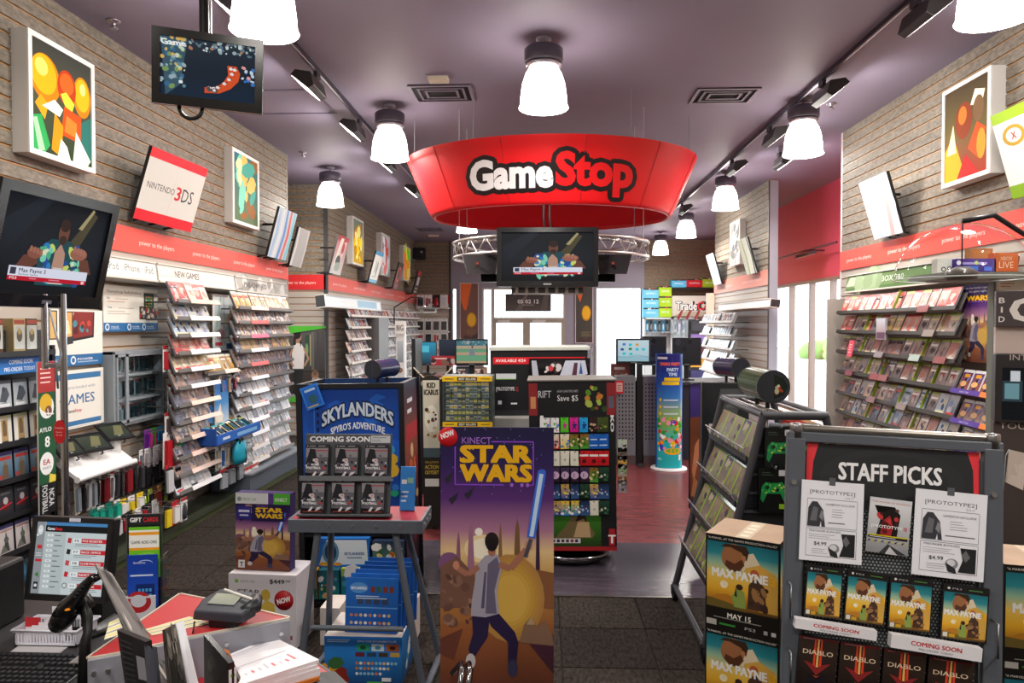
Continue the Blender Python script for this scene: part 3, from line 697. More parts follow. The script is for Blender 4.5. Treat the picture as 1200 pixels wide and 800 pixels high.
def lightbox(lab, M, w, h, artf, dep=.12):
    t = thing('light_box', lab, 'picture', M); f = .035
    b = B(); b.box(0, 0, -dep, w, h, -.004, '#d9d5ce'); part('case', b, 'satin', t, bev=.004)
    b = B(); b.box(0, 0, -.004, w, f, .006, '#f4f1ea'); b.box(0, h - f, -.004, w, h, .006, '#f4f1ea'); b.box(0, f, -.004, f, h - f, .006, '#f4f1ea'); b.box(w - f, f, -.004, w, h - f, .006, '#f4f1ea')
    part('frame', b, 'satin', t)
    A = Art(w - 2 * f, h - 2 * f, z=.0006); artf(A); part('backlit_poster', A, 'backlit', t, T(f, f, -.004)); return t
def artO(A):
    A.grad([(0, '#2a3a24'), (.6, '#4a4a3a'), (1, '#3a3a36')])
    A.poly([(0, 0), (0, .3), (.15, .34), (.28, .08), (.2, 0)], '#2f9a50'); A.poly([(.02, .28), (.08, .3), (.2, .02), (.1, 0)], '#a0e0a0'); A.poly([(.75, .1), (.8, .4), (1, .5), (1, .05)], '#2a6a60')
    A.ell(.22, .68, .24, .22, '#c87a10', 22, .3); A.ell(.2, .71, .2, .18, '#f0a818', 20, .3); A.ell(.16, .77, .1, .08, '#ffe468', 14); A.ell(.84, .66, .16, .2, '#c87a10', 20); A.ell(.84, .68, .13, .16, '#f4ac18', 18); A.ell(.85, .74, .05, .06, '#fff080', 12)
    A.ell(.57, .68, .16, .17, '#b83a12', 18); A.ell(.57, .72, .12, .1, '#e06020', 16); A.poly([(.46, .6), (.56, .64), (.7, .56), (.66, .48), (.54, .5)], '#bcd83a')
    A.poly([(.46, .22), (.8, .2), (.82, .46), (.52, .5)], '#c04a14'); A.poly([(.52, .26), (.72, .24), (.74, .38), (.56, .42)], '#e87828')
    A.poly([(.3, .05), (.46, 0), (.5, .3), (.36, .4)], '#d88a14'); A.poly([(.05, .42), (.2, .3), (.26, .45), (.14, .52)], '#e09a1a'); A.poly([(.16, .42), (.36, .52), (.5, .46), (.44, .38)], '#f6f2d8'); A.poly([(.4, 0), (.62, 0), (.56, .12), (.46, .18)], '#f8f4e0'); A.poly([(.66, .0), (.72, .3), (.98, .06), (.92, .0)], '#e8eccc')
def artR(A):
    A.grad([(0, '#a03018'), (.5, '#6a5a30'), (1, '#4a3a28')]); A.poly([(0, 0), (0, .35), (.2, .5), (.45, .1), (.4, 0)], '#e8a020'); A.poly([(.05, .3), (.2, .62), (.28, .3)], '#fff0b0'); A.ell(.45, .62, .2, .2, '#8a3a1a', 16); A.ell(.42, .68, .1, .1, '#d8742a'); A.poly([(.55, .3), (.75, .55), (.95, .45), (.8, .15)], '#c8501c'); A.poly([(.6, .75), (.7, .9), (.92, .85), (.85, .7)], '#f6ead0'); A.poly([(.3, .0), (.5, .25), (.7, .1), (.8, 0)], '#b8201c'); A.ell(.78, .68, .12, .14, '#7a5a3a'); A.ell(.85, .3, .1, .16, '#e09028')
def artsoft(bg, cols):
    def f(A): A.grad([(0, bg[0]), (1, bg[1])]); A.blobs(26, .15, .1, .85, .9, cols, .05, .16, 1.8)
    return f
M_, w_, h_ = leftw(34, 111, 33, 178, -3.30); lightbox('backlit picture of orange and yellow armour shapes, largest on the left wall', M_, w_, h_, artO)
M_, w_, h_ = leftw(272.7, 303.5, 172, 260, -3.32, 0); lightbox('backlit picture of a teal and gold pattern on the left wall near its end', M_, w_, h_, artsoft(('#5a6a4a', '#3a6a70'), ['#d8b060', '#78c0a8', '#e8e0a0', '#8a5a30', '#4a9a8a']))
M_, w_, h_ = leftw(413.5, 426, 252.7, 309, -3.38); lightbox('backlit yellow picture on the rear left wall, first of three', M_, w_, h_, artsoft(('#c8a030', '#6a7a70'), ['#f8e040', '#f0c820', '#fff090', '#c88a20']))
M_, w_, h_ = leftw(447, 457, 272, 322, -3.38); lightbox('backlit grey and red picture on the rear left wall, second of three', M_, w_, h_, artsoft(('#9a9aa0', '#b0b0b0'), ['#e08078', '#c84a48', '#d8d8dc', '#a08a90']))
M_, w_, h_ = leftw(473, 481, 286.8, 328, -3.38); lightbox('backlit green and orange picture on the rear left wall, farthest of three', M_, w_, h_, artsoft(('#c8902a', '#a8c040'), ['#5ab83a', '#e8e040', '#e07a2a', '#f0d080']))
M_, w_, h_ = rightw(1104, 1160, 77, 202.6, 3.40); lightbox('backlit red and gold picture high on the right wall', M_, w_, h_, artR)
M_, w_, h_ = rightw(855.5, 867, 256, 309, 3.41); lightbox('backlit picture with a pale centre on the free standing right wall', M_, w_, h_, artsoft(('#c8c4bc', '#d8d4cc'), ['#8a8a88', '#a8a49c', '#f0ece4', '#6a7078']))
b = B(); M_, w_, h_ = front(483.5, 497, 290, 303, 19.24)
o = solid('wall_speaker', 'small black loudspeaker in the back left corner under the ceiling', 'speaker', B().box(0, 0, -.3, w_, h_, 0, '#1a181a'), 'satin', M_, bev=.01)
part('grille', B().box(.02, .02, 0, w_ - .02, h_ - .02, .006, '#242224'), 'matte', o); part('tweeter', B().cyl((w_ * .78, h_ * .6, .006), (w_ * .78, h_ * .6, .014), .035, n=12, col='#a8a4a4'), 'satin', o)
# ============================================================ GAME CASES
def case_mesh(pal, band=None, w=.135, h=.19, d=.015, spine='#77767c', simple=False):
    b = B(); b.box(0, 0, -d, w, h, 0, spine)
    A = Art(w, h, z=.0004, step=.00006); p = random.sample(pal, 3)
    A.rect(.0, .0, 1, 1, p[0], p[1])
    if band: A.rect(.0, .87, 1, .13, band)
    if not simple:
        for _ in range(3): A.ell(random.uniform(.3, .7), random.uniform(.25, .65), random.uniform(.1, .26), random.uniform(.08, .22), random.choice(pal), 7, random.uniform(0, 3))
        A.rect(.12, random.choice((.12, .68)), .76, .09, random.choice(['#f4f0ea', '#e8d8a0', '#1c1a20', '#d8403a']))
        A.rect(.1, .05, .12, .06, '#e8e8e8')
    n = len(b.v); b.v += A.v; b.c += A.c; b.f += [tuple(i + n for i in f) for f in A.f]; b.sm += A.sm
    m = b.mesh('game_case'); m.materials.append(finish('wrap' if not simple else 'print')); return m
PPS = ['#b7b2b6', '#8f97a6', '#c6c0ba', '#6d7484', '#a98a80', '#d5cfc6', '#7f6a6a', '#55607a', '#cda78c', '#43434e']
PBL = ['#7f9cc0', '#b0c2d6', '#556fa0', '#c8ccd4', '#9a9ab4', '#d4c8a4', '#3d4a70']
PXB = ['#b9a49c', '#8f7a78', '#cbb8ac', '#6f5f66', '#a6585a', '#d6ccc0', '#7d8a7c', '#4d4450', '#c48a7a', '#9aa0a8']
PRD = ['#d8705f', '#b84a4e', '#e0a898', '#c8bcb4', '#9a4a50', '#e2c8b8']
PGO = ['#d8b060', '#b08a40', '#e0d0a8', '#8f6a3a', '#c8a080', '#d8d0c0']
PWH = ['#e8e6ea', '#d4dae4', '#c4ccd8', '#f0eee8', '#b4bcc8', '#a8aab8']
VAR = {k: [case_mesh(p, bnd) for _ in range(6)] for k, p, bnd in (('ps', PPS, '#d8d8da'), ('bl', PBL, '#e2e4ea'), ('xb', PXB, '#b8c870'), ('rd', PRD, '#c85a58'), ('go', PGO, '#e0dcd0'), ('wh', PWH, '#e8ecf4'))}
_cp = Matrix()
def cases(M, n, pitch, kind, label, group, jitter=.006, kinds=None):
    """n cases in a row on local x, each one its own object"""
    for i in range(n):
        m = random.choice(VAR[kind if kinds is None else random.choice(kinds)])
        o = link('game_case', m, None, M @ T(i * pitch + random.uniform(-jitter, jitter), random.uniform(0, .004), random.uniform(0, .006)) @ Matrix.Rotation(random.uniform(-.02, .02), 4, 'Z'))
        tag(o, '%s, %s from left' % (label, NTH[i]), 'game case', group)
def shelf(M, L, lab, group, strip='#e8e4e0', tray='#6a6864', sx0=0.0, sx1=None, dep=.11, wall=None, cat='shelf'):
    if wall is None: wx = M.translation.x; wall = (-3.41 - wx if M.translation.y < 9.6 else -3.49 - wx) if wx < 0 else (3.51 - wx)
    """sloped display ledge: local frame is the leaning face of the cases"""
    t = thing('display_shelf', lab, cat, M, group)
    b = B(); b.box(-.01, -.012, -.02, L + .01, 0, .03, tray); b.box(-.01, -.012, .03, L + .01, .022, .034, tray); part('ledge', b, 'satin', t)
    part('back_plate', B().box(0, 0, -.022, L, .15, -.019, tray), 'satin', t)
    if wall:
        d = M.to_3x3().inverted() @ Vector((wall, 0, 0))
        for f in (.08, .92): part('wall_arm', B().cyl((L * f, .01, -.015), (L * f + d.x, .01 + d.y, -.015 + d.z), .008, n=5, col='#4a4846'), 'satin', t)
    if strip: part('price_strip', B().box(sx0, -.016, .0345, sx1 if sx1 is not None else L, .024, .040, strip), 'print', t)
    return t
TL = math.radians(22)
vL = Vector((-math.sin(TL), 0, math.cos(TL))); vR = Vector((math.sin(TL), 0, math.cos(TL)))

# ------------------------------------------------------------ left wall, rows of cases
def yL(px, x): return PX(px, 400, x).y
XA = -3.08
y0, y1 = yL(206, XA), yL(247, XA)
ka = ['rd', 'bl', 'bl', 'rd', 'go', 'ps', 'ps', 'ps', 'ps', 'ps', 'ps', 'wh', 'wh']
for k in range(12):
    z = 1.985 - .148 * k; M = Fm((XA, y0, z), (0, 1, 0), vL); n = 5
    shelf(M, y1 - y0, '%s short shelf from the top in the narrow case stack, left wall' % ordinal(k), None, strip=['#f0c8b8', '#f0ece4', '#f2f0ee', '#f4f0f0', '#f2f2f4', '#e8e8ee', '#f0d8c8', '#f0d4c8', '#f2d0c4', '#f2d0c4', '#f0d8cc', '#ececee'][k], sx0=.2, sx1=y1 - y0 + .12, tray='#55524e')
    cases(M, n, (y1 - y0) / n, ka[k], 'game case on the %s shelf of the narrow left wall stack' % ordinal(k), 'cases in the narrow stack, %s shelf' % ordinal(k))
y0, y1 = yL(278, XA), yL(341, XA)
kb = ['go', 'ps', 'ps', 'go', 'ps', 'ps', 'wh', 'wh', 'wh', 'wh', 'xb', 'xb', 'go']
for k in range(12):
    z = 1.955 - .148 * k; M = Fm((XA, y0, z), (0, 1, 0), vL); n = 11
    shelf(M, y1 - y0, '%s long shelf from the top in the wide case stack by the recess' % ordinal(k), None, strip=['#f4d0c4', '#ee5a5a', '#f06a8a', '#f4f4f8', '#ee6a6a', '#d8dce4', '#f6f6fa', '#dcdce0', '#f4f6fa', '#e0e4ea', '#cfcac8', '#cfcac8'][k], sx0=.28, sx1=.75, tray='#4c4a48')
    cases(M, n, (y1 - y0) / n, kb[k], 'game case on the %s shelf of the wide left wall stack' % ordinal(k), 'cases in the wide stack, %s shelf' % ordinal(k), kinds=[kb[k], kb[k], 'ps'])
# cabinet base and side panel under the wide stack
t = thing('base_cabinet', 'grey blue base cabinet under the wide case stack', 'cabinet', T(XL + .02, yL(278, -3.1), 0)); Lc = yL(345, -3.1) - yL(278, -3.1)
part('body', B().box(0, 0, .08, .42, Lc, .26, '#5b6470'), 'satin', t, bev=.004); part('plinth', B().box(0, 0.02, 0, .38, Lc - .02, .08, '#6c7450'), 'satin', t); part('top', B().box(0, -.01, .26, .44, Lc + .01, .28, '#7a828c'), 'satin', t)
t = thing('base_cabinet', 'low olive base cabinet under the accessories, nearer than the grey blue one', 'cabinet', T(XL + .02, 4.3, 0))
part('body', B().box(0, 0, .06, .30, 2.9, .10, '#3c4234'), 'satin', t); part('plinth', B().box(0, .02, 0, .28, 2.88, .06, '#4c5434'), 'satin', t)

# ------------------------------------------------------------ header signs
def header(lab, px0, px1, yt, yb, X, artf, col='#e9e4da', side='L', tilt=.12):
    if side == 'L': M, w, h = leftw(px0, px1, yt, yb, X, tilt)
    else: M, w, h = rightw(px0, px1, yt, yb, X, tilt)
    t = thing('header_sign', lab, 'sign', M)
    part('panel', B().box(0, 0, -.02, w, h, 0, col).box(0, -.015, -.16, w, 0, .01, '#cfc9bf').box(0, h, -.16, w, h + .012, .01, '#cfc9bf'), 'satin', t)
    for x in (0, w - .012): part('end_cap', B().box(x, 0, -.16, x + .012, h, -.02, '#2c2a2a'), 'satin', t)
    A = Art(w, h, z=.0006); artf(A); part('lettering', A, 'print', t); return t
def h1(A): A.rect(0, 0, 1, 1, '#ece8de'); A.text('iPod · iPhone · iPad', .62, .36, .42, '#5a6470', w=.66)
header('white header sign for phones and tablets above the refurbished poster', 100, 184, 296, 319, -3.22, h1)
def h2(A): A.rect(0, 0, 1, 1, '#e9e2d6'); A.text('NEW GAMES', .33, .34, .42, '#2e2a28', w=.30, bold=.015, shear=.15); A.lines(.5, .5, .35, 1, .1, '#a09a90', .1); A.rect(0, .3, .16, .03, '#b4aca0'); A.rect(.55, .3, .45, .03, '#b4aca0')
header('white header sign reading new games on the left wall', 186.5, 275.5, 309.5, 328.5, -3.22, h2)
def h3(A): A.rect(0, 0, 1, 1, '#c9c6c0'); A.poly([(0, 0), (.25, 1), (.4, 1), (.2, 0)], '#8a8680'); A.poly([(.6, 0), (.75, 1), (.9, 1), (.8, 0)], '#a8a49c'); A.blobs(20, .0, .1, 1, .9, ['#b0aca6', '#dedad4', '#96928c'], .02, .06); A.text('PRE-OWNED', .35, .34, .4, '#24201f', w=.42, bold=.02)
header('grey metallic header sign above the wide case stack', 277, 336.5, 324.5, 339.5, -3.22, h3)

# ------------------------------------------------------------ flat posters on the left wall
def poster(lab, M, w, h, artf, name='poster', cat='poster', edge='#e4e0d8', th=.008, kind='print', group=None):
    o = solid(name, lab, cat, B().box(0, 0, -th, w, h, 0, edge), 'satin', M, group)
    A = Art(w, h); artf(A); part('print', A, kind, o); return o
def pbot(A, c='#2f6ea6', y=.0, h=.14):
    A.rect(0, y, 1, h, c)
def p_ref(A):
    A.grad([(0, '#f0ede4'), (1, '#ece6d8')]); A.rect(0, 0, 1, .19, '#2d6ca4')
    for x, s in ((.12, 'VALUE'), (.5, 'POWER'), (.78, 'PHONE')): A.circ(x - .06, .095, .035, '#e8eef4'); A.circ(x - .06, .095, .022, '#2d6ca4'); A.text(s, x, .085, .035, '#f4f6f8', align='l', w=.13); A.rect(x, .055, .15, .012, '#b8cce0')
    A.text('GameStop Refurbished', .06, .84, .06, '#5a5f68', align='l', w=.6); A.text('Buy', .06, .70, .05, '#3f6a90', align='l'); A.lines(.2, .705, .22, 1, .04, '#b8a898'); A.lines(.06, .64, .38, 1, .04, '#c08a78')
    A.text('Trade', .06, .50, .05, '#3f6a90', align='l'); A.lines(.25, .505, .3, 1, .04, '#b8a898'); A.lines(.06, .43, .5, 2, .05, '#c0b0a0')
    A.rect(.72, .48, .2, .4, '#22262a'); A.rect(.74, .53, .16, .31, '#3c6a48')
    for i in range(3):
        for j in range(4): A.rect(.755 + i * .048, .56 + j * .07, .03, .035, random.choice(['#e8d060', '#60b0d8', '#b8e080', '#e07a60']))
    for x in (.63, .74, .86): A.rect(x, .27, .13, .3 if x < .7 else .26, '#4a3c34'); A.blobs(10, x + .01, .3, x + .12, .5, ['#c8b8a8', '#a83a3a', '#e8e0d0', '#3a6a9a'], .01, .025)
M_, w_, h_ = leftw(121.5, 185, 333, 388.5, -3.36); poster('cream poster about refurbished phones and tablets with a blue foot', M_, w_, h_, p_ref)
def p_tab(A):
    A.grad([(0, '#eeeae0'), (1, '#f2eee6')]); A.rect(0, 0, 1, .2, '#2d6ca4'); A.circ(.42, .10, .05, '#e8eef4'); A.circ(.42, .10, .03, '#2d6ca4'); A.text('POWER', .5, .09, .045, '#ffffff', align='l', w=.3); A.rect(.5, .055, .4, .015, '#b8cce0'); A.text('VALUE', .02, .09, .045, '#ffffff', align='l', w=.2)
    A.poly([(.30, .42), (.82, .50), (.84, .97), (.30, .97)], '#1e2022'); A.poly([(.33, .47), (.79, .54), (.81, .97), (.33, .97)], '#8a2a24'); A.blobs(16, .36, .6, .8, .95, ['#c84838', '#3a3430', '#e0a890', '#4a8a9a', '#5a1a18'], .02, .05)
    A.poly([(.18, .36), (.42, .40), (.42, .97), (.18, .97)], '#34383c'); A.poly([(.20, .5), (.40, .53), (.40, .95), (.20, .95)], '#e8a860'); A.poly([(.22, .55), (.38, .58), (.34, .8), (.26, .86)], '#f8e0a8')
    A.rect(0, .48, .14, .5, '#26282a'); A.rect(.01, .5, .11, .46, '#d8b070')
M_, w_, h_ = leftw(58, 120.5, 362, 431, -3.36); poster('poster of tablet computers with a blue foot, behind the chrome poles', M_, w_, h_, p_tab)
def p_gam(A):
    A.rect(0, 0, 1, 1, '#efebe2'); A.rect(0, .84, .94, .10, '#3a76aa'); A.rect(0, .05, .94, .08, '#3a76aa'); A.rect(0, .02, .99, .01, '#c8c4bc')
    A.text('are pre-loaded with', .5, .68, .055, '#8a98a8', w=.64); A.text('GAMES', .48, .42, .17, '#2f6aa0', w=.66, bold=.01); A.text('Game', .42, .28, .055, '#2a2626', w=.14, align='r', bold=.02); A.text('Stop', .42, .28, .055, '#d82030', w=.13, align='l', bold=.02)
M_, w_, h_ = leftw(60, 122, 436, 508, -3.35); poster('white and blue poster reading games above the tablet shelf', M_, w_, h_, p_gam)
def glassposter(A): A.grad([(0, '#dde4e4'), (1, '#eef2f2')]); A.poly([(.05, .3), (.3, .98), (.36, .98), (.14, .3)], '#a8d8d4'); A.poly([(.5, .2), (.4, .98), (.46, .98), (.6, .2)], '#cfd4da'); A.ell(.3, .3, .2, .1, '#c8a0a8'); A.rect(.08, .1, .3, .06, '#d84a58'); A.blobs(12, .55, .1, .95, .6, ['#f0e0b0', '#d8e8f0', '#b8c8d8', '#f0c8b0'], .05, .12); A.rect(.55, .03, .4, .1, '#3a6ab0'); A.rect(.8, .03, .2, .06, '#e0b030')
M_, w_, h_ = leftw(250, 277, 344.5, 412, -3.3); poster('bright white glossy poster hanging between the two case stacks', M_, w_, h_, glassposter)
def availrow(A): A.rect(0, 0, 1, 1, '#2c3436'); A.text('AVAILABLE', .45, .3, .4, '#a8b0b0', w=.8)
M_, w_, h_ = leftw(238, 268, 412.5, 419.5, -3.25); poster('dark strip reading available under the glossy poster', M_, w_, h_, availrow, 'shelf_sign', 'sign')
M = Fm((-3.1, yL(240, -3.1), PX(262, 437, -3.1).z), (0, 1, 0), vL); L_ = yL(277, -3.1) - yL(240, -3.1)
shelf(M, L_, 'single shelf of beige cases under the available strip', None, strip='#ead8cc', sx0=.35, sx1=L_); cases(M, 5, L_ / 5, 'go', 'beige game case on the single shelf between the stacks', 'cases under the available strip')

# ------------------------------------------------------------ peg hung packs
def pack_mesh(w, h, card, prod, hd=None, shape=0, d=.02):
    b = B(); b.box(0, 0, -.003, w, h, 0, card)
    if hd: b.box(0, h * .86, 0, w, h, .0008, hd)
    if shape == 0: b.box(w * .14, h * .1, 0, w * .86, h * .78, d, prod)
    elif shape == 1: b.lathe([(0, h * .1), (w * .26, h * .1), (w * .3, h * .3), (w * .22, h * .62), (w * .12, h * .76), (0, h * .78)], 10, prod, (0, 0, 0)); n = 60; b.v[-60:] = [Vector((w / 2 + v.x, v.z, .004 + max(v.y * .6, 0))) for v in b.v[-60:]]
    elif shape == 2: b.box(w * .2, h * .12, 0, w * .5, h * .74, d, prod).box(w * .55, h * .3, 0, w * .8, h * .7, d * .7, prod)
    b.box(w * .4, h * .9, 0, w * .6, h * .93, .0012, '#1c1c1e')
    m = b.mesh('hanging_pack'); m.materials.append(finish('gloss')); return m
hook_m = B().cyl((0, 0, -.05), (0, 0, .09), .003, n=6, col='#b8b8bc').cyl((0, 0, .09), (0, .012, .1), .003, n=6, col='#b8b8bc').mesh('peg_hook'); hook_m.materials.append(finish('metal'))
def packrow(M, n, pitch, w, h, specs, label, group, hd=None, d=.02, z=.03, shape=None, deep=1):
    ms = [pack_mesh(w, h, c, p, hh, sh if shape is None else shape, d) for c, p, hh, sh in specs]
    for i in range(n):
        m = ms[i % len(ms)] if deep else random.choice(ms)
        t = link('hanging_pack', m, None, M @ T(i * pitch, 0, z + random.uniform(0, .02)) @ Matrix.Rotation(random.uniform(-.05, .05), 4, 'Z')); tag(t, '%s, %s from left' % (label, NTH[i]), 'pack', group)
        link('peg_hook', hook_m, t, T(w * .5, h * .915, 0))
UPY = Vector((0, 1, 0))
def LM(px, py, X): p = PX(px, py, X); return Fm(p, (0, 1, 0), ZUP)
K, Wt, Rd, Gn, Bl, Pu, Tq, Ye = '#222226', '#e6e4e2', '#b4232c', '#3fae3c', '#2c64b4', '#8a3aa8', '#1f9c9c', '#e2c42a'
def row(px, py, X, px1, n, h, specs, label, group, w=None, **k):
    L_ = yL(px1, X) - yL(px, X); pit = L_ / n; packrow(LM(px, py, X), n, pit, w or pit * .86, h, specs, label, group, **k)
row(164, 528, -3.32, 186, 6, .17, [(Pu, '#5a2080', None, 0), (Pu, '#c03a90', None, 0), (Gn, '#a83a5a', None, 1), (Gn, '#c83a6a', None, 1), ('#35a0d8', '#2050a0', None, 1), ('#35a0d8', '#20408a', None, 1)], 'small bright coloured pack hanging beside the tablet shelf', 'bright packs beside the tablet shelf')
row(158, 552, -3.3, 187, 6, .17, [(Wt, '#7a7f8a', None, 2), (Wt, '#a89aa0', None, 0)], 'small white pack hanging below the bright coloured ones', 'white packs below the bright ones')
row(186, 550, -3.18, 210, 2, .30, [(Wt, Rd, Wt, 0), (Wt, '#22b04a', Wt, 0)], 'large white hanging pack with a red or green device', 'red and green device packs', d=.03)
row(112, 592, -3.3, 150, 7, .24, [(K, '#7c1f28', K, 0), ('#5a1a20', '#8a2028', None, 0), (Wt, '#c0c0c8', Rd, 2), (K, '#3a3a40', Wt, 0), (K, '#2c2c30', None, 1)], 'dark red and black hanging pack under the tablet shelf', 'dark packs under the tablet shelf')
row(82, 604, -3.3, 112, 5, .24, [(Wt, '#9aa4b0', None, 0), (K, '#2c2c30', Wt, 2), (Wt, '#c8ccd4', '#3a5a80', 0)], 'white and grey hanging pack under the near end of the tablet shelf', 'grey packs under the tablet shelf')
row(150, 578, -3.3, 186, 6, .24, [(K, '#1c1c20', None, 1), (K, '#3a3a3e', Rd, 0), (K, '#26262a', None, 0), (K, '#1c1c20', Wt, 2)], 'black hanging pack left of the narrow case stack', 'black packs by the narrow stack')
row(188, 582, -3.15, 208, 2, .26, [(K, '#c8c8cc', Rd, 0), (K, '#15151a', Rd, 0)], 'black device pack with a red header below the coloured pair', 'red headed device packs')
row(100, 622, -3.28, 135, 4, .15, [('#167a6a', '#1d9a84', None, 0), ('#1c8a78', '#20a890', Wt, 0)], 'teal pack hanging low on the left wall', 'teal packs low on the wall')
row(135, 612, -3.28, 163, 3, .17, [(Ye, Wt, Ye, 0), (Wt, '#d8c020', None, 2)], 'yellow and white pack hanging low on the left wall', 'yellow packs low on the wall')
row(162, 602, -3.28, 196, 6, .18, [(K, '#a8c832', None, 1), ('#b8d048', K, None, 0), ('#6a2a20', '#8a3a28', None, 0), ('#d8a040', '#b03a4a', None, 2)], 'green and brown pack hanging low on the left wall', 'green packs low on the wall')
row(186, 622, -3.1, 214, 3, .2, [(K, Ye, None, 0), (Rd, Wt, Rd, 0), (Wt, '#3a3a44', Rd, 1)], 'white and red pack on the lowest left wall hooks', 'lowest packs on the left wall')
row(120, 634, -3.25, 180, 8, .15, [(K, '#3c3c42', None, 1), (Wt, '#c8c8cc', None, 0), (K, Rd, None, 2)], 'dark pack on the lowest hooks behind the till screen', 'lowest dark packs')
row(186, 400 + 36, -3.2, 207, 3, .22, [(Wt, '#b8303a', Rd, 0), (Wt, '#d0d4d8', Rd, 2), (Wt, '#7a8aa0', Rd, 0)], 'white console accessory pack with a red header beside the narrow stack', 'white packs beside the stack, upper row')
row(192, 487, -3.2, 208, 2, .26, [(Wt, '#3a2a6a', Rd, 0), (Wt, '#2c8a8a', Rd, 0)], 'white pack with a dark screen picture beside the narrow stack', 'white packs beside the stack, middle row')
row(187, 512, -3.2, 208, 2, .2, [(Wt, '#4a3a3c', Rd, 2), (Wt, '#8a4a40', Rd, 1)], 'white pack with small dark devices beside the narrow stack', 'white packs beside the stack, lower row')
# two upright carton boxes
for (yt, yb, c1, c2, lab) in ((338, 360, '#4fb6c4', '#2a6a7a', 'turquoise and white boxed console on a high shelf of the left wall'), (369, 391, '#e2583c', '#8a2018', 'red and white boxed console on a shelf below the turquoise one')):
    M_, w_, h_ = front(187, 204, yt, yb, 6.85)
    o = solid('console_box', lab, 'box', B().box(0, 0, -.08, w_, h_, 0, '#e8e4dc'), 'card', M_)
    A = Art(w_, h_); A.rect(.25, .02, .75, .96, c1); A.rect(.25, .02, .3, .96, '#f0e8e0', c1); A.rect(.6, .3, .25, .5, c2); A.rect(.02, .02, .2, .96, '#efe8dc'); part('print', A, 'print', o)
    part('shelf_ledge', B().box(-.1, -.02, -.14, w_ + .02, -.001, .03, '#4a4846'), 'satin', o)

# glass fronted cabinet
M_, w_, h_ = leftw(134, 194, 412, 502, -3.29)
t = thing('glass_cabinet', 'grey metal wall cabinet with glass doors and three rows of slim packs', 'cabinet', M_)
G_ = '#8f959b'; f = .025; b = B()
b.box(0, 0, -.115, w_, h_, -.108, '#f0f2f4'); b.box(0, 0, -.11, f, h_, 0, G_); b.box(w_ - f, 0, -.11, w_, h_, 0, G_); b.box(0, h_ - f, -.11, w_, h_, 0, G_); b.box(0, 0, -.11, w_, f * 1.6, 0, G_)
part('carcass', b, 'satin', t, bev=.003)
xd = w_ * .22
for x0, x1 in ((f, xd), (xd, w_ - f)):
    b = B(); b.box(x0, f, 0, x0 + .018, h_ - f, .012, G_); b.box(x1 - .018, f, 0, x1, h_ - f, .012, G_); b.box(x0, f, 0, x1, f + .02, .012, G_); b.box(x0, h_ - f - .02, 0, x1, h_ - f, .012, G_)
    d_ = part('door', b, 'satin', t); part('pane', B().box(x0 + .015, f + .01, .004, x1 - .015, h_ - f - .01, .007, '#ffffff'), 'clear', d_)
for k in range(1, 3): part('shelf', B().box(f, h_ * k / 3 - .01, -.105, w_ - f, h_ * k / 3 + .01, -.02, '#b4babe'), 'satin', t)
Mc = M_
ms = [pack_mesh(.05, h_ / 3 - .07, '#30444c', '#17242c', None, 1), pack_mesh(.05, h_ / 3 - .07, '#3f6a76', '#1c3038', '#8a3a34', 0)]
ms2 = [pack_mesh(.055, h_ / 3 - .07, '#cfd6da', '#8a9aa0', None, 0)]
for k in range(3):
    for i in range(11):
        x = .03 + i * (w_ - .06) / 11; m = random.choice(ms if x > xd else ms2)
        o = link('slim_pack', m, None, Mc @ T(x, h_ * k / 3 + .025, -.07 + random.uniform(-.01, .01))); tag(o, 'slim pack in the %s row of the glass cabinet, %s from left' % (['bottom', 'middle', 'top'][k], NTH[i]), 'pack', 'slim packs in the glass cabinet, %s row' % ['bottom', 'middle', 'top'][k])
part('lock', B().cyl((xd + .03, h_ * .62, .012), (xd + .03, h_ * .62, .03), .01, n=10, col='#d8d8da'), 'metal', t)

# sloping tablet shelf
p0, p1 = PX(84, 566, -3.15), PX(151, 541, -3.15)
zf = (p0.z + p1.z) / 2; ya, yb_ = yL(84, -3.15), yL(151, -3.15)
t = thing('tablet_shelf', 'white sloping shelf with price labels holding three tablet computers', 'shelf', T(0, 0, 0))
zb = zf + .20
part('deck', B().hexa([(-3.13, ya, zf - .0), (-3.13, yb_, zf - .0), (-3.40, yb_, zb), (-3.40, ya, zb)], [(-3.13, ya, zf + .03), (-3.13, yb_, zf + .03), (-3.40, yb_, zb + .03), (-3.40, ya, zb + .03)], '#e4e2e2'), 'satin', t)
part('front_lip', B().cyl((-3.12, ya - .01, zf + .01), (-3.12, yb_ + .01, zf + .01), .022, n=10, col='#eceaea'), 'satin', t)
sl = Vector((-.27, 0, .20)).normalized()
Ml = Fm((-3.135, ya + .01, zf + .035), (0, 1, 0), sl); A = Art(yb_ - ya - .02, .13); A.rect(0, 0, 1, 1, '#f4f2f0'); A.rect(.78, .0, .2, 1, '#4a94c4'); A.text('FREE', .16, .5, .16, '#2a2a2c', w=.08); A.text('$199', .17, .22, .22, '#1a1a1c', w=.1, bold=.02); A.text('TABLET', .55, .5, .14, '#6a6a6e', w=.12); A.rect(.45, .4, .2, .04, '#8a8a8e'); A.rect(.0, .05, .9, .03, '#c8c6c4')
part('label_strip', A, 'print', t)
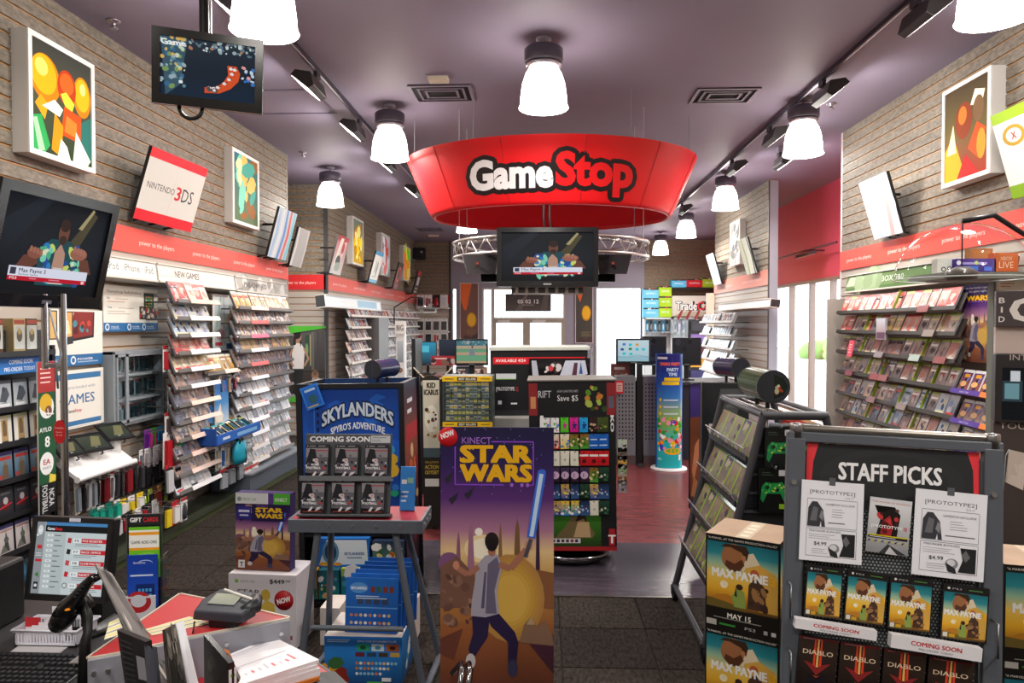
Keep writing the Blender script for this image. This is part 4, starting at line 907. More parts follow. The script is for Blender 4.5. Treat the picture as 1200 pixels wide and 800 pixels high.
for i, (px, py, w, h, lab) in enumerate(((72, 537, .20, .17, 'dark tablet computer at the near end of the tablet shelf'), (100, 531, .24, .19, 'dark tablet computer in the middle of the tablet shelf'), (128, 517, .24, .19, 'dark tablet computer at the far end of the tablet shelf'))):
    q = PX(px, py, -3.2); M = Fm(q, (0.30, .95, 0), (-.60, .2, .48))
    o = thing('tablet_computer', lab, 'tablet', M)
    part('body', B().box(0, 0, -.012, w, h, 0, '#141415'), 'gloss', o, bev=.004); A = Art(w - .04, h - .04); A.grad([(0, '#26302a'), (1, '#3a4034')]); A.poly([(.3, .2), (.6, .9), (.9, .8), (.7, .2)], '#6a6a4c'); A.rect(0, .9, 1, .1, '#1c2422'); part('screen', A, 'gloss', o, T(.02, .02, .0003))
    Mi = M.inverted(); c = M @ Vector((w * .5, h * .35, -.012)); part('stand', B().cyl(Mi @ c, Mi @ Vector((c.x - .02, c.y, zf + .05)), .03, .045, n=12, col='#e8e6e4'), 'satin', o)
    part('cable', B().tube([Mi @ (c + Vector((.05 * math.cos(a), .07 * math.sin(a), -.04 - .02 * math.cos(a)))) for a in [k * .5 for k in range(9)]], .005, 6, '#161616'), 'satin', o)

# ------------------------------------------------------------ near left rack of reserved games
XN = -3.3
def nc(pal, top, artf):
    b = B(); w, h = .128, .185; b.box(0, 0, -.015, w, h, 0, '#2a2c34'); A = Art(w, h, z=.0004, step=.00005); A.rect(.03, .02, .94, .96, pal[0], pal[1]); A.rect(.03, .88, .94, .1, top); artf(A)
    n = len(b.v); b.v += A.v; b.c += A.c; b.f += [tuple(i + n for i in f) for f in A.f]; b.sm += A.sm; m = b.mesh('game_case'); m.materials.append(finish('print')); return m
rows_ = [
 ('grey case with a dark rider picture', ('#c8ccd2', '#8a929c'), '#3c3e46', lambda A: (A.poly([(.2, .3), (.4, .7), (.7, .75), (.85, .5), (.6, .25)], '#4a525c'), A.ell(.5, .7, .12, .08, '#3a4048'), A.rect(.15, .12, .7, .1, '#e4e6ea'), A.rect(.3, .22, .4, .03, '#8a9098'))),
 ('white case with a tall sand coloured figure', ('#e8e6e0', '#dcdad4'), '#b8b890', lambda A: (A.rect(.3, .12, .42, .72, '#b89a6a'), A.ell(.5, .74, .1, .07, '#6a5238'), A.rect(.38, .3, .26, .4, '#7a6248'), A.rect(.3, .08, .42, .05, '#2c2a2a'))),
 ('blue case with a red title', ('#3a5a74', '#7a94a8'), '#3a3070', lambda A: (A.rect(.1, .72, .8, .11, '#b83a34'), A.poly([(.3, .1), (.35, .5), (.5, .66), (.68, .5), (.7, .1)], '#6a5a44'), A.ell(.5, .62, .09, .07, '#8a7258'), A.rect(.1, .1, .2, .14, '#a83a34'))),
 ('near black case with a red splash', ('#26262c', '#3a3a42'), '#1c1c22', lambda A: (A.ell(.5, .45, .3, .22, '#5a1c22'), A.ell(.5, .55, .16, .12, '#b0b4b8'), A.poly([(.1, .3), (.9, .42), (.88, .46), (.12, .35)], '#c8303a'), A.rect(.2, .76, .6, .06, '#6a6a70'))),
 ('pale case with a dark spire', ('#b8b0b0', '#d4cccc'), '#40407a', lambda A: (A.poly([(.3, .1), (.5, .8), (.7, .1)], '#3c4440'), A.ell(.5, .5, .16, .1, '#5a5e58'), A.rect(.1, .78, .8, .03, '#b05a50'), A.poly([(.05, .08), (.3, .35), (.6, .1)], '#6a6a64'))),
 ('dark teal case with blue armour shapes', ('#16222a', '#2a3c48'), '#101418', lambda A: (A.ell(.5, .5, .22, .26, '#2a6a8a'), A.ell(.45, .65, .1, .08, '#6ab0c8'), A.poly([(.3, .1), (.5, .4), (.8, .15)], '#1c4a60'))),
]
rp = [(440, 476), (479, 515), (517, 556), (556, 596), (597, 638), (639, 682)]
for k, (lab, pal, top, fn) in enumerate(rows_):
    m = nc(pal, top, fn); z = PX(35, rp[k][1], XN).z
    ys = yL(-7, XN)
    M = Fm((XN, ys, z), (0, 1, 0), (-.05, 0, 1))
    t = shelf(M, .43, '%s ledge from the top of the reserve rack at the left edge' % ordinal(k), None, strip=None, tray='#1e1e22')
    for i in range(3):
        o = link('game_case', m, None, M @ T(.012 + i * .14, 0, .002)); tag(o, '%s, %s row of left edge rack, %s one' % (lab, ordinal(k), ['near', 'middle', 'far'][i]), 'game case', 'cases in the left edge rack, %s row' % ordinal(k))
M_, w_, h_ = leftw(-10, 46, 420, 440, -3.27); 
def cso(A): A.grad([(0, '#2c7cc8'), (1, '#1c5cae')]); A.text('COMING SOON', .6, .58, .26, '#eef4fa', w=.5, bold=.01); A.text('PRE-ORDER TODAY', .58, .14, .26, '#eef4fa', w=.66, bold=.01)
poster('blue coming soon strip over the reserve rack at the left edge', M_, w_, h_, cso, 'shelf_sign', 'sign')
t = thing('wall_rack', 'dark wall rack at the left edge behind the reserve cases', 'rack', Fm((XN - .06, yL(-12, XN - .06), 0), (0, 1, 0), ZUP))
part('back_panel', B().box(0, .1, -.04, .56, 1.62, 0, '#232327'), 'satin', t)
for x in (.0, .53): part('upright', B().box(x, 0, -.05, x + .03, 1.66, .02, '#3a3a40'), 'metal', t)
for px, px1, c, lab in ((-6, 4, '#5a3a24', 'boxed figure in clear plastic at the very left edge, above the blue strip'), (16, 30, '#a89468', 'boxed collectible figure in a clear pack above the blue strip'), (31, 44, '#4a4438', 'dark boxed collectible right of the sand coloured one')):
    M_, w_, h_ = leftw(px, px1, 373, 413, -3.24); o = solid('collector_box', lab, 'box', B().box(0, 0, -.08, w_, h_, 0, c), 'card', M_)
    A = Art(w_, h_); A.rect(.06, .1, .88, .7, '#e0dcd4', '#b8b4ac'); A.ell(.5, .5, .25, .2, '#6a5a48', 9); A.ell(.5, .62, .15, .1, '#b8985a', 8); A.rect(.06, .84, .88, .12, '#8a3a2a'); part('print', A, 'print', o)
    part('blister', B().box(w_ * .1, h_ * .12, .002, w_ * .9, h_ * .78, .04, '#ffffff'), 'clear', o)
t = shelf(Fm((-3.27, yL(-12, -3.27), PX(20, 415, -3.27).z), (0, 1, 0), ZUP), .52, 'dark shelf carrying the clear collectible packs', None, strip=None, tray='#2a2a2e')
def ftb(A):
    A.grad([(0, '#1f5a38'), (1, '#1c4a30')]); A.rect(0, .80, 1, .2, '#a83030'); A.lines(.15, .95, .7, 4, .03, '#f0d8d0', .3)
    A.ell(.5, .70, .42, .075, '#e8ecec', 18); A.ell(.45, .73, .36, .06, '#d8b030', 16); A.ell(.6, .675, .2, .035, '#7a4a34'); A.line([(.4, .66), (.9, .65)], .06, '#e8e8e8'); A.line([(.55, .69), (.6, .63)], .05, '#e8e8e8')
    A.text('AYLO', .4, .54, .03, '#f0f2f0', w=.7, bold=.03); A.text('8', .5, .44, .07, '#f4f6f4', bold=.03); A.ell(.45, .33, .4, .075, '#f2f2f2', 20); A.text('EA', .45, .325, .035, '#b03a3a', w=.4, bold=.03); A.text('SPORTS', .45, .295, .015, '#4a5a7a', w=.5); A.poly([(.5, .1), (.6, .26), (.98, .24), (.9, .1)], '#e8d050')
    A.rect(0, 0, 1, .2, '#14161a')
M_, w_, h_ = leftw(46.5, 66.5, 424, 605, -3.2); fp_ = poster('tall green football player poster beside the reserve rack', M_, w_, h_, ftb)
A = Art(h_ * .19, w_ * .9, z=.002); A.text('FOOTBALL', .5, .12, .34, '#dfe2e4', w=.96, bold=.02); A.text('NCAA', .5, .56, .34, '#dfe2e4', w=.6, bold=.02)
part('title_lettering', A, 'print', fp_, T(w_ * .05, h_ * .195, 0) @ Matrix.Rotation(-math.pi / 2, 4, 'Z'))
M_ = Fm(PY(70, 520, 3.41), (1, 0, 0), ZUP); c = PY(69.5, 506, 3.42)
A = Art(.055, .115); 
o = solid('round_sticker', 'red oval coming soon sticker on the chrome pole', 'sticker', B().add([(c.x + .03 * math.cos(a * math.pi / 10), c.y, c.z + .058 * math.sin(a * math.pi / 10)) for a in range(20)] + [(c.x + .03 * math.cos(a * math.pi / 10), c.y + .002, c.z + .058 * math.sin(a * math.pi / 10)) for a in range(20)], [tuple(range(20)), tuple(range(39, 19, -1))], '#cf1f26'), 'satin')
A = Art(.05, .1); A.text('Coming Soon', .5, .66, .09, '#f8e8e4', w=.9); A.text('Reserve', .5, .46, .08, '#f8e8e4', w=.6); A.text('for only', .5, .32, .08, '#f8e8e4', w=.6); part('lettering', A, 'print', o, Fm((c.x - .025, c.y - .001, c.z - .05), (1, 0, 0), ZUP))

# blue counter tray of small packs, banner and bag near the wide stack
c0 = PX(262, 510, -2.95)
t = thing('display_tray', 'blue cardboard tray heaped with small colourful packs between the stacks', 'display', T(c0.x, c0.y, c0.z))
TLn = 1.15; part('tray_front', B().box(-.01, -.15, -.07, .01, TLn - .3, .015, '#2a62b8').box(-.3, -.16, -.07, 0, -.14, .08, '#2450a0'), 'card', t)
part('tray_base', B().box(-.3, -.15, -.08, 0, TLn - .3, -.068, '#2450a0'), 'card', t)
A = Art(TLn - .2, .07); A.rect(.12, .35, .16, .35, '#d0e0f4'); A.rect(.45, .2, .5, .5, '#7ab0e0'); part('lettering', A, 'print', t, Fm((.011, -.15, -.065), (0, 1, 0), ZUP))
cm = [pack_mesh(.09, .13, c, p, h_, 0, .01) for c, p, h_ in (('#2fa0b0', '#1c3a4a', '#e0c84a'), ('#e8e0c8', '#2a4a5a', '#3ab0b8'), ('#c8d8d8', '#7a6a4a', '#2a2a30'), ('#e0c040', '#3a5a6a', '#f0f0e8'))]
for i in range(6):
    for j in range(3):
        o = link('small_pack', random.choice(cm), None, T(c0.x - .03 - j * .1, c0.y - .12 + i * .15 + j * .03, c0.z - .0 + j * .055) @ Fm((0, 0, 0), (0, 1, 0), (-.8, 0, .6))); tag(o, 'small colourful pack lying in the blue tray, row %s, %s from left' % (['one', 'two', 'three'][j], NTH[i]), 'pack', 'packs in the blue tray')
def blueb(A): A.grad([(0, '#c8dce8'), (.5, '#3a88c8'), (1, '#1c5ca8')]); A.poly([(0, .1), (.4, .5), (.6, 0)], '#e8dcc8'); A.ell(.3, .2, .3, .12, '#f0e8d8')
M_, w_, h_ = leftw(252, 268, 447, 500, -3.1); poster('tall blue sky poster rising behind the small pack tray', M_, w_, h_, blueb)
M_, w_, h_ = leftw(236, 251, 478, 512, -3.12); poster('blue and white poster left of the small pack tray', M_, w_, h_, blueb)
q = PX(281, 542, -2.98); t = thing('drawstring_bag', 'turquoise bag with black straps hanging under the small pack tray', 'bag', T(q.x, q.y, q.z))
vs = []; prof = [(.0, .11), (.08, .13), (.16, .12), (.22, .09)]
b = B(); b.lathe([(.02, 0), (.11, 0), (.13, .06), (.125, .14), (.10, .2), (.08, .22)], 16, '#1f9ab4', sx=.4, sy=1); part('pouch', b, 'satin', t)
part('strap', B().tube([(.03, -.07, .2), (.04, -.03, .27), (.03, .0, .2), (.05, .03, .1), (.04, .05, .0)], .008, 6, '#14161a'), 'satin', t); part('strap', B().tube([(.0, -.07, .2), (0, .0, .30), (0, .07, .2)], .008, 6, '#14161a'), 'satin', t)
row(272, 543, -3.1, 283, 2, .2, [(K, '#202024', None, 0)], 'black pack hanging left of the turquoise bag', 'black packs by the bag')
row(249, 552, -3.1, 272, 5, .24, [(Wt, '#b8b0a0', None, 0), (Wt, '#3a6ab0', None, 2), (Wt, '#c8b8a8', None, 0)], 'white pack with a small figure hanging under the blue tray', 'white packs under the tray')
row(252, 576, -3.1, 283, 3, .2, [(K, '#9aa0a8', Rd, 0)], 'red topped clear pack on the hooks below the white ones', 'red topped packs under the tray')
row(282, 574, -3.08, 300, 2, .22, [(Wt, '#8a3a2a', '#c8302a', 2)], 'white pack with a red band low under the wide stack', 'white packs with red bands')
row(252, 430 + 32, -3.15, 272, 5, .17, [('#c8b4a0', '#3a2a30', None, 2), (K, '#b04a6a', None, 1), (K, '#8a6a4a', None, 0)], 'toy figure pack hanging above the blue tray', 'toy packs above the blue tray')

# ------------------------------------------------------------ recess with the life picture
def mural(A):
    A.grad([(0, '#2f241f'), (.3, '#3a2c26'), (.45, '#45413e'), (1, '#5a5754')]); A.rect(0, .34, 1, .03, '#2a2623'); A.rect(.62, .38, .08, .6, '#6a6662'); A.rect(.78, .38, .05, .6, '#4a4744'); A.rect(.46, .45, .13, .48, '#2c4a38'); A.rect(.58, .45, .03, .48, '#b8a878'); A.ell(.5, .7, .04, .1, '#7aa068')
    s, t_, h_ = '#b88a70', '#ece8e6', '#241a18'
    A.poly([(.10, .0), (.13, .42), (.40, .42), (.34, .0), (.27, .0), (.25, .28), (.2, .0)], '#1a181c'); A.poly([(.10, .40), (.08, .70), (.16, .80), (.34, .80), (.44, .70), (.40, .40)], t_)
    A.line([(.42, .72), (.54, .56), (.42, .44)], .055, s); A.line([(.10, .72), (.0, .55), (.12, .44)], .055, s); A.ell(.27, .90, .085, .07, s); A.ell(.24, .93, .10, .065, h_); A.poly([(.15, .94), (.12, .76), (.2, .78), (.22, .9)], h_); A.poly([(.3, .82), (.33, .74), (.36, .84)], h_)
    A.rect(.2, .80, .1, .06, s); A.rect(.25, .0, .04, .05, s); A.ell(.72, .30, .1, .08, '#a07a5a'); A.poly([(.60, .12), (.64, .26), (.84, .26), (.82, .1)], '#c8c0b8'); A.line([(.70, .28), (.84, .1), (.93, .02)], .045, s); A.line([(.62, .22), (.72, .1), (.88, .03)], .045, s); A.ell(.72, .345, .06, .05, '#7a5a3c'); A.ell(.6, .06, .12, .02, '#c8c4c0')
M_, w_, h_ = front(339, 381.5, 387, 462, RTY - .04); poster('photo panel of a standing woman in white and a crouching one, in the left recess', M_, w_, h_, mural, 'wall_panel', 'picture')
M_, w_, h_ = front(337, 381.5, 382, 391, RTY - .06)
solid('green_trim_board', 'lime green strip above the picture panel in the recess', 'board', B().add([(0, 0, 0), (w_, h_ * .75, 0), (w_, h_, 0), (0, h_, 0), (0, 0, -.02), (w_, h_ * .75, -.02), (w_, h_, -.02), (0, h_, -.02)], [(0, 1, 2, 3), (7, 6, 5, 4), (0, 4, 5, 1), (3, 2, 6, 7)], '#4fc22a'), 'satin', M_)
M_, w_, h_ = front(337, 354, 465, 471, RTY - .06); solid('green_trim_board', 'short lime green strip near the floor of the recess', 'board', B().box(0, 0, -.02, w_, h_, 0, '#4fc22a'), 'satin', M_)
# ============================================================ RIGHT WALL RACKS
XW = 3.20
YF, YN, YM = 8.0, 5.80, 5.20
rows5 = [1.915, 1.712, 1.50, 1.285, 1.06, .855, .65]
kx = [['rd', 'xb', 'rd'], ['xb', 'rd', 'xb', 'go'], ['xb', 'xb', 'ps'], ['xb', 'xb', 'ps'], ['ps', 'xb', 'bl'], ['ps', 'bl', 'xb'], ['xb']]
for k, z in enumerate(rows5):
    M = Fm((XW, YF, z), (0, -1, 0), vR); L_ = YF - YN; n = 15
    shelf(M, L_ + .05, '%s shelf from the top of the long right wall rack' % ordinal(k), None, strip=None, tray='#2e2925', dep=.2)
    cases(M, n, L_ / n, 'xb', 'game case on the %s shelf of the long right wall rack' % ordinal(k), 'cases in the right wall rack, %s shelf' % ordinal(k), kinds=kx[k])
    seps = [[.55], [.28, .9], [.24, .78], [.3, .44, .72, .86], [.36, .6, .78], [.3, .5, .7], []][k]
    for q_, s_ in enumerate(seps): tag(part('divider_card', B().box(0, 0, -.01, .008, .205, .022, '#8fa52c' if k != 1 or s_ < .5 else '#b0a080'), 'satin', None, M @ T(s_ * L_, 0, .004)), 'thin lime divider card on the %s right wall shelf, %s from left' % (ordinal(k), NTH[q_]), 'divider', 'divider cards, %s right wall shelf' % ordinal(k))
    for q_, (s_, c) in enumerate({0: [(.78, '#8c4a4e')], 1: [(.82, '#8c8078')], 2: [(.42, '#847a7e'), (.72, '#a8b8b0'), (.9, '#8a4a48')], 3: [(.12, '#7a3c48'), (.38, '#8a4448'), (.46, '#8c5456')], 4: [(.35, '#846064'), (.62, '#8a7c78')], 5: [(.66, '#947070'), (.8, '#8a3a38')], 6: []}[k]):
        tag(part('price_tag', B().box(0, -.03, .041, .17, .03, .045, c), 'print', None, M @ T(s_ * L_, 0, 0)), 'small dull price tag under the %s right wall shelf, %s from left' % (ordinal(k), NTH[q_]), 'price tag', 'price tags, %s right wall shelf' % ordinal(k))
t = thing('wall_rack', 'grey end panel and uprights of the long right wall rack', 'rack', T(0, 0, 0))
part('end_panel', B().box(XW - .08, YF + .12, .1, XR - .014, YF + .15, 2.08, '#a09890'), 'satin', t)
part('upright', B().box(XR - .04, YN + .0, .1, XR - .014, YN + .03, 2.3, '#8a8278'), 'satin', t); part('upright', B().box(XW + .05, YM - .09, .1, XR - .014, YM - .06, 2.1, '#a8a096'), 'satin', t)
part('base', B().box(XW - .1, YM - .1, 0, XR - .014, YF + .1, .35, '#4a4440'), 'satin', t)
o = solid('upright_case', 'pale blue case standing upright across the second and third right wall shelves', 'game case', B().box(0, 0, -.02, .13, .2, 0, '#c8ccd8'), 'gloss', Fm((XW - .06, 7.0, 1.66), (.2, -.95, 0), ZUP))
A = Art(.13, .2); A.rect(.05, .1, .9, .85, '#b08a8a', '#dfe4ee'); A.rect(.05, .03, .9, .3, '#7a5a70'); part('print', A, 'gloss', o)
o = solid('price_tag', 'pink upright price card at the far end of the third right wall shelf', 'price tag', B().box(0, 0, -.004, .10, .17, 0, '#d84a60'), 'print', Fm((XW - .08, 7.62, 1.47), (.1, -.95, 0), (.2, 0, 1)))
A = Art(.1, .17); A.lines(.2, .7, .6, 4, .15, '#f0c8c8'); part('print', A, 'print', o)
# second bay: poster and orange purple cases
swp = None
def sw_poster(A, tv=True, small=False):
    """purple to amber sky, towers, player from behind with a blue glowing blade"""
    A.grad([(0, '#6a3a2c'), (.22, '#9a5c34'), (.42, '#c8964e'), (.52, '#e8c890'), (.60, '#b07a98'), (.72, '#5a2f78'), (.86, '#2b1c58'), (1, '#191440')])
    if not small:
        for _ in range(40): A.ell(random.random(), random.uniform(.74, 1), .004, .002, '#8a9ad8', 5)
    A.ell(.37, .53, .16, .055, '#f4dca8', 18); A.ell(.37, .53, .11, .04, '#fdf4dc', 16); A.circ(.34, .595, .035, '#fff8ee')
    for x, w, h, c in ((.03, .04, .04, '#7f5580'), (.16, .05, .12, '#8a5a7a'), (.27, .07, .17, '#a0708a'), (.47, .05, .12, '#9a7a6a'), (.53, .045, .15, '#8a6a4a'), (.68, .07, .17, '#7a5a3a'), (.86, .04, .22, '#3a2440')):
        A.poly([(x - w * .5, .42), (x + w * .5, .42), (x + w * .25, .44 + h), (x, .48 + h), (x - w * .25, .44 + h)], c)
    A.ell(.08, .47, .10, .045, '#7f5580', 14); A.poly([(0, .3), (0, .46), (.15, .5), (.3, .43), (.34, .3)], '#7a5648'); A.poly([(.5, .4), (.75, .46), (1, .44), (1, .3), (.6, .32)], '#8a5a3a')
    [A.ell(.62, .34, .30 - i * .03, .17 - i * .016, c, 22) for i, c in enumerate(('#b48648', '#bb8c44', '#c29442', '#c99c44', '#d0a548', '#d8ae50'))]
    A.poly([(.74, .19), (1, .05), (1, .2), (.9, .24)], '#4a2838'); A.poly([(0, .18), (.2, .22), (.12, .1), (0, .12)], '#6a3c30')
    for x, y in ((.12, .72), (.26, .74), (.08, .80)): A.poly([(x - .05, y), (x, y + .015), (x + .04, y + .03), (x + .01, y - .005), (x - .02, y - .02)], '#2a2838')
    A.blobs(26, .02, .24, .28, .46, ['#6a4a42', '#8a6654', '#5a3e38', '#a07a64', '#7a5848'], .02, .06, .8, 7)
    A.poly([(.70, .17), (.74, .24), (.80, .27), (.86, .23), (.92, .26), (.99, .2), (1, .16)], '#8a6a54'); A.poly([(.76, .24), (.80, .27), (.84, .24)], '#b89a74')
    # player
    j, s = '#2a2044', '#a8705c'
    A.poly([(.29, .10), (.33, .13), (.42, .19), (.44, .27), (.28, .28), (.29, .2), (.25, .14)], j); A.poly([(.40, .28), (.5, .29), (.66, .21), (.69, .17), (.67, .08), (.60, .08), (.60, .17), (.45, .23)], j)
    A.ell(.27, .095, .045, .03, '#c8c0c4', 10); A.ell(.64, .07, .045, .035, '#3a3a58', 10)
    A.poly([(.27, .27), (.28, .33), (.33, .47), (.40, .505), (.50, .51), (.55, .47), (.50, .37), (.52, .28), (.4, .265)], '#a8a4b4'); A.poly([(.40, .28), (.42, .47), (.5, .50), (.53, .46), (.48, .37), (.50, .28)], '#6a647c'); A.poly([(.36, .3), (.39, .44), (.41, .44), (.39, .3)], '#5c5670')
    A.line([(.34, .46), (.24, .43), (.15, .455)], .05, s); A.ell(.14, .465, .03, .018, '#c88a70', 8); A.line([(.52, .47), (.62, .455), (.76, .53)], .055, s); A.ell(.78, .545, .035, .02, '#c89078', 8)
    A.ell(.455, .52, .035, .02, s, 8); A.ell(.455, .56, .062, .035, '#241c20', 16); A.ell(.455, .545, .05, .025, '#1c1418', 12)
    A.line([(.75, .50), (.80, .57)], .035, '#4a4a58'); A.line([(.80, .575), (.895, .825)], .075, '#3c6ee0'); A.ell(.895, .828, .037, .012, '#3c6ee0'); A.line([(.803, .58), (.892, .822)], .035, '#c8e4ff')
    # title
    A.line([(.13, .925), (.13, .778), (.56, .778)], .012, '#8a4ad0'); A.line([(.45, .945), (.82, .945), (.82, .778), (.79, .778)], .012, '#8a4ad0')
    A.text('KINECT', .32, .937, .026, '#b07ae0', w=.26, bold=.0); A.text('STAR', .49, .866, .066, '#f2b818', w=.64, bold=.06); A.text('WARS', .49, .792, .066, '#f2b818', w=.64, bold=.06)
    for x in (.63, .72, .77): A.ell(x, .778, .016, .008, '#a86ad8', 8)
XB_ = 3.30
def kp(A):
    sw_poster(A, small=True); A.rect(0, .86, 1, .14, '#2a1c5a'); A.text('Get the family together', .5, .945, .026, '#efeaf4', w=.8); A.text('for game night.', .5, .90, .026, '#efeaf4', w=.5); A.rect(.05, .03, .14, .06, '#e0c8a0')
M_, w_, h_ = rightw(1125.5, 1167, 331, 426.5, XB_); poster('purple and amber poster with the family game night slogan on the right wall', M_, w_, h_, kp)
mk = B(); mk.box(0, 0, -.015, .128, .19, 0, '#e8e4ea'); A = Art(.128, .19, z=.0005, step=.00006); A.rect(.02, .02, .96, .96, '#9a5c34', '#4a2a6c'); A.rect(.02, .88, .96, .1, '#d8d8d8'); A.poly([(.3, .1), (.42, .5), (.58, .5), (.7, .1)], '#2c2440'); A.ell(.5, .56, .1, .07, '#2a1c1c'); A.rect(.25, .68, .5, .14, '#e0a020'); A.line([(.6, .5), (.85, .75)], .06, '#6a9af0'); A.ell(.4, .4, .3, .12, '#e8b070')
n_ = len(mk.v); mk.v += A.v; mk.c += A.c; mk.f += [tuple(i + n_ for i in f) for f in A.f]; mk.sm += A.sm; mk = mk.mesh('game_case'); mk.materials.append(finish('gloss'))
for k, z in enumerate((1.275, 1.045, .83)):
    M = Fm((XW - .0, YN - .02, z), (0, -1, 0), vR)
    t = shelf(M, .60, '%s purple edged shelf in the bay beside the touch kiosk' % ordinal(k), None, strip='#4a2c8c', tray='#3c3634', sx0=0, sx1=.38)
    part('price_strip', B().box(.38, -.016, .0345, .60, .024, .040, '#e8782c'), 'print', t, label='orange price strip')
    A = Art(.3, .03); A.text('KINECT STAR', .45, .3, .4, '#d8d0f0', w=.4); part('lettering', A, 'print', t, T(.05, -.014, .0402))
    for i in range(4): o = link('game_case', mk, None, M @ T(.015 + i * .142, 0, .003)); tag(o, 'purple amber game case on the %s shelf beside the kiosk, %s from left' % (ordinal(k), NTH[i]), 'game case', 'amber cases beside the kiosk, %s shelf' % ordinal(k))
# header on the right
def h4(A): A.rect(0, 0, 1, 1, '#4f7038'); A.rect(0, .2, 1, .75, '#6a8a50', '#5a7a40'); A.poly([(.0, .3), (.03, .9), (.3, .85), (.26, .35)], '#b8c8ac'); A.text('XBOX 360', .38, .4, .34, '#eef2ea', w=.2); A.blobs(10, .0, .3, .4, .9, ['#8aa078', '#9ab088'], .02, .05)
M_, w_, h_ = rightw(991, 1165, 316.5, 335.5, 3.26, .12)
header('long green and white header sign over the right wall rack', 991, 1165, 297, 323, 3.26, h4, '#8f988a', 'R')

# free standing right wall: racks and header, in pale colours
stuffC = B()
def stuff_case(M, pal, w=.135, h=.19):
    c = random.choice(pal); stuffC.box(0, 0, -.015, w, h, 0, c, M); stuffC.box(w * .08, h * .1, 0, w * .92, h * .8, .001, random.choice(pal), M); stuffC.box(w * .08, h * .83, 0, w * .92, h * .95, .001, '#f0f0ee', M)
    stuffC.box(w * .2, h * .25, .001, w * .7, h * .55, .0015, random.choice(pal), M)
XQ = 3.2
for k in range(7):
    z = 1.83 - .235 * k; ya, yb_ = 14.9, (12.4 if k < 4 else 11.8)
    M = Fm((XQ, ya, z), (0, -1, 0), vR); shelf(M, ya - yb_, '%s shelf from the top of the racks on the free standing right wall' % ordinal(k), None, strip='#d8d6d2', tray='#8a8884')
    n = int((ya - yb_) / .16)
    for i in range(n):
        if random.random() < .9: stuff_case(M @ T(i * .16, 0, .003), PWH + PPS)
def h5(A): A.rect(0, 0, 1, 1, '#f2f0ec'); A.rect(.05, .2, .7, .5, '#fbfaf8'); A.lines(.1, .5, .5, 1, .1, '#c8c4c0', .1)
header('bright white header sign on the free standing right wall', 842, 901, 350, 358.5, 3.3, h5, '#f2f0ec', 'R')
# rear left wall racks
XV = -3.22
for k in range(8):
    z = 1.93 - .2 * k
    for (ya, yb_) in (((11.95, 14.2) if k else (11.95, 18.6)), (14.6, 18.6) if k else (0, 0)):
        if yb_ - ya < .1: continue
        if k and ya < 12: ya, yb_ = 11.95, 13.3
        M = Fm((XV, ya, z), (0, 1, 0), vL); shelf(M, yb_ - ya, '%s shelf from the top of the %s rack on the rear left wall' % (ordinal(k), 'nearer' if ya < 14 else 'farther'), None, strip='#d8d4cc', tray='#5a5854')
        n = int((yb_ - ya) / .15)
        for i in range(n): stuff_case(M @ T(i * .15, 0, .003), PWH + PPS + (PRD if k == 0 or ya < 13 else []))
t = thing('room_divider', 'dark grey upright panel between the rear left racks', 'panel', T(XV - .1, 13.55, 0)); part('panel', B().box(-.12, 0, 0, .22, .85, 1.93, '#6c6a6a'), 'satin', t); part('foot', B().box(-.15, -.02, 0, .25, .87, .1, '#4a4848'), 'satin', t)
def h6(A): A.rect(0, 0, 1, 1, '#dfeaf0'); A.rect(.02, .15, .96, .7, '#f6fafc'); A.rect(.5, .15, .4, .7, '#a8cce0'); A.lines(.1, .5, .3, 1, .1, '#b8c4cc', .15)
header('bright white and pale blue header sign on the rear left wall', 383, 447, 345, 358.5, -3.25, h6, '#eef2f2')
o = part('game_cases', stuffC, 'gloss', stuff=True); tag(o, 'rows of pale game cases on the far left and free standing right wall racks', 'game cases')
# accessories on the back left wall and beside the dome
acc = [pack_mesh(.2, .34, Wt, K, Wt, 0), pack_mesh(.2, .34, Wt, '#b03a3a', Wt, 2), pack_mesh(.2, .34, K, Rd, None, 1), pack_mesh(.2, .34, Wt, '#d0d0d4', None, 0)]
for k in range(5):
    z = PY(505, [359, 387, 402, 418, 434][k] - 1, 19.2).z - .05
    t = thing('display_shelf', '%s white shelf from the top on the back left wall' % ordinal(k), 'shelf', T(-3.4, 19.2, z)); part('ledge', B().box(0, 0, -.03, .86, .39, 0, '#cfcac2'), 'satin', t)
    for i in range(4):
        if k == 4: break
        o = link('boxed_headset', acc[(i if k != 1 else 0)] if k < 2 else acc[random.randrange(4)], None, Fm((-3.38 + i * .21, 19.22, z + .002), (1, 0, 0), (0, .1, 1))); tag(o, 'boxed accessory on the %s shelf of the back left wall, %s from left' % (ordinal(k), NTH[i]), 'box', 'boxed accessories on the back left wall, %s shelf' % ordinal(k))
# back right corner: coloured cartons, banner, cabinet
def carton(px0, px1, pyt, pyb, c, txt, lab, grp=None, y=19.2):
    M_, w, h = front(px0, px1, pyt, pyb, y)
    o = solid('bin_label_box', lab, 'box', B().box(0, 0, -.3, w, h, 0, c), 'card', M_, grp)
    A = Art(w, h); A.rect(0, .86, 1, .14, '#2a2426'); A.blobs(6, .3, .86, .8, .98, ['#c8443a', '#d8d0c8', '#5a5058'], .03, .06); A.text(txt, .5, .4, .2, '#f0f6f8', w=.62); part('print', A, 'print', o)
for i in range(3):
    carton(754, 771.8, 338 + i * 11.3, 349.2 + i * 11.3, '#6fc0e0', 'NINTENDO', '%s blue carton of the left stack on the back right wall' % ordinal(i))
    carton(772.3, 787, 335 + i * 12.2, 347 + i * 12.2, '#a8cc2c', 'XBOX 360', '%s lime carton of the stack right of the blue ones' % ordinal(i))
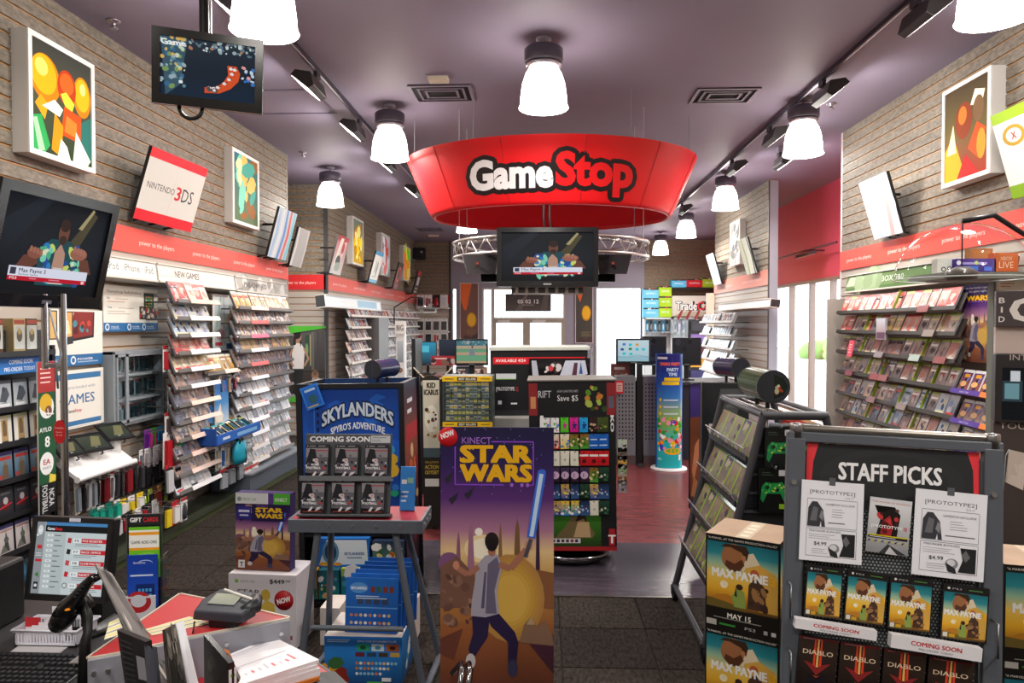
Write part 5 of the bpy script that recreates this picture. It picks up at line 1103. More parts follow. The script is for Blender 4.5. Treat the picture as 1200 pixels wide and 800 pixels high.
carton(787, 804.3, 327.5, 336.5, '#5ab4dc', 'NINTENDO', 'blue carton on the high shelf of the back right wall'); carton(804.6, 823, 327, 336.2, '#c8202c', 'PLAYSTATION', 'red carton on the high shelf of the back right wall'); carton(823.3, 838.5, 325.5, 336.6, '#9cc428', 'XBOX 360', 'lime carton on the high shelf of the back right wall')
t = thing('wall_shelf', 'dark shelf under the red, blue and lime cartons', 'shelf', front(787, 840, 336.5, 338.5, 19.2)[0]); part('board', B().box(0, 0, -.35, 1.2, .035, .03, '#2c2826'), 'satin', t)
def tc(A): A.grad([(0, '#cfc6ba'), (1, '#dcd6cc')]); A.poly([(0, 0), (.2, .25), (1, .2), (1, 0)], '#b8a894'); A.poly([(.8, .2), (.85, 1), (.9, 1), (.88, .2)], '#e8e2d8')
M_, w_, h_ = front(787, 872, 346.5, 370.5, 19.3); o = poster('beige banner reading trade center on the back right wall', M_, w_, h_, tc, 'banner', 'banner')
A = Art(w_, h_, z=.002)
for dx in range(8): A.text('TradeCenter', .06 + .008 * math.cos(dx * math.pi / 4), .32 + .03 * math.sin(dx * math.pi / 4), .40, '#2a2422', w=.70, bold=.03, align='l')
A.text('Trade', .06, .32, .40, '#f4f0ec', w=.29, bold=.03, align='l'); A.text('Center', .352, .32, .40, '#d8202c', w=.41, bold=.03, align='l'); part('lettering', A, 'print', o)
M_, w_, h_ = front(754.5, 818, 372, 397, 19.0); t = thing('glass_cabinet', 'white framed glass cabinet with blue and pink goods at the back right', 'cabinet', M_)
part('carcass', B().box(0, -1.2, -.3, w_, h_, -.28, '#d8dcdc').box(0, -1.2, -.3, .04, h_, 0, '#c8cccc').box(w_ - .04, -1.2, -.3, w_, h_, 0, '#c8cccc').box(0, h_ - .04, -.3, w_, h_, 0, '#c8cccc').box(w_ * .5, -1.2, -.3, w_ * .5 + .08, h_, 0, '#d0d4d4'), 'satin', t)
part('shelf', B().box(.04, h_ * .3, -.28, w_ - .04, h_ * .33, -.02, '#d8d8dc'), 'satin', t); part('pane', B().box(.04, .02, -.006, w_ - .04, h_ - .04, 0, '#ffffff'), 'clear', t)
sm_ = [B().box(0, 0, -.03, .06, .28, 0, c).box(.01, .05, 0, .05, .2, .004, c2).mesh('boxed_game') for c, c2 in (('#2a98c8', '#d8e8f0'), ('#3a3a3e', '#8a9aa0'), ('#c8b4c8', '#e8d8e0'), ('#d8dce0', '#5a8ab0'))]
for m in sm_: m.materials.append(finish('gloss'))
for i in range(12):
    if i == 6: continue
    o = link('boxed_game', sm_[(i % 2) if i < 6 else 2 + i % 2], None, M_ @ T(.07 + i * (w_ - .14) / 12, h_ * .34, -.1)); tag(o, 'small boxed game in the back right glass cabinet, %s from left' % NTH[i], 'box', 'boxed games in the back right cabinet')
t = thing('red_device', 'tangle of red and black controllers under the beige banner', 'controller', front(790, 838, 366, 376, 18.9)[0])
for i in range(5): part('handle', B().cyl((.1 + i * .22, .05, 0), (.2 + i * .22, .28, .05), .04, .03, 8, '#8a3030'), 'satin', t)
t = thing('column_post', 'beige square post in front of the back right corner', 'post', T(PY(832, 380, 15.3).x, 15.3, 0)); part('shaft', B().box(-.075, -.05, 0, .075, .05, 2.45, '#d0c4b2'), 'satin', t); part('foot', B().box(-.1, -.08, 0, .1, .08, .06, '#a89c8a'), 'satin', t)
t = thing('merchandise_rack', 'dark merchandise rack between the glass cabinet and the beige post', 'rack', T(PY(822, 400, 16.5).x, 16.5, 0))
part('frame', B().box(-.3, 0, 0, .18, .3, 1.9, '#2c2a2e'), 'satin', t)
for i in range(6): part('boxed_toy', B().box(-.25, -.06, .3 + i * .27, .12, 0, .5 + i * .27, ['#c87a90', '#3a3a6a', '#d8a040', '#5a2a30', '#8a6ab0', '#303038'][i]), 'gloss', t)

# white kiosk and dome on the far left, touch kiosk and dome on the right
def dome(cx, cy, zb, r, lab, armto, K_='#1c1a1c'):
    t = thing('sound_dome', lab, 'dome', T(cx, cy, zb)); ze = r * .92
    b = B().lathe([(r * math.cos(a), ze * math.sin(a)) for a in [i * math.pi / 24 for i in range(13)]], 40, '#ffffff'); part('dome_shell', b, 'clear', t)
    part('rim', B().tube([(r * math.cos(i * math.pi / 20), r * math.sin(i * math.pi / 20), 0) for i in range(40)], r * .01, 6, '#d8dcda', closed=True), 'gloss', t)
    part('drop_rod', B().cyl((0, 0, ze + .01), (0, 0, ze * .05), r * .012, n=6, col='#1c1a1c'), 'satin', t)
    part('speaker_unit', B().lathe([(0, -.02), (r * .22, -.02), (r * .24, .02), (r * .1, .05), (0, .05)], 20, '#5a5048', (0, 0, r * .05)), 'satin', t)
    part('arm', B().tube([(0, 0, ze + .01)] + [tuple(Vector(q) - Vector((cx, cy, zb))) for q in armto], r * .045, 8, '#161416'), 'satin', t)
    return t
q = PY(1127, 327, 4.05)
dome(q.x, 4.05, q.z, .33, 'clear plastic sound dome held on a black arm over the touch kiosk', [PY(1165, 252, 4.05), PY(1215, 284, 4.05), PY(1222, 420, 4.2)])
q = PY(493, 366, 14.3)
dome(q.x, 14.3, q.z, .31, 'small clear sound dome over the white kiosk at the far left', [PY(482, 348, 14.2), PY(462, 360, 14.2), PY(462, 380, 14.2)])
# touch kiosk
M_, w_, h_ = front(1168, 1262, 400, 640, 3.85); M_.translation.z = 0; M_ = Fm(M_.translation - Vector((.025, 0, 0)), (.92, -.39, 0), ZUP); hk = PY(1168, 382, 3.85).z
t = thing('touch_kiosk', 'dark brown touch screen kiosk with a big lettered sign at the right edge', 'kiosk', M_)
zz = lambda py: PY(1180, py, 3.85).z
part('cabinet', B().box(0, 0, -.10, w_, zz(494), 0, '#4a3f3d'), 'satin', t, bev=.006); part('neck', B().box(.005, zz(415), -.08, w_ - .02, zz(383), -.02, '#d4c0b8'), 'satin', t)
part('sign_board', B().box(0, zz(383), -.04, w_, zz(341), .02, '#4a4042'), 'satin', t, bev=.003)
A = Art(w_, zz(341) - zz(383)); A.text('GL', .14, .16, .66, '#eee6e0', w=.60, bold=.035, align='l')
for i, c in enumerate('BID'): A.text(c, .06, .66 - i * .26, .16, '#eee6e0', w=.02 if c == 'I' else .065, bold=.02)
part('sign_lettering', A, 'print', t, T(0, zz(383), .0205))
part('screen_housing', B().box(.0, zz(494), -.1, w_, zz(414), .03, '#2c2728'), 'satin', t, bev=.006)
A = Art(w_ - .06, zz(430) - zz(490)); A.rect(0, 0, 1, 1, '#0c1013'); A.rect(.0, .35, .25, .4, '#2c3c42'); A.rect(.03, .4, .18, .3, '#6a9098'); A.rect(.4, .2, .5, .7, '#a8c4cc'); A.rect(.1, .74, .12, .2, '#c8ccd0'); part('screen', A, 'screen', t, T(.03, zz(490), .032))
A = Art(w_, .1); A.text('INTERACTIVE', .5, .3, .3, '#c8b8b0', w=.7); part('lettering', A, 'print', t, T(0, zz(428), .031)); A = Art(w_, .1); A.text('TOUCH SCREEN', .06, .3, .32, '#d8c8c0', w=1.0, align='l'); part('lettering', A, 'print', t, T(0, zz(508), .0008))
part('printer_slot', B().box(w_ * .3, zz(560), 0, w_ * .7, zz(535), .02, '#c8c0b8'), 'satin', t)
# things on top of the header at the right
def cbox(name, lab, px0, px1, pyt, pyb, y, c, artf, d=.06, cat='box', tilt=(0, 0), kind='card'):
    a = PY(px0, pyb, y); bb = PY(px1, pyb + tilt[0], y - tilt[1]); hh = PY(px0, pyt, y).z - a.z; M = Fm(a, bb - a, ZUP); w = (bb - a).length
    o = solid(name, lab, cat, B().box(0, 0, -d, w, hh, 0, c), kind, M); A = Art(w, hh); artf(A); part('print', A, 'print', o); return o
def jd(A): A.grad([(0, '#3a2c80'), (1, '#5a3a9a')]); A.rect(.2, .15, .35, .3, '#4a78e0'); A.rect(.7, .12, .2, .3, '#5a7ae8'); A.circ(.05, .7, .06, '#f4f0ff'); A.rect(.15, .58, .62, .16, '#b8a8e8'); A.circ(.5, .7, .05, '#c8e070')
cbox('game_box', 'purple long carton on top of the right wall header', 1121, 1167, 303, 319, 4.3, '#4a3088', jd)
cbox('game_box', 'orange carton lettered live on top of the right wall header', 1165, 1193, 296, 318, 4.3, '#c85a24', lambda A: (A.rect(0, 0, 1, 1, '#c85a24', '#d86a2c'), A.text('LIVE', .5, .18, .36, '#f0d0b0', w=.6), A.text('XBOX', .5, .6, .2, '#f0d0b0', w=.5)), tilt=(0, 0))
cbox('game_box', 'white pack with a black scroll pattern under the dome', 1098, 1117, 303, 328, 4.35, '#dcd8d0', lambda A: (A.rect(0, 0, 1, 1, '#dcd8d0'), A.circ(.4, .5, .16, '#4a4648'), A.circ(.4, .5, .09, '#dcd8d0'), A.circ(.75, .55, .14, '#4a4648'), A.circ(.75, .55, .08, '#dcd8d0')))
cbox('game_box', 'flat brown carton lying behind the purple one', 1137, 1163, 291, 319, 4.42, '#a86a3a', lambda A: A.rect(.1, .1, .8, .8, '#b8743c'))
cbox('shelf_sign', 'cream card with red writing beside the purple poster', 1168, 1200, 322, 340, 4.4, '#e4d8c8', lambda A: (A.rect(0, 0, 1, 1, '#e4d8c8'), A.rect(.2, .6, .4, .12, '#c84a34'), A.lines(.12, .4, .6, 2, .18, '#c86a54', .3)), d=.01, cat='sign')
t = thing('header_ledge', 'grey ledge over the right wall racks carrying small cartons', 'shelf', T(0, 0, 0)); zl = PY(1150, 320, 4.3).z
part('board', B().box(PY(1095, 320, 4.3).x, 4.2, zl - .035, PY(1230, 320, 4.3).x, 4.6, zl, '#8a8e84'), 'satin', t); part('support', B().box(PY(1190, 320, 4.3).x, 4.5, zl - 1.0, PY(1196, 320, 4.3).x, 4.56, zl - .035, '#8a8e84'), 'satin', t); part('brace', B().box(PY(1190, 320, 4.3).x, 4.4, zl - .09, XR - .013, 4.46, zl - .035, '#8a8e84'), 'satin', t)
# ============================================================ FLOOR DISPLAYS
def loc(M, px, py):
    """where the sight line meets the plane of M, in its own coordinates"""
    n = M.to_3x3() @ Vector((0, 0, 1)); r = ray(px, py); k = (M.translation - CAM).dot(n) / r.dot(n)
    return M.inverted() @ (CAM + r * k)
def merge(b, A, M=None):
    n = len(b.v); b.v += [(M @ v if M else v) for v in A.v]; b.c += A.c; b.f += [tuple(i + n for i in f) for f in A.f]; b.sm += A.sm; return b

# ---- amber and teal shooter art (plain stand-in shapes)
def sun_art(A, t=1.0, x0=0, title=True):
    A.grad([(0, '#4a3a1c'), (.12, '#b8781c'), (.3, '#e8b02c'), (.5, '#f0c858'), (.68, '#9ac0a0'), (.82, '#2c8a94'), (1, '#156a78')])
    A.poly([(0, .1), (.15, .2), (.3, .22), (.5, .15), (.5, .1)], '#b87a24'); A.poly([(0, .0), (0, .14), (.3, .1), (.6, .0)], '#6a5a28'); A.circ(.25, .36, .055, '#f8f0d8'); A.circ(.27, .37, .04, '#f4e4b8')
    A.poly([(.50, .62), (.56, .86), (.66, .90), (.80, .66), (.92, .60), (.62, .54)], '#e0d0b0'); A.ell(.38, .80, .17, .20, '#a06a44', 20, -.35); A.poly([(.26, .66), (.34, .58), (.46, .58), (.54, .70), (.5, .78), (.40, .70), (.28, .74)], '#5a3420'); A.poly([(.20, .93), (.26, .985), (.56, .985), (.60, .90), (.57, .76), (.50, .88), (.34, .94)], '#3c271a'); A.ell(.53, .80, .03, .045, '#b87a54', 10)
    A.poly([(.55, .66), (.75, .74), (.95, .64), (1, .5), (1, .05), (.74, .05), (.72, .4), (.52, .56)], '#d8a848'); A.poly([(.58, .06), (.6, .42), (.7, .55), (.82, .42), (.85, .06)], '#4a3226'); A.ell(.68, .60, .06, .06, '#b85a34'); A.poly([(.40, .05), (.36, .2), (.44, .34), (.54, .30), (.56, .05)], '#8aa04c'); A.ell(.47, .36, .05, .045, '#3a2420'); A.poly([(.42, .36), (.40, .22), (.44, .2)], '#2a1c1a'); A.blobs(8, .6, .1, .85, .4, ['#7a5434', '#9a7044', '#3a2820'], .03, .06, 1.6)
def mp_case_art(A):
    A.rect(0, 0, 1, 1, '#1c1a1c'); B0 = Art(A.W * .94, A.H * .84, z=A.z); sun_art(B0); merge(A, B0, T(A.W * .03, A.H * .02, 0)); A.z = B0.z
    A.text('MAX PAYNE', .45, .44, .10, '#f4f2ec', w=.80, bold=.06); A.text('3', .92, .44, .10, '#f0b420', bold=.05); A.circ(.12, .93, .03, '#d8d8d8'); A.text('PS3', .3, .915, .03, '#b0b0b4', w=.2); A.rect(.55, .92, .3, .02, '#4a7a3a'); A.rect(.05, .04, .1, .08, '#d8d4cc'); A.rect(.18, .04, .13, .06, '#c89a20')
def mp_box(M, w, h, d, lab, lab_side=True):
    o = solid('display_box', lab, 'box', B().box(0, 0, -d, w, h, 0, '#17150f'), 'card', M, bev=.002)
    A = Art(w, h); A.rect(0, 0, 1, 1, '#15130f'); A0 = Art(w * .96, h * .70, z=A.z); sun_art(A0); merge(A, A0, T(w * .02, h * .23, 0)); A.z = A0.z
    A.text('"A MARVEL. AT THE GAME\'S PRODUCTION VALUES"', .5, .952, .022, '#e8e4dc', w=.94); A.text('MAX PAYNE', .47, .56, .09, '#f4f2ec', w=.76, bold=.06); A.text('3', .92, .56, .09, '#f0b420', bold=.06)
    A.text('MAY 15', .47, .135, .055, '#f4f0e8', w=.32, bold=.02); A.lines(.12, .12, .74, 1, .02, '#8a8880', .5); A.rect(.02, .035, .14, .06, '#b8b4ac'); A.rect(.2, .05, .22, .02, '#3a8a3a'); A.text('PS3', .62, .045, .03, '#c0c0c4', w=.14); A.rect(.80, .04, .05, .04, '#a8a8ac'); A.rect(.9, .04, .06, .04, '#c8c8cc')
    part('front_print', A, 'print', o)
    S = Art(d, h); S.rect(0, 0, 1, 1, '#15130f'); S0 = Art(d * .9, h * .7, z=S.z); sun_art(S0); merge(S, S0, T(d * .05, h * .23, 0)); S.z = S0.z; S.text('MAX PAYNE 3', .5, .5, .07, '#f4f2ec', w=.8, bold=.04); part('side_print', S, 'print', o, Fm((w, 0, 0), (0, 0, -1), (0, 1, 0)))
    U = Art(w, d, z=.0007); U.rect(0, 0, 1, 1, '#b49a84'); U.rect(.40, 0, .2, 1, '#c8b8a0'); 
    for i in range(4): U.rect(.44, .1 + i * .2, .12, .12, '#e0d4c0')
    part('cardboard_lid', U, 'card', o, Fm((0, h, 0), (1, 0, 0), (0, 0, -1))); return o
uM = Vector((.862, -.507, 0)); O_ = Vector((.74, 3.32, 0))
mp_box(Fm(O_ + Vector((0, 0, .426)), uM, ZUP), .325, .426, .30, 'upper amber and teal carton dated May 15 left of the staff board')
mp_box(Fm(O_, uM, ZUP), .325, .426, .30, 'lower amber and teal carton under the May 15 one, cut by the frame')
uM2 = Vector((.97, -.24, 0)); q = PY(1177, 655, 2.93)
mp_box(Fm((q.x, q.y, .426), uM2, ZUP), .33, .426, .3, 'upper amber carton right of the staff board at the edge of the view')
mp_box(Fm((q.x, q.y, 0), uM2, ZUP), .33, .426, .3, 'lower amber carton at the bottom right corner')

# ---- staff board
SU, SV = Vector((.992, -.11, -.035)), Vector((.05, .085, .995))
MB_ = Fm((.749, 2.29, .672), SU, SV)
tl = loc(MB_, 930, 503); WB, TB = .635, .80
t = thing('sign_stand', 'grey steel sign stand headed staff picks with papers and games', 'sign stand', MB_)
bot = -.655; GS = '#565b63'
for x in (0.0, WB - .055): part('side_rail', B().box(x, bot, -.03, x + .055, TB - .03, .005, GS), 'satin', t, bev=.004)
part('top_rail', B().box(.0, TB - .042, -.03, WB, TB - .01, .004, GS), 'satin', t, bev=.004); part('bottom_rail', B().box(.055, bot + .12, -.03, WB - .055, bot + .17, 0, GS), 'satin', t)
part('top_tube', B().cyl((.03, TB, -.02), (WB - .03, TB, -.02), .013, n=14, col='#9a948c'), 'metal', t)
for x in (.03, WB - .025): part('corner_cap', B().lathe([(0, .018), (.02, .016), (.022, .01), (.022, -.03), (0, -.03)], 16, '#a8a8aa', (0, 0, 0)), 'metal', t, T(x, TB, -.015) @ Matrix.Rotation(-math.pi / 2, 4, 'X'))
for x in (.022, WB - .006): part('post_tube', B().cyl((x, bot, -.05), (x, TB - .01, -.046), .016, n=14, col='#85888e'), 'metal', t)
for x, y in ((.02, TB - .17), (WB - .03, TB - .17)): part('bolt', B().cyl((x, y, .004), (x, y, .012), .008, n=12, col='#c8c8ca'), 'metal', t)
pb = B(); pb.box(.06, bot + .17, -.02, WB - .06, TB - .07, -.014, '#262829'); part('back_sheet', pb, 'satin', t)
mb = B(); nx, ny = 46, 90
for i in range(nx):
    for j in range(ny):
        x = .068 + i * .0108 + (.0054 if j % 2 else 0); y = .05 + j * .0098 - .35
        if y < TB - .24: mb.add([(x + .0036 * math.cos(a * math.pi / 3), y + .0036 * math.sin(a * math.pi / 3), -.0135) for a in range(6)], [(0, 1, 2, 3, 4, 5)], '#8d9498')
part('perforation', mb, 'satin', t, stuff=True)
def sp(A):
    A.rect(0, 0, 1, 1, '#e23a42'); A.poly([(.05, 0), (.03, .3), (.04, .7), (.07, 1), (.93, 1), (.965, .7), (.97, .3), (.95, 0)], '#2a2a2e'); A.ell(.5, .45, .42, .52, '#2f2f33', 30); A.ell(.5, .45, .33, .42, '#2a2a2e', 30)
    A.text('STAFF PICKS', .49, .44, .28, '#f2f2f4', w=.60, bold=.035)
a, c = loc(MB_, 943, 515), loc(MB_, 1155, 572)
hw, hh = WB - .125, .195; HM = T(.062, TB - .044 - hh, -.012)
part('header_print', merge(B().box(0, 0, -.003, hw, hh, 0, '#2a2a2e'), (lambda A: (sp(A), A)[1])(Art(hw, hh))), 'print', t, HM)
def flyer(lab, x, y, w, h, rot, artf):
    o = solid('paper_flyer', lab, 'paper', B().box(0, 0, -.0012, w, h, 0, '#eeeef4'), 'print', MB_ @ T(x, y, .012) @ Matrix.Rotation(rot, 4, 'Z')); A = Art(w, h, z=.0004); artf(A); part('print', A, 'print', o)
    part('tape', B().box(w * .44, h - .012, .0008, w * .54, h + .012, .0012, '#5a5c62'), 'satin', o)
def proto(A):
    A.rect(0, 0, 1, 1, '#eeeff6'); A.text('[PROTOTYPE2]', .5, .84, .045, '#1e1e22', w=.72, bold=.0); A.text('DLC', .78, .795, .025, '#8a8a90', w=.12)
    for y0, h in ((.42, .35), (.06, .34)):
        for x, y, w_, h_ in ((.1, y0, .8, .006), (.1, y0 + h, .8, .006), (.1, y0, .006, h), (.9, y0, .006, h)): A.rect(x, y, w_, h_, '#6a6a74')
    A.poly([(.11, .43), (.12, .66), (.18, .74), (.26, .74), (.36, .64), (.4, .43), (.34, .43), (.33, .5), (.31, .43)], '#3c3c42'); A.poly([(.15, .5), (.2, .68), (.28, .66), (.26, .5)], '#6a6a70'); A.poly([(.3, .55), (.33, .64), (.37, .6), (.36, .5)], '#8a8a90')
    A.text('GAMESTOP EXCLUSIVE', .63, .70, .026, '#5a5a64', w=.46); A.lines(.5, .65, .25, 4, .03, '#9a9aa4', .2); A.lines(.44, .48, .42, 1, .03, '#6a6a74', .4); A.text('PREORDER BONUSES', .4, .365, .024, '#5a5a64', w=.5); A.lines(.14, .33, .55, 3, .025, '#a8a8b0', .2)
    A.text('$4.99', .33, .20, .045, '#4a4a52', w=.2, bold=.01); A.lines(.2, .15, .3, 3, .025, '#a8a8b0', .2)
    A.poly([(.64, .08), (.7, .22), (.66, .36), (.88, .36), (.88, .08)], '#232327'); A.poly([(.68, .28), (.74, .34), (.8, .26), (.74, .2)], '#6a6a70'); A.ell(.55, .17, .09, .06, '#8a8a90', 12); A.ell(.54, .18, .06, .04, '#d8d8de', 10); A.poly([(.46, .18), (.5, .08), (.62, .06), (.6, .12)], '#2a2a2e')
def proto_cover(A):
    A.grad([(0, '#8a8c90'), (1, '#e8e8ec')]); A.rect(0, .9, 1, .1, '#d8dade'); A.text('THE POWER OF REVENGE', .5, .915, .03, '#c8403a', w=.9); A.poly([(.2, .3), (.28, .62), (.12, .86), (.22, .7), (.4, .8), (.6, .86), (.75, .72), (.7, .3)], '#1c181a'); A.poly([(.3, .35), (.35, .6), (.5, .7), (.6, .5), (.55, .3)], '#a82c30'); A.blobs(10, .25, .35, .7, .75, ['#c83a3c', '#3a2426', '#5a1c20'], .03, .07, 1.4); A.ell(.66, .80, .05, .03, '#5a4038')
    A.text('[PROTOTYPE', .45, .46, .055, '#f0f0f2', w=.74, bold=.02); A.text('2]', .88, .46, .055, '#d83030', bold=.02); A.rect(.02, .27, .94, .05, '#1a1a1c'); A.rect(.02, .31, .96, .02, '#d8c820')
    for i in range(12): A.poly([(.02 + i * .08, .2), (.05 + i * .08, .2), (.08 + i * .08, .235), (.05 + i * .08, .235)], '#d8c820' if i % 2 else '#1a1a1c')
    A.lines(.05, .285, .8, 1, .02, '#d8d8da', .6); A.poly([(.3, .0), (.5, .18), (.95, .02)], '#3a3a40'); A.poly([(.45, .0), (.55, .14), (.75, .0)], '#c8c8cc')
def quadplace(bl, br, tl):
    a, b_, c = loc(MB_, *bl), loc(MB_, *br), loc(MB_, *tl); return a.x, a.y, (b_ - a).length, (c - a).length, math.atan2(b_.y - a.y, b_.x - a.x)
x, y, w, h, r = quadplace((935, 654), (1008, 661), (940, 561)); flyer('left white flyer taped on the staff board', x, y, w, h, r, proto)
x, y, w, h, r = quadplace((1066, 671), (1150, 681), (1070, 571)); flyer('right white flyer taped on the staff board', x, y, w, h, r, proto)
x, y, w, h, r = quadplace((1014, 645), (1063, 652), (1017, 581))
o = solid('cover_sheet', 'red and black cover sheet between the two white flyers', 'paper', B().box(0, 0, -.004, w, h, 0, '#d8d8dc'), 'print', MB_ @ T(x, y, .004) @ Matrix.Rotation(r, 4, 'Z')); A = Art(w, h, z=.0004); proto_cover(A); part('print', A, 'gloss', o)
mpm = B(); mpm.box(0, 0, -.014, .128, .172, 0, '#202024'); A = Art(.128, .172, z=.0005, step=.00004); mp_case_art(A); merge(mpm, A); mpm = mpm.mesh('game_case'); mpm.materials.append(finish('gloss'))
dm = B(); dm.box(0, 0, -.014, .128, .172, 0, '#141012'); A = Art(.128, .172, z=.0005, step=.00004)
A.grad([(0, '#191312'), (.5, '#2c211c'), (1, '#3a2a22')]); A.rect(0, .94, 1, .05, '#5a1c20'); A.lines(.1, .955, .8, 1, .02, '#bb8888', .5)
for x_, c in ((.42, '#d8442a'), (.5, '#f0b060'), (.58, '#d8442a')): A.poly([(x_ - .03, .45), (x_ + .03, .45), (x_ + .02, .97), (x_ - .02, .97)], c)
A.poly([(.15, .55), (.5, .3), (.85, .55), (.62, .5), (.5, .42), (.38, .5)], '#8a2a2c'); A.poly([(.25, .35), (.5, .22), (.75, .35), (.7, .05), (.3, .05)], '#1c1820'); A.poly([(.42, .14), (.5, .06), (.58, .14), (.5, .11)], '#f07030'); A.poly([(.4, .3), (.5, .26), (.6, .3), (.5, .28)], '#c84a2c'); A.text('DIABLO', .5, .68, .085, '#e8d0b0', w=.78, bold=.01)
merge(dm, A); dm = dm.mesh('game_case'); dm.materials.append(finish('gloss'))
for i, (bl, br, tl_) in enumerate((((940, 718), (982, 724), (944, 659)), ((986, 724), (1033, 732), (990, 664)), ((1037, 733), (1087, 740), (1040, 671)), ((1098, 744), (1152, 752), (1102, 681)))):
    x, y, w, h, r = quadplace(bl, br, tl_)
    o = link('game_case', mpm, None, MB_ @ T(x, y, .02) @ Matrix.Rotation(r * .9, 4, 'Z') @ Matrix.Scale(w / .128, 4, (1, 0, 0)) @ Matrix.Scale(h / .172, 4, (0, 1, 0))); tag(o, '%s amber game case in the upper row of the staff board' % ['leftmost', 'second', 'third', 'rightmost'][i], 'game case', 'amber cases on the staff board')
for i, (bl, br, tl_) in enumerate((((930, 803), (975, 811), (936, 741)), ((978, 812), (1025, 820), (982, 748)), ((1029, 820), (1078, 828), (1032, 756)), ((1081, 828), (1133, 837), (1084, 765)))):
    x, y, w, h, r = quadplace(bl, br, tl_)
    o = link('game_case', dm, None, MB_ @ T(x, y, .02) @ Matrix.Rotation(r * .9, 4, 'Z') @ Matrix.Scale(w / .128, 4, (1, 0, 0)) @ Matrix.Scale(h / .172, 4, (0, 1, 0))); tag(o, '%s dark game case with orange streaks in the lower row of the staff board' % ['leftmost', 'second', 'third', 'rightmost'][i], 'game case', 'dark cases on the staff board')
for n, (bl, br, tl_) in enumerate((((927, 729), (1020, 744), (928, 718)), ((1036, 751), (1140, 768), (1037, 736)))):
    x, y, w, h, r = quadplace(bl, br, tl_)
    o = solid('shelf_label', '%s coming soon label strip on the staff board' % ['left', 'right'][n], 'label', B().box(0, 0, -.03, w, h, 0, '#e4e2e6'), 'print', MB_ @ T(x, y, .055) @ Matrix.Rotation(r, 4, 'Z')); A = Art(w, h, z=.0005); A.text('COMING SOON', .5, .44, .34, '#c02028', w=.56, bold=.03); A.text('PRE-ORDER TODAY', .5, .14, .16, '#6a6a70', w=.38); part('lettering', A, 'print', o)
for px, py in ((923, 680), (923, 758), (1160, 725), (1155, 800)):
    a = loc(MB_, px, py); part('wire_holder', B().tube([(a.x, a.y, .0), (a.x, a.y, .05), (a.x, a.y - .1, .05), (a.x + .02, a.y - .11, .0)], .003, 6, '#8a8e92'), 'metal', t)
part('stand_foot', B().box(-.02, bot - .012, -.25, .04, bot + .01, .2, GS), 'satin', t); part('stand_foot', B().box(WB - .04, bot - .012, -.25, WB + .02, bot + .01, .2, GS), 'satin', t)
o = solid('hang_tag', 'crumpled paper tag hanging from the right post of the staff board', 'tag', B().hexa([(0, 0, 0), (.05, -.01, .01), (.03, -.12, .02), (-.01, -.10, 0)], [(0, 0, -.004), (.05, -.01, .006), (.03, -.12, .016), (-.01, -.10, -.004)], '#b8a89c'), 'print', MB_ @ T(WB + .02, TB - .03, -.01)); part('string', B().tube([(0, 0, 0), (-.01, -.02, 0), (-.02, -.2, 0)], .0015, 5, '#a8b0b8'), 'satin', o)

# ---- star banner
M_, w_, h_ = front(516, 651, 503, 838, 3.3); M_ = Fm(M_.translation, (1, .0, 0), (0, .03, 1)); w_ = PY(651, 503, 3.3).x - PY(517, 503, 3.3).x; h_ = 1.19; M_.translation.z = .135
t = thing('standing_banner', 'tall purple and amber cardboard banner of a player with a glowing blue blade', 'banner', M_)
b = B(); n = 12
def bow(x): return .03 * (1 - (2 * x / w_ - 1) ** 2)
part('board', B().box(0, 0, -.012, w_, h_, 0, '#2a1c4a'), 'card', t)
A = Art(w_, h_); sw_poster(A); part('print', A, 'print', t)
o = B().lathe([(0, .002), (.045, .002), (.045, 0), (0, 0)], 28, '#e0202c'); 
s_ = part('round_sticker', o, 'print', t, T(w_ * .065, h_ * .962, .002), label='red round sticker reading now'); A = Art(.09, .09, z=.0022); A.text('NOW', .02, .0, .28, '#f8f4f4', w=.72, bold=.05); A.text('IN STORES', .02, -.25, .12, '#b01018', w=.6)
A2 = B(); [A2.v.append(v) for v in A.v]; A2.f = A.f; A2.c = A.c; A2.sm = A.sm; part('lettering', A2, 'print', s_, Matrix.Rotation(.35, 4, 'Z'))
for dx in (0, .035): part('foot_tube', B().tube([(w_ * .13 + dx, .10, .10), (w_ * .22 + dx, .17, .16), (w_ * .24 + dx, .16, .20), (w_ * .2 + dx, -.02, .24)], .013, 10, '#b8b8bc'), 'chrome', t)
part('rear_strut', B().box(w_ * .45, -.13, -.04, w_ * .55, .9, -.015, '#3a3440'), 'card', t); part('base_plate', B().box(w_ * .1, -.135, -.25, w_ * .9, -.12, .05, '#2a262e'), 'satin', t)

# ---- coming soon stand
D0 = 3.45; tz = PY(417, 609, D0).z
xl, xr = PY(338, 610, D0).x, PY(495, 610, D0).x
GY = '#5c626c'
t = thing('display_table', 'grey steel legged table with a red top carrying the coming soon rack', 'table', T(0, D0, 0))
part('tabletop', B().box(xl + .01, .0, tz - .01, xr - .01, .27, tz, '#a02430'), 'satin', t)
part('apron', B().box(xl, -.012, tz - .062, xr, 0, tz + .002, GY), 'satin', t, bev=.003); part('apron', B().box(xr - .012, 0, tz - .062, xr, .28, tz + .002, GY), 'satin', t); part('apron', B().box(xl, 0, tz - .062, xl + .012, .28, tz + .002, GY), 'satin', t)
for i in range(4): x = xl + (xr - xl) * (.3 + i * .18); part('rivet', B().cyl((x, -.012, tz - .028), (x, -.018, tz - .028), .007, n=10, col='#e4e4e8'), 'metal', t)
for i in range(3): part('rivet', B().cyl((xr, .05 + i * .08, tz - .028), (xr + .006, .05 + i * .08, tz - .028), .007, n=10, col='#e4e4e8'), 'metal', t)
fl, fr = PY(358, 760, D0).x - .01, PY(489, 792, D0).x
tl_, tr_ = PY(371, 624, D0).x, PY(461, 624, D0).x
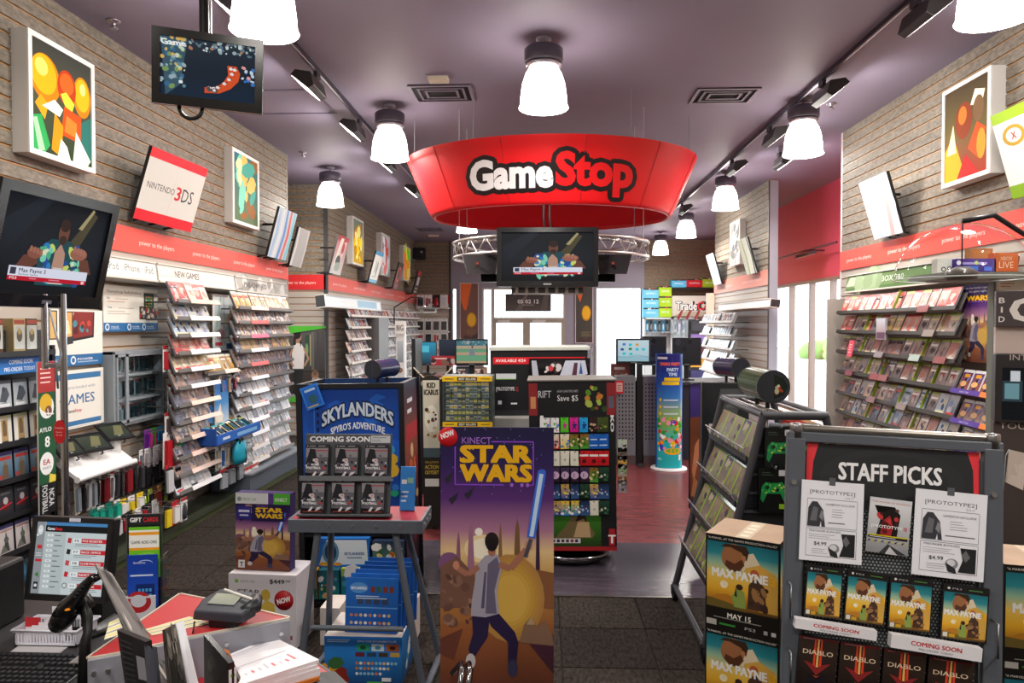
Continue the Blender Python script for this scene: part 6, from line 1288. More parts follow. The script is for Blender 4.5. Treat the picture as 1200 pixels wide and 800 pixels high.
part('leg', B().cyl((tl_, .03, tz - .05), (fl - .03, .0, .02), .017, n=14, col=GY), 'satin', t); part('leg', B().cyl((tr_ + .0, .03, tz - .05), (fr + .03, .0, .02), .017, n=14, col=GY), 'satin', t)
part('leg', B().cyl((tl_, .25, tz - .05), (fl, .40, .02), .016, n=12, col=GY), 'satin', t); part('leg', B().cyl((tr_, .25, tz - .05), (fr + .05, .40, .02), .016, n=12, col=GY), 'satin', t)
zc = PY(417, 737, D0).z; part('crossbar', B().cyl((PY(364, 735, D0).x, .01, zc), (PY(472, 738, D0).x, .01, zc), .013, n=12, col=GY), 'satin', t)
for x in (fl - .03, fr + .03): part('foot_bar', B().cyl((x, -.1, .02), (x + .03, .5, .02), .017, n=12, col=GY), 'satin', t)
# the rack on it
MR = Fm(PY(351, 609, 3.5), (1, .02, 0), (0, .17, .985)); MR.translation.z = tz + .004
wR, hR = .445, .40
RK = thing('case_rack', 'grey acrylic rack headed coming soon with six identical games', 'rack', MR)
part('back_panel', B().box(.01, 0, -.02, wR, hR, -.012, '#4b4e52').box(.0, -.0, -.02, wR + .01, .012, .05, '#4b4e52'), 'satin', RK, bev=.003)
part('divider_shelf', B().box(.0, .17, -.012, wR + .01, .18, .03, '#6a6e72').box(0, .17, .03, wR + .01, .195, .033, '#6a6e72'), 'satin', RK)
A = Art(wR, hR, z=-.0114); A.text('COMING SOON', .41, .905, .065, '#f2f2f4', w=.68, bold=.04); A.rect(.76, .89, .22, .09, '#c8ccd0'); A.text('YOURS', .82, .905, .03, '#5a5c60', w=.1); A.lines(.78, .95, .18, 1, .02, '#8a8c90', .5)
part('header_lettering', A, 'print', RK)
fm = B(); fm.box(0, 0, -.014, .118, .165, 0, '#26262a'); A = Art(.118, .165, z=.0005, step=.00004)
A.grad([(0, '#28282c'), (1, '#3a3a40')]); A.rect(.03, .03, .94, .86, '#66646c'); A.rect(.03, .62, .94, .27, '#8f8c92'); A.rect(.2, .8, .77, .03, '#b04048'); A.poly([(.03, .4), (.2, .87), (.42, .85), (.5, .6), (.3, .3)], '#2a2a30'); A.blobs(16, .08, .12, .9, .7, ['#3a3a42', '#d0ccd0', '#1c1c20', '#6a6870'], .03, .09, 1.2, 5)
A.poly([(.03, .03), (.03, .16), (.97, .12), (.97, .03)], '#1c1a1e'); A.poly([(.3, .05), (.45, .2), (.52, .18), (.42, .05)], '#e8e4e8'); A.poly([(.6, .06), (.7, .18), (.9, .2), (.8, .12)], '#d0ccd0'); A.rect(.1, .04, .8, .03, '#8a3a30'); A.circ(.48, .52, .09, '#d8c8cc'); A.text('EA', .48, .50, .05, '#b8303a', w=.1, bold=.02); A.text('NCAA', .42, .37, .06, '#f4f4f8', w=.3, bold=.04); A.text('FOOTBALL', .38, .27, .07, '#f4f4f8', w=.62, bold=.04); A.text('13', .8, .27, .07, '#e03030', w=.14, bold=.03); A.circ(.1, .95, .02, '#c8c8cc'); A.rect(.18, .935, .25, .025, '#a0a0a4'); A.rect(.55, .935, .3, .025, '#a0a0a4')
merge(fm, A); fm = fm.mesh('game_case'); fm.materials.append(finish('gloss'))
for j in range(2):
    for i in range(3):
        o = link('game_case', fm, None, MR @ T(.02 + i * .148 - (.012 if j == 0 else 0), .185 - .172 + (.17 if j else 0), .0165) @ Matrix.Rotation(-.02, 4, 'Y')); tag(o, 'black and white football game case in the %s row of the coming soon rack, %s' % (['lower', 'upper'][j], ['left', 'middle', 'right'][i]), 'game case', 'football cases in the coming soon rack')
q = PY(468, 603, 3.62)
t = thing('flat_pack', 'blue hanging pack leaning beside the coming soon rack on the red table', 'pack', Fm((q.x, q.y, tz + .004), (1, 0, 0), (0, .2, 1)))
part('card', B().box(0, 0, -.02, .075, .22, 0, '#2a86d8'), 'print', t, bev=.002); A = Art(.075, .22); A.rect(.1, .6, .35, .1, '#e0e8f0'); A.rect(.5, .62, .4, .12, '#8ac0a0'); A.lines(.1, .4, .5, 3, .1, '#c8e0f4', .4); part('print', A, 'print', t)

# ---- blue dragon tale display box
D1 = 4.6; M_, w_, h_ = front(352, 478, 450.5, 700, D1); M_.translation.z = 0; H1 = PY(400, 450.5, D1).z
t = thing('product_display', 'large black framed blue display for a toy adventure game behind the coming soon rack', 'display', M_)
BK = '#17181c'; zs_ = PY(400, 618, D1).z
part('frame', B().box(0, 0, -.5, .035, H1, 0, BK).box(w_ - .035, 0, -.5, w_, H1, 0, BK).box(.035, H1 - .03, -.03, w_ - .035, H1, 0, BK).box(.035, zs_ - .02, -.5, w_ - .035, zs_ + .02, 0, BK).box(0, 0, -.5, w_, H1, -.49, '#16325a').box(0, 0, -.5, w_, .04, 0, BK), 'satin', t)
A = Art(w_ - .07, H1 - .03 - zs_ - .02); Wp, Hp = A.W, A.H
A.grad([(0, '#123a8a'), (.5, '#1550b4'), (1, '#0f48a8')]); A.rect(0, 0, .11, 1, '#1c56b8'); A.rect(.115, 0, .015, 1, '#3a78d8')
for i in range(18): A.rect(.15, .02 + i * .055, .02, .03, '#0a1020')
A.blobs(18, .2, .05, .95, .95, ['#1a5cc4', '#1048a0', '#2066cc'], .05, .14)
def arch(cx, base, amp, w):
    def f(x, y): u = (x - cx * Wp) / (w * Wp / 2); return (x, y + amp * Hp * (1 - u * u) - amp * Hp)
    return f
for dx in range(8): A.text('SKYLANDERS', .57 + .012 * math.cos(dx * math.pi / 4), .80 + .012 * math.sin(dx * math.pi / 4), .10, '#16204a', w=.74, bold=.04, fn=arch(.57, 0, .09, .76))
A.text('SKYLANDERS', .57, .80, .10, '#c8d8e8', w=.74, bold=.04, fn=arch(.57, 0, .09, .76)); 
A.text("SPYRO'S ADVENTURE", .57, .70, .05, '#e8eef4', w=.56, bold=.03, fn=arch(.57, 0, .05, .6))
for i in range(8): u = (i - 3.5) / 3.5; A.circ(.57 + u * .28, .645 - abs(u) * .03, .028 - .006 * abs(u), '#7ab0e0'); A.circ(.57 + u * .28, .645 - abs(u) * .03, .018 - .004 * abs(u), '#4a88cc')
A.blobs(26, .25, .50, .95, .57, ['#2aa08a', '#e8d040', '#c83a3a', '#e07a3a', '#3a9ac8', '#8a4ab0'], .02, .05, .9, 6); A.blobs(20, .2, .1, .95, .48, ['#1c9a70', '#d0a830', '#2a70c0', '#a03a5a'], .03, .07)
part('header_print', A, 'print', t, T(.035, zs_ + .02, -.02)); part('header_board', B().box(.035, zs_ + .02, -.04, w_ - .035, H1 - .03, -.02, '#1550b4'), 'print', t)
sd = Fm((w_, 0, 0), (.0, 0, -1), (0, 1, 0)); A = Art(.5, H1); A.grad([(0, '#1c2030'), (.4, '#5a2a34'), (.7, '#8a4a3c'), (1, '#1c2c48')]); A.blobs(16, .15, .15, .9, .7, ['#c8643a', '#3a4a7a', '#8a2a30', '#d8b080', '#2a2a3a'], .06, .16, 1.4); A.rect(.1, .72, .8, .08, '#b0343c'); A.lines(.2, .9, .5, 2, .05, '#e0e4ea', .4); part('side_print', A, 'print', t, sd @ T(0, 0, 0))
part('side_rail', B().box(w_ + .002, 0, -.5, w_ + .02, H1 + .03, -.47, BK), 'satin', t); part('shelf', B().box(.035, .42, -.49, w_ - .035, .44, -.01, '#101116'), 'satin', t)
qf = M_ @ T(.03, H1 - .13, .012) @ Matrix.Rotation(.3, 4, 'Z')
o = solid('hanging_card', 'small blue card hanging on the top left corner of the toy display', 'card', B().box(0, 0, -.003, .12, .15, 0, '#2a78d8'), 'print', M_ @ T(.08, H1 - .17, .01) @ Matrix.Rotation(.35, 4, 'Z')); A = Art(.12, .15); A.rect(.1, .1, .8, .8, '#1c5ab8'); A.ell(.5, .4, .25, .2, '#2a5a6a'); A.rect(.2, .75, .6, .1, '#a8c8e8'); A.rect(.1, .08, .6, .05, '#c8b040'); part('print', A, 'print', o)
# stock on its shelves
def toybox(px0, px1, pyt, pyb, y, lab, c1, c2, fn=None, grp=None, d=.1):
    M, w, h = front(px0, px1, pyt, pyb, y); o = solid('toy_box', lab, 'box', B().box(0, 0, -d, w, h, 0, c1), 'card', M, grp); A = Art(w, h)
    (fn or (lambda A: (A.grad([(0, c2), (1, c1)]), A.blobs(14, .1, .1, .9, .8, ['#e8d080', '#3a9ab0', '#c8642a', '#f0f0f0', '#5a3a8a', '#2a6a4a'], .05, .15, 1, 6))))(A); part('print', A, 'gloss', o); return o
def adv(A): A.grad([(0, '#2a7ad0'), (1, '#1c60b8')]); A.poly([(.05, .06), (.2, .95), (.95, .95), (.98, .1)], '#dfe8f0'); A.ell(.27, .52, .16, .42, '#5a8aa8', 18); A.ell(.27, .52, .11, .32, '#1c3a5a', 16); A.ell(.27, .55, .06, .22, '#2ab0a0', 10); A.text('SKYLANDERS', .72, .42, .1, '#3a5a9a', w=.38, bold=.04); A.rect(.58, .3, .28, .05, '#8a98b0'); A.ell(.15, .1, .1, .07, '#e8b030'); A.ell(.4, .1, .08, .06, '#e89a30')
toybox(371, 433, 631, 664, D1 - .04, 'wide blue and white starter box on the upper shelf of the toy display', '#2a78cc', '#2a78cc', adv, d=.08)
toybox(437, 473, 634, 662, D1 - .04, 'dark blister box right of the starter box in the toy display', '#2a3a5a', '#5a8a7a', d=.08)
for i, (a_, b_) in enumerate(((353, 372), (374, 398), (400, 424), (426, 450), (452, 474))): toybox(a_, b_, 668, 702, D1 - .1, '%s teal and gold figure pack on the low shelf of the toy display' % ['first', 'second', 'third', 'fourth', 'fifth'][i], ['#c88a30', '#1c5a6a', '#2a6a8a', '#3a7a5a', '#1c4a7a'][i], '#1a7a80', grp='figure packs in the toy display', d=.06)
toybox(400, 474, 666, 675, D1 - .2, 'row of bright card tops at the back of the toy display', '#a8b040', '#7ac060', d=.03)
# big blue box on the floor and packs heaped on it
D2 = 3.56; a_ = PY(380, 745, D2); b_ = PY(471, 748, D2); hB = a_.z; wB = b_.x - a_.x
o = solid('floor_box', 'large blue printed carton on the floor under the grey table', 'box', B().box(0, 0, -.3, wB, hB, 0, '#2a6cb8'), 'card', Fm((a_.x, D2, 0), (1, 0, 0), ZUP), bev=.002)
A = Art(wB, hB); A.grad([(0, '#1c4a80'), (.6, '#2a80d0'), (1, '#2a74c8')]); A.blobs(12, .0, .05, .38, .45, ['#8a2a20', '#c85a2a', '#e0a030', '#3a6a3a', '#2a1c1c'], .04, .1)
for i in range(3): A.rect(.42 + i * .19, .70, .16, .15, ['#2a9a6a', '#c8d8e0', '#b05a2a'][i]); A.ell(.5 + i * .19, .77, .04, .04, ['#1c4a3a', '#3a8ab0', '#3a1c1c'][i])
for i in range(4): A.rect(.40 + i * .15, .58, .12, .09, ['#6a2a3a', '#2a4a6a', '#4a3a2a', '#d8b050'][i])
for k in range(3):
    for i in range(11 - k * 2): A.circ(.42 + i * .05, .44 - k * .11, .02, random.choice(['#e0e4e8', '#d8b880', '#c87a4a', '#8ac0d8']))
A.lines(.04, .92, .3, 2, .035, '#c8dcf0', .4); A.text('BRING YOUR SKYLANDERS TO LIFE', .68, .89, .04, '#eef4fa', w=.5, bold=.01); A.rect(.74, .06, .12, .08, '#e8e8e8'); A.rect(.55, .0, .2, .05, '#58c030')
part('front_print', A, 'print', o); U = Art(wB, .3, z=.0007); U.rect(0, 0, 1, 1, '#d8cfc8'); part('lid', U, 'card', o, Fm((0, hB, 0), (1, 0, 0), (0, 0, -1)))
S = Art(.3, hB); S.grad([(0, '#1c4a80'), (1, '#2a84d0')]); S.blobs(8, .2, .2, .8, .7, ['#e0e4e8', '#3a9ac0'], .05, .1); part('side_print', S, 'print', o, Fm((wB, 0, 0), (0, 0, -1), (0, 1, 0)))
D3 = 3.98
for px0, px1, pyt, pyb, lab in ((375, 398, 712, 732, 'small white carton lying left of the blue pack heap'), (462, 485, 710, 732, 'small white carton lying right of the blue pack heap')):
    a_ = PY(px0, pyb, D3); b2 = PY(px1, pyb, D3); zt = PY(px0, pyt, D3).z
    solid('white_carton', lab, 'box', B().box(0, 0, -.2, b2.x - a_.x, zt, 0, '#d6cac2'), 'card', Fm((a_.x, D3, 0), (1, 0, 0), ZUP), bev=.002)
pm = B(); pm.box(0, 0, -.012, .27, .27, 0, '#1c5cb8'); A = Art(.27, .27, z=.0005); A.grad([(0, '#1c58b0'), (1, '#2470cc')]); A.ell(.25, .82, .18, .1, '#5a98dc', 14); A.text('SKYLANDERS', .25, .79, .05, '#f0f4fa', w=.3, bold=.04)
for i in range(4): A.rect(.48 + i * .12, .74, .08, .11, random.choice(['#8a3a2a', '#d8b080', '#3a6a4a', '#e0e0e0'])); A.rect(.22 + i * .16, .52, .12, .11, random.choice(['#8a6a3a', '#c8d8e0', '#3a4a6a']))
A.lines(.2, .66, .6, 2, .04, '#d8e8f8', .4); A.rect(0, .45, 1, .02, '#6aa8e8')
for k in range(2):
    for i in range(9): A.circ(.12 + i * .09, .32 - k * .14, .03, random.choice(['#e0e4e8', '#d8b880', '#c87a4a']))
merge(pm, A); pm = pm.mesh('blue_pack'); pm.materials.append(finish('print'))
zb0 = hB
for i in range(6):
    k = i; base = PY(400 + 3 * k, 733, D2); o = link('blue_pack', pm, None, Fm((base.x + .005, D2 + .045 + k * .036, zb0 + .004 + .0 * k), (1, -.05, 0), (0, .10 + .02 * k, 1)) @ T(0, 0, 0) @ Matrix.Scale(1 + .03 * k, 4, (0, 1, 0))); tag(o, 'blue character pack on the floor carton, %s from the front' % NTH[i], 'pack', 'blue packs heaped on the floor carton')

# ---- gift card spinner
D4 = 5.35; M_, w_, h_ = front(622, 723, 447, 645, D4); H4 = h_
t = thing('card_spinner', 'black four sided gift card spinner standing on a round chrome base', 'display', M_)
part('body', B().box(0, 0, -.45, w_, H4, 0, '#17171a'), 'satin', t, bev=.006); part('top_board', B().box(-.01, H4, -.46, w_ + .01, H4 + .012, .01, '#77736f'), 'satin', t, bev=.003)
A = Art(w_, H4); A.rect(0, 0, 1, 1, '#161619'); A.rect(0, .80, .10, .19, '#8a2428'); A.rect(.90, .80, .10, .19, '#8a2428'); A.rect(.02, .84, .06, .07, '#c88a5a'); A.rect(.92, .84, .06, .07, '#5a5a6a'); A.text('RIFT', .185, .905, .042, '#c8ccd0', w=.15); A.text('60-DAY GAME TIME CARDS', .45, .935, .014, '#b8b8bc', w=.24); A.text('Save $5', .45, .885, .034, '#f0f0f2', w=.24, bold=.0); A.blobs(14, .64, .83, .88, .97, ['#5a8a2a', '#c87a2a', '#2a4a1c', '#a8b84a', '#8a4a1c'], .02, .05)
A.grad([(.0, '#16200c'), (.1, '#2c5a14'), (.235, '#3a7a1c')], x=.02, w=.8); A.rect(.0, .0, 1, .025, '#a01c24'); A.rect(.02, .045, .56, .028, '#d8d0d0'); 
for i in range(10): A.rect(.04 + i * .053, .05, .035, .018, random.choice(['#2a2a4a', '#8a3a3a', '#3a3a3e']))
A.text('ave $5', .14, .165, .035, '#eef0ee', w=.24); A.text('RIFT', .14, .115, .035, '#d0d4dc', w=.22, bold=.02); A.poly([(.28, .075), (.4, .14), (.5, .22), (.62, .2), (.75, .1), (.72, .075)], '#6a5a3a'); A.ell(.58, .185, .05, .025, '#8a6a4a'); A.poly([(.52, .17), (.56, .22), (.64, .215), (.66, .16), (.62, .19)], '#2a1c14'); A.poly([(.5, .08), (.55, .17), (.68, .17), (.7, .08)], '#b89a70'); A.rect(.91, .03, .07, .1, '#b02028'); A.text('T', .945, .045, .05, '#f4ece8', bold=.04)
part('front_print', A, 'print', t); A = Art(.25, .04, z=.001); A.text('KO', .5, .2, .6, '#e8e8ea', w=.5, bold=.05)
part('side_lettering', A, 'print', t, T(.075, H4 - .19, .0005) @ Matrix.Rotation(-math.pi / 2, 4, 'Z')); part('side_lettering', A, 'print', t, T(w_ - .045, H4 - .19, .0005) @ Matrix.Rotation(-math.pi / 2, 4, 'Z'))
gc = []
def gcard(c, c2, fn=None):
    b = B(); b.box(0, 0, -.001, .085, .115, .001, c); A = Art(.085, .115, z=.0014, step=.00006); A.rect(0, 0, 1, 1, c, c2); A.rect(.42, .9, .16, .05, '#1c1c1e')
    if fn: fn(A)
    merge(b, A); m = b.mesh('gift_card'); m.materials.append(finish('gloss')); return m
sil = lambda c: (lambda A: (A.poly([(.3, .08), (.4, .35), (.35, .55), (.6, .6), (.8, .5), (.62, .38), (.72, .1), (.52, .3)], c), A.ell(.5, .68, .08, .06, c)))
bl_ = lambda cs: (lambda A: A.blobs(9, .12, .1, .88, .7, cs, .06, .14, 1, 6))
gcols = [gcard('#e8e8ea', '#f0f0f2', bl_(['#d84a6a', '#4a8ad8', '#e8b040', '#6ab84a'])), gcard('#48c020', '#58d028', sil('#c82a88')), gcard('#c81c88', '#d82a98', sil('#2a1c6a')), gcard('#1c98d8', '#28a8e8', sil('#1c3a8a')), gcard('#1c1a1c', '#3a2420', bl_(['#8a4a4a', '#c8a080'])), gcard('#2a3a1c', '#4a5a2a', bl_(['#8a9a4a', '#3a2a1c'])),
         gcard('#3aa0c8', '#e8e0d0', bl_(['#f0c8a0', '#5a3a2a', '#f0f0f0'])), gcard('#c83a3a', '#e8e0d0', bl_(['#f0c8a0', '#3a2a5a'])), gcard('#e8c83a', '#e8e0d0', bl_(['#8a5a3a', '#3a8ac8'])), gcard('#4a9a3a', '#8a5a2a', bl_(['#e8c89a', '#3a6a2a'])), gcard('#1c5cb8', '#2464c0', lambda A: (A.rect(.15, .2, .7, .08, '#c8dcf4'), A.rect(.2, .6, .6, .08, '#c8dcf4'))), gcard('#dcd8c8', '#e8e4d4', lambda A: A.ell(.5, .4, .12, .09, '#b8b4a8')),
         gcard('#b81c24', '#c8242c', lambda A: (A.rect(.1, .62, .8, .14, '#f0e0e0'), A.ell(.5, .3, .2, .15, '#5a1418'))), gcard('#2a1c2a', '#4a3a5a', lambda A: (A.ell(.5, .48, .36, .26, '#c8a8c8', 14), A.rect(.4, .35, .06, .26, '#2a1c2a'))), gcard('#16201c', '#2a4a3a', bl_(['#c8c8b0', '#3a6a4a'])), gcard('#2050a0', '#c8a040', bl_(['#e8d060', '#1c2a5a'])), gcard('#3a5a8a', '#1c2a4a', bl_(['#a8b8d8', '#5a3a5a'])), gcard('#1c78c8', '#e8c020', bl_(['#f0f0f0', '#2a9a3a']))]
lay = [[0, 0, 1, 2, 3, 4, 5], [6, 7, 8, 9, 9, 10, 10], [6, 11, 11, 11, 12, 12, 12], [13, 13, 13, 13, 13, 9, 14], [15, 16, 15, 16, 14, 15, 16], [17, 15, 17, 17, 16, 11, 14]]
for r_, rw in enumerate(lay):
    y = H4 * (.80 - .098 * (r_ + 1)) + .0
    for i, k in enumerate(rw):
        o = link('gift_card', gcols[k], None, M_ @ T(w_ * .125 + i * w_ * .111 - 0, y, .018) @ Matrix.Rotation(random.uniform(-.03, .03), 4, 'Z') @ Matrix.Scale(.94, 4)); tag(o, 'gift card in the %s row of the black spinner, %s from left' % (ordinal(r_), NTH[i]), 'gift card', 'gift cards on the spinner, %s row' % ordinal(r_))
part('base_ring', B().tube([(w_ / 2 + .33 * math.cos(a * math.pi / 24), -.055, -.31 + .33 * math.sin(a * math.pi / 24)) for a in range(48)], .009, 6, '#d0ccd0', closed=True), 'chrome', t)
part('base_disc', B().lathe([(0, .03), (.22, .03), (.26, .0), (.3, -.0), (.31, -.03), (0, -.03)], 36, '#4a4548', (0, 0, 0)), 'metal', t, T(w_ / 2, -.07, -.31) @ Matrix.Rotation(-math.pi / 2, 4, 'X')) ; part('spindle', B().cyl((w_ / 2, -.09, -.31), (w_ / 2, 0, -.31), .15, n=20, col='#8a3a48'), 'satin', t)
wing = front(724, 735, 519, 577, D4 + .1); 
sm_c = [gcard(c, c2, bl_(['#c8c8c8', '#3a3a3a'])) for c, c2 in (('#e0e4e0', '#c8d8c0'), ('#8a7a6a', '#5a4a4a'), ('#d8a040', '#e8b850'), ('#b8a8a0', '#48b030'), ('#3a2420', '#c87a3a'), ('#b8a8b0', '#3a3438'))]
for i in range(6): o = link('gift_card', sm_c[i], None, Fm(PY(724, 529 + i * 9.6, D4 + .06), (1, 0, 0), ZUP) @ Matrix.Scale(.8, 4)); tag(o, 'card on the right hand wing of the black spinner, %s from the top' % NTH[i], 'gift card', 'cards on the spinner wing')

# ---- available display, best sellers case, angel standee
D5 = 6.4; M_, w_, h_ = front(576, 690, 409, 520, D5); M_.translation.z = 0; H5 = PY(600, 411, D5).z
t = thing('game_kiosk', 'tall black game demo kiosk with a red available date strip', 'kiosk', M_)
part('cabinet', B().box(0, .25, -.5, w_, H5, 0, '#1d1e22'), 'satin', t, bev=.008); part('base', B().box(.03, 0, -.48, w_ - .03, .25, -.02, '#3a3a40'), 'satin', t); part('top_cap', B().box(-.01, H5, -.52, w_ + .02, H5 + .035, .02, '#c4c8c0'), 'satin', t, bev=.006)
zk = lambda py: PY(620, py, D5).z
A = Art(w_ * .94, zk(418) - zk(480)); A.rect(0, 0, 1, 1, '#141317'); A.rect(0, .86, 1, .13, '#d81c28'); A.text('AVAILABLE 4/24', .19, .90, .055, '#f6eeee', w=.33, bold=.02); A.rect(.03, .58, .22, .10, '#c8ccd0'); A.rect(.03, .57, .22, .012, '#6ab030'); A.text('[PROTOTYPE', .13, .36, .07, '#d8d8dc', w=.2, bold=.02); A.text('2]', .255, .36, .07, '#c82830', w=.03); A.rect(.05, .1, .04, .07, '#c8ccd8'); A.rect(.19, .1, .07, .03, '#e0e0e4')
part('poster', A, 'print', t, T(w_ * .03, zk(480), .001))
A = Art(w_ * .62, zk(420) - zk(446)); A.rect(0, 0, 1, 1, '#18161a'); A.poly([(.04, .9), (.12, .9), (.16, .2), (.06, .1)], '#b8bcc8'); A.blobs(16, .2, .1, .5, .8, ['#c8404a', '#d8d0d0', '#3a2c30', '#8a3a40', '#5a5458'], .02, .05); A.poly([(.5, .2), (.6, .9), (.92, .9), (.96, .3), (.8, .1)], '#c8ccdc'); A.poly([(.7, .2), (.74, .8), (.8, .8), (.78, .2)], '#5a3a48'); A.poly([(.82, .3), (.85, .85), (.88, .3)], '#3a5a9a'); part('picture_panel', merge(B().box(0, 0, -.02, A.W, A.H, 0, '#141416'), A), 'gloss', t, T(w_ * .40, zk(446), .03)); 
part('blue_strip', B().box(w_ * .4, zk(449), .0, w_, zk(446.5), .03, '#4a98d8'), 'satin', t)
part('console_shelf', B().box(.02, zk(505), 0, w_ * .5, zk(487), .14, '#8c8a86'), 'satin', t, bev=.01); part('side_column', B().box(w_ * .98, zk(520), -.3, w_ * 1.06, H5 + .02, .0, '#d8dcdc'), 'clear', t)
D6 = 6.0; M_, w_, h_ = front(519.5, 578, 441, 499, D6); H6 = PY(550, 441, D6).z; M_.translation.z = 0
t = thing('locked_case', 'grey glass fronted case of small game cards under a yellow best sellers strip', 'case', M_)
z6 = lambda py: PY(550, py, D6).z
part('carcass', B().box(0, 0, -.3, w_, H6, -.03, '#4c5452').box(0, z6(499), -.03, .02, H6, 0, '#39403f').box(w_ - .02, z6(499), -.03, w_, H6, 0, '#39403f'), 'satin', t)
for yb, yt in ((z6(447), H6), (z6(500), z6(494.5))):
    A = Art(w_, yt - yb); A.rect(0, 0, 1, 1, '#e8bc1c'); A.rect(.3, .12, .4, .76, '#2a241c'); A.text('BEST SELLERS', .5, .28, .45, '#f0e8d8', w=.34, bold=.02); A.rect(.05, .4, .18, .2, '#8a6a14'); A.rect(.77, .4, .18, .2, '#8a6a14'); part('header_strip', merge(B().box(0, 0, -.02, w_, yt - yb, 0, '#e8bc1c'), A), 'print', t, T(0, yb, .004))
bm_ = [B().box(0, 0, -.01, .03, .034, 0, c).box(.003, .004, 0, .027, .02, .0008, c2).mesh('game_card_case') for c, c2 in (('#8a8f6a', '#c8c060'), ('#a8b0a8', '#5a6a5a'), ('#c8ccc8', '#d8b040'), ('#5a6458', '#a8a080'))]
for m in bm_: m.materials.append(finish('print'))
for k in range(7):
    y = z6(494) + .012 + k * (z6(447) - z6(494)) / 7; part('shelf', B().box(.02, y - .008, -.03, w_ - .02, y - .002, -.004, '#7a8684'), 'satin', t)
    for i in range(11): o = link('game_card_case', random.choice(bm_), None, M_ @ T(.028 + i * .033, y, -.01)); tag(o, 'tiny game card on the %s ledge of the best sellers case, %s from left' % (ordinal(6 - k), NTH[i]), 'game case', 'tiny cases in the best sellers case')
part('glass_door', B().box(.02, z6(494), .001, w_ - .02, z6(447), .003, '#ffffff'), 'clear', t); part('lock', B().box(.07, H6 - .2, .003, .08, H6 - .12, .012, '#26282a').box(w_ - .1, H6 - .2, .003, w_ - .09, H6 - .12, .012, '#26282a'), 'satin', t)
D7 = 6.3; M_, w_, h_ = front(496.5, 517, 440, 540, D7); M_.translation.z = 0; H7 = PY(505, 440, D7).z
t = thing('standee', 'narrow cream standee with black arcade lettering left of the best sellers case', 'standee', M_)
b = B(); pts = [(0, 0), (w_, 0), (w_, H7 - .04)] + [(w_ / 2 + w_ / 2 * math.cos(a * math.pi / 10), H7 - .04 + .04 * math.sin(a * math.pi / 10)) for a in range(1, 10)] + [(0, H7 - .04)]
b.prism(pts, -.02, 0, '#2a2622'); part('board', b, 'card', t); A = Art(w_, H7)
A.rect(.03, .47, .94, .50, '#cfc8b4'); A.text('KID', .5, .92, .035, '#2a2418', w=.5, bold=.06); A.text('ICARUS', .5, .875, .035, '#2a2418', w=.84, bold=.06); A.ell(.5, .72, .38, .09, '#e8e2d0', 14); A.blobs(16, .2, .6, .8, .78, ['#8a6a3a', '#4a3424', '#c8b48a', '#6a4a2c', '#a83a5a'], .06, .14, 1, 6); A.rect(.03, .47, .94, .06, '#4a5a60'); A.text('THE ULTIMATE', .5, .43, .015, '#c8a840', w=.8); A.text('ACTION', .5, .395, .025, '#c8a840', w=.8, bold=.03); A.text('ODYSSEY', .5, .36, .025, '#c8a840', w=.8, bold=.03); A.rect(.1, .28, .8, .05, '#e0dcd4'); part('print', A, 'print', t); part('easel', B().box(w_ * .3, 0, -.3, w_ * .7, .9, -.29, '#3a342c').box(w_ * .3, 0, -.3, w_ * .7, .02, 0, '#3a342c'), 'card', t)
# ---- wire rack with green packs
RK2 = thing('a_frame_rack', 'black rolling A frame rack holding green edged packs left of the staff board', 'rack', T(0, 0, 0))
YN2, YF2, BX, TX, TX2, BX2, ZR = 3.87, 4.75, .86, 1.16, 1.48, 1.78, 1.32; FR = '#3f3f45'
def tub(p, q, s, c=FR): return B().cyl(p, q, s, n=8, col=c)
for y in (YN2, YF2):
    part('frame_leg', tub((BX, y, .08), (TX, y, ZR), .022), 'satin', RK2); part('frame_leg', tub((BX2, y, .08), (TX2, y, ZR), .022), 'satin', RK2)
    part('top_bar', tub((TX - .01, y, ZR), (TX2 + .01, y, ZR), .024), 'satin', RK2); part('inner_bar', tub((TX + .03, y, ZR - .05), (TX2 - .03, y, ZR - .05), .01, '#8a8e92'), 'satin', RK2)
for x in (TX, TX2): part('top_rail', tub((x, YN2, ZR), (x, YF2, ZR), .02), 'satin', RK2)
for x in (TX + .06, TX + .12, TX2 - .06): part('top_wire', tub((x, YN2, ZR - .0), (x, YF2, ZR - .0), .008, '#a8a8aa'), 'metal', RK2)
for x in (BX, BX2):
    part('bottom_rail', tub((x, YN2, .09), (x, YF2, .09), .018), 'satin', RK2)
    for y in (YN2, YF2):
        c = part('caster', B().cyl((x - .015, y, .04), (x + .015, y, .04), .04, n=16, col='#141416'), 'satin', RK2); part('caster_fork', B().box(x - .025, y - .012, .04, x - .018, y + .012, .1, '#8a8a8e').box(x + .018, y - .012, .04, x + .025, y + .012, .1, '#8a8a8e'), 'metal', RK2)
ep = B(); 
def xs(z, f=.0): k = (z - .08) / (ZR - .08); return BX + (TX - BX) * k + .03, BX2 + (TX2 - BX2) * k - .03
a0, a1 = xs(.12), xs(ZR - .06); ep.hexa([(a0[0], YN2 + .02, .12), (a0[1], YN2 + .02, .12), (a1[1], YN2 + .02, ZR - .06), (a1[0], YN2 + .02, ZR - .06)], [(a0[0], YN2 + .03, .12), (a0[1], YN2 + .03, .12), (a1[1], YN2 + .03, ZR - .06), (a1[0], YN2 + .03, ZR - .06)], '#1b1c20'); part('end_panel', ep, 'satin', RK2)
for i in range(11):
    z = .2 + i * .1; l, r = xs(z); part('slat', B().box(l, YN2 + .005, z, r, YN2 + .02, z + .012, '#3c4044'), 'satin', RK2)
padm = B(); padm.box(0, 0, -.03, .155, .235, 0, '#0f1110'); A = Art(.155, .235); A.rect(0, 0, 1, 1, '#101312'); g = ['#2a9a4a', '#a8d040', '#48b858', '#d0d84a']
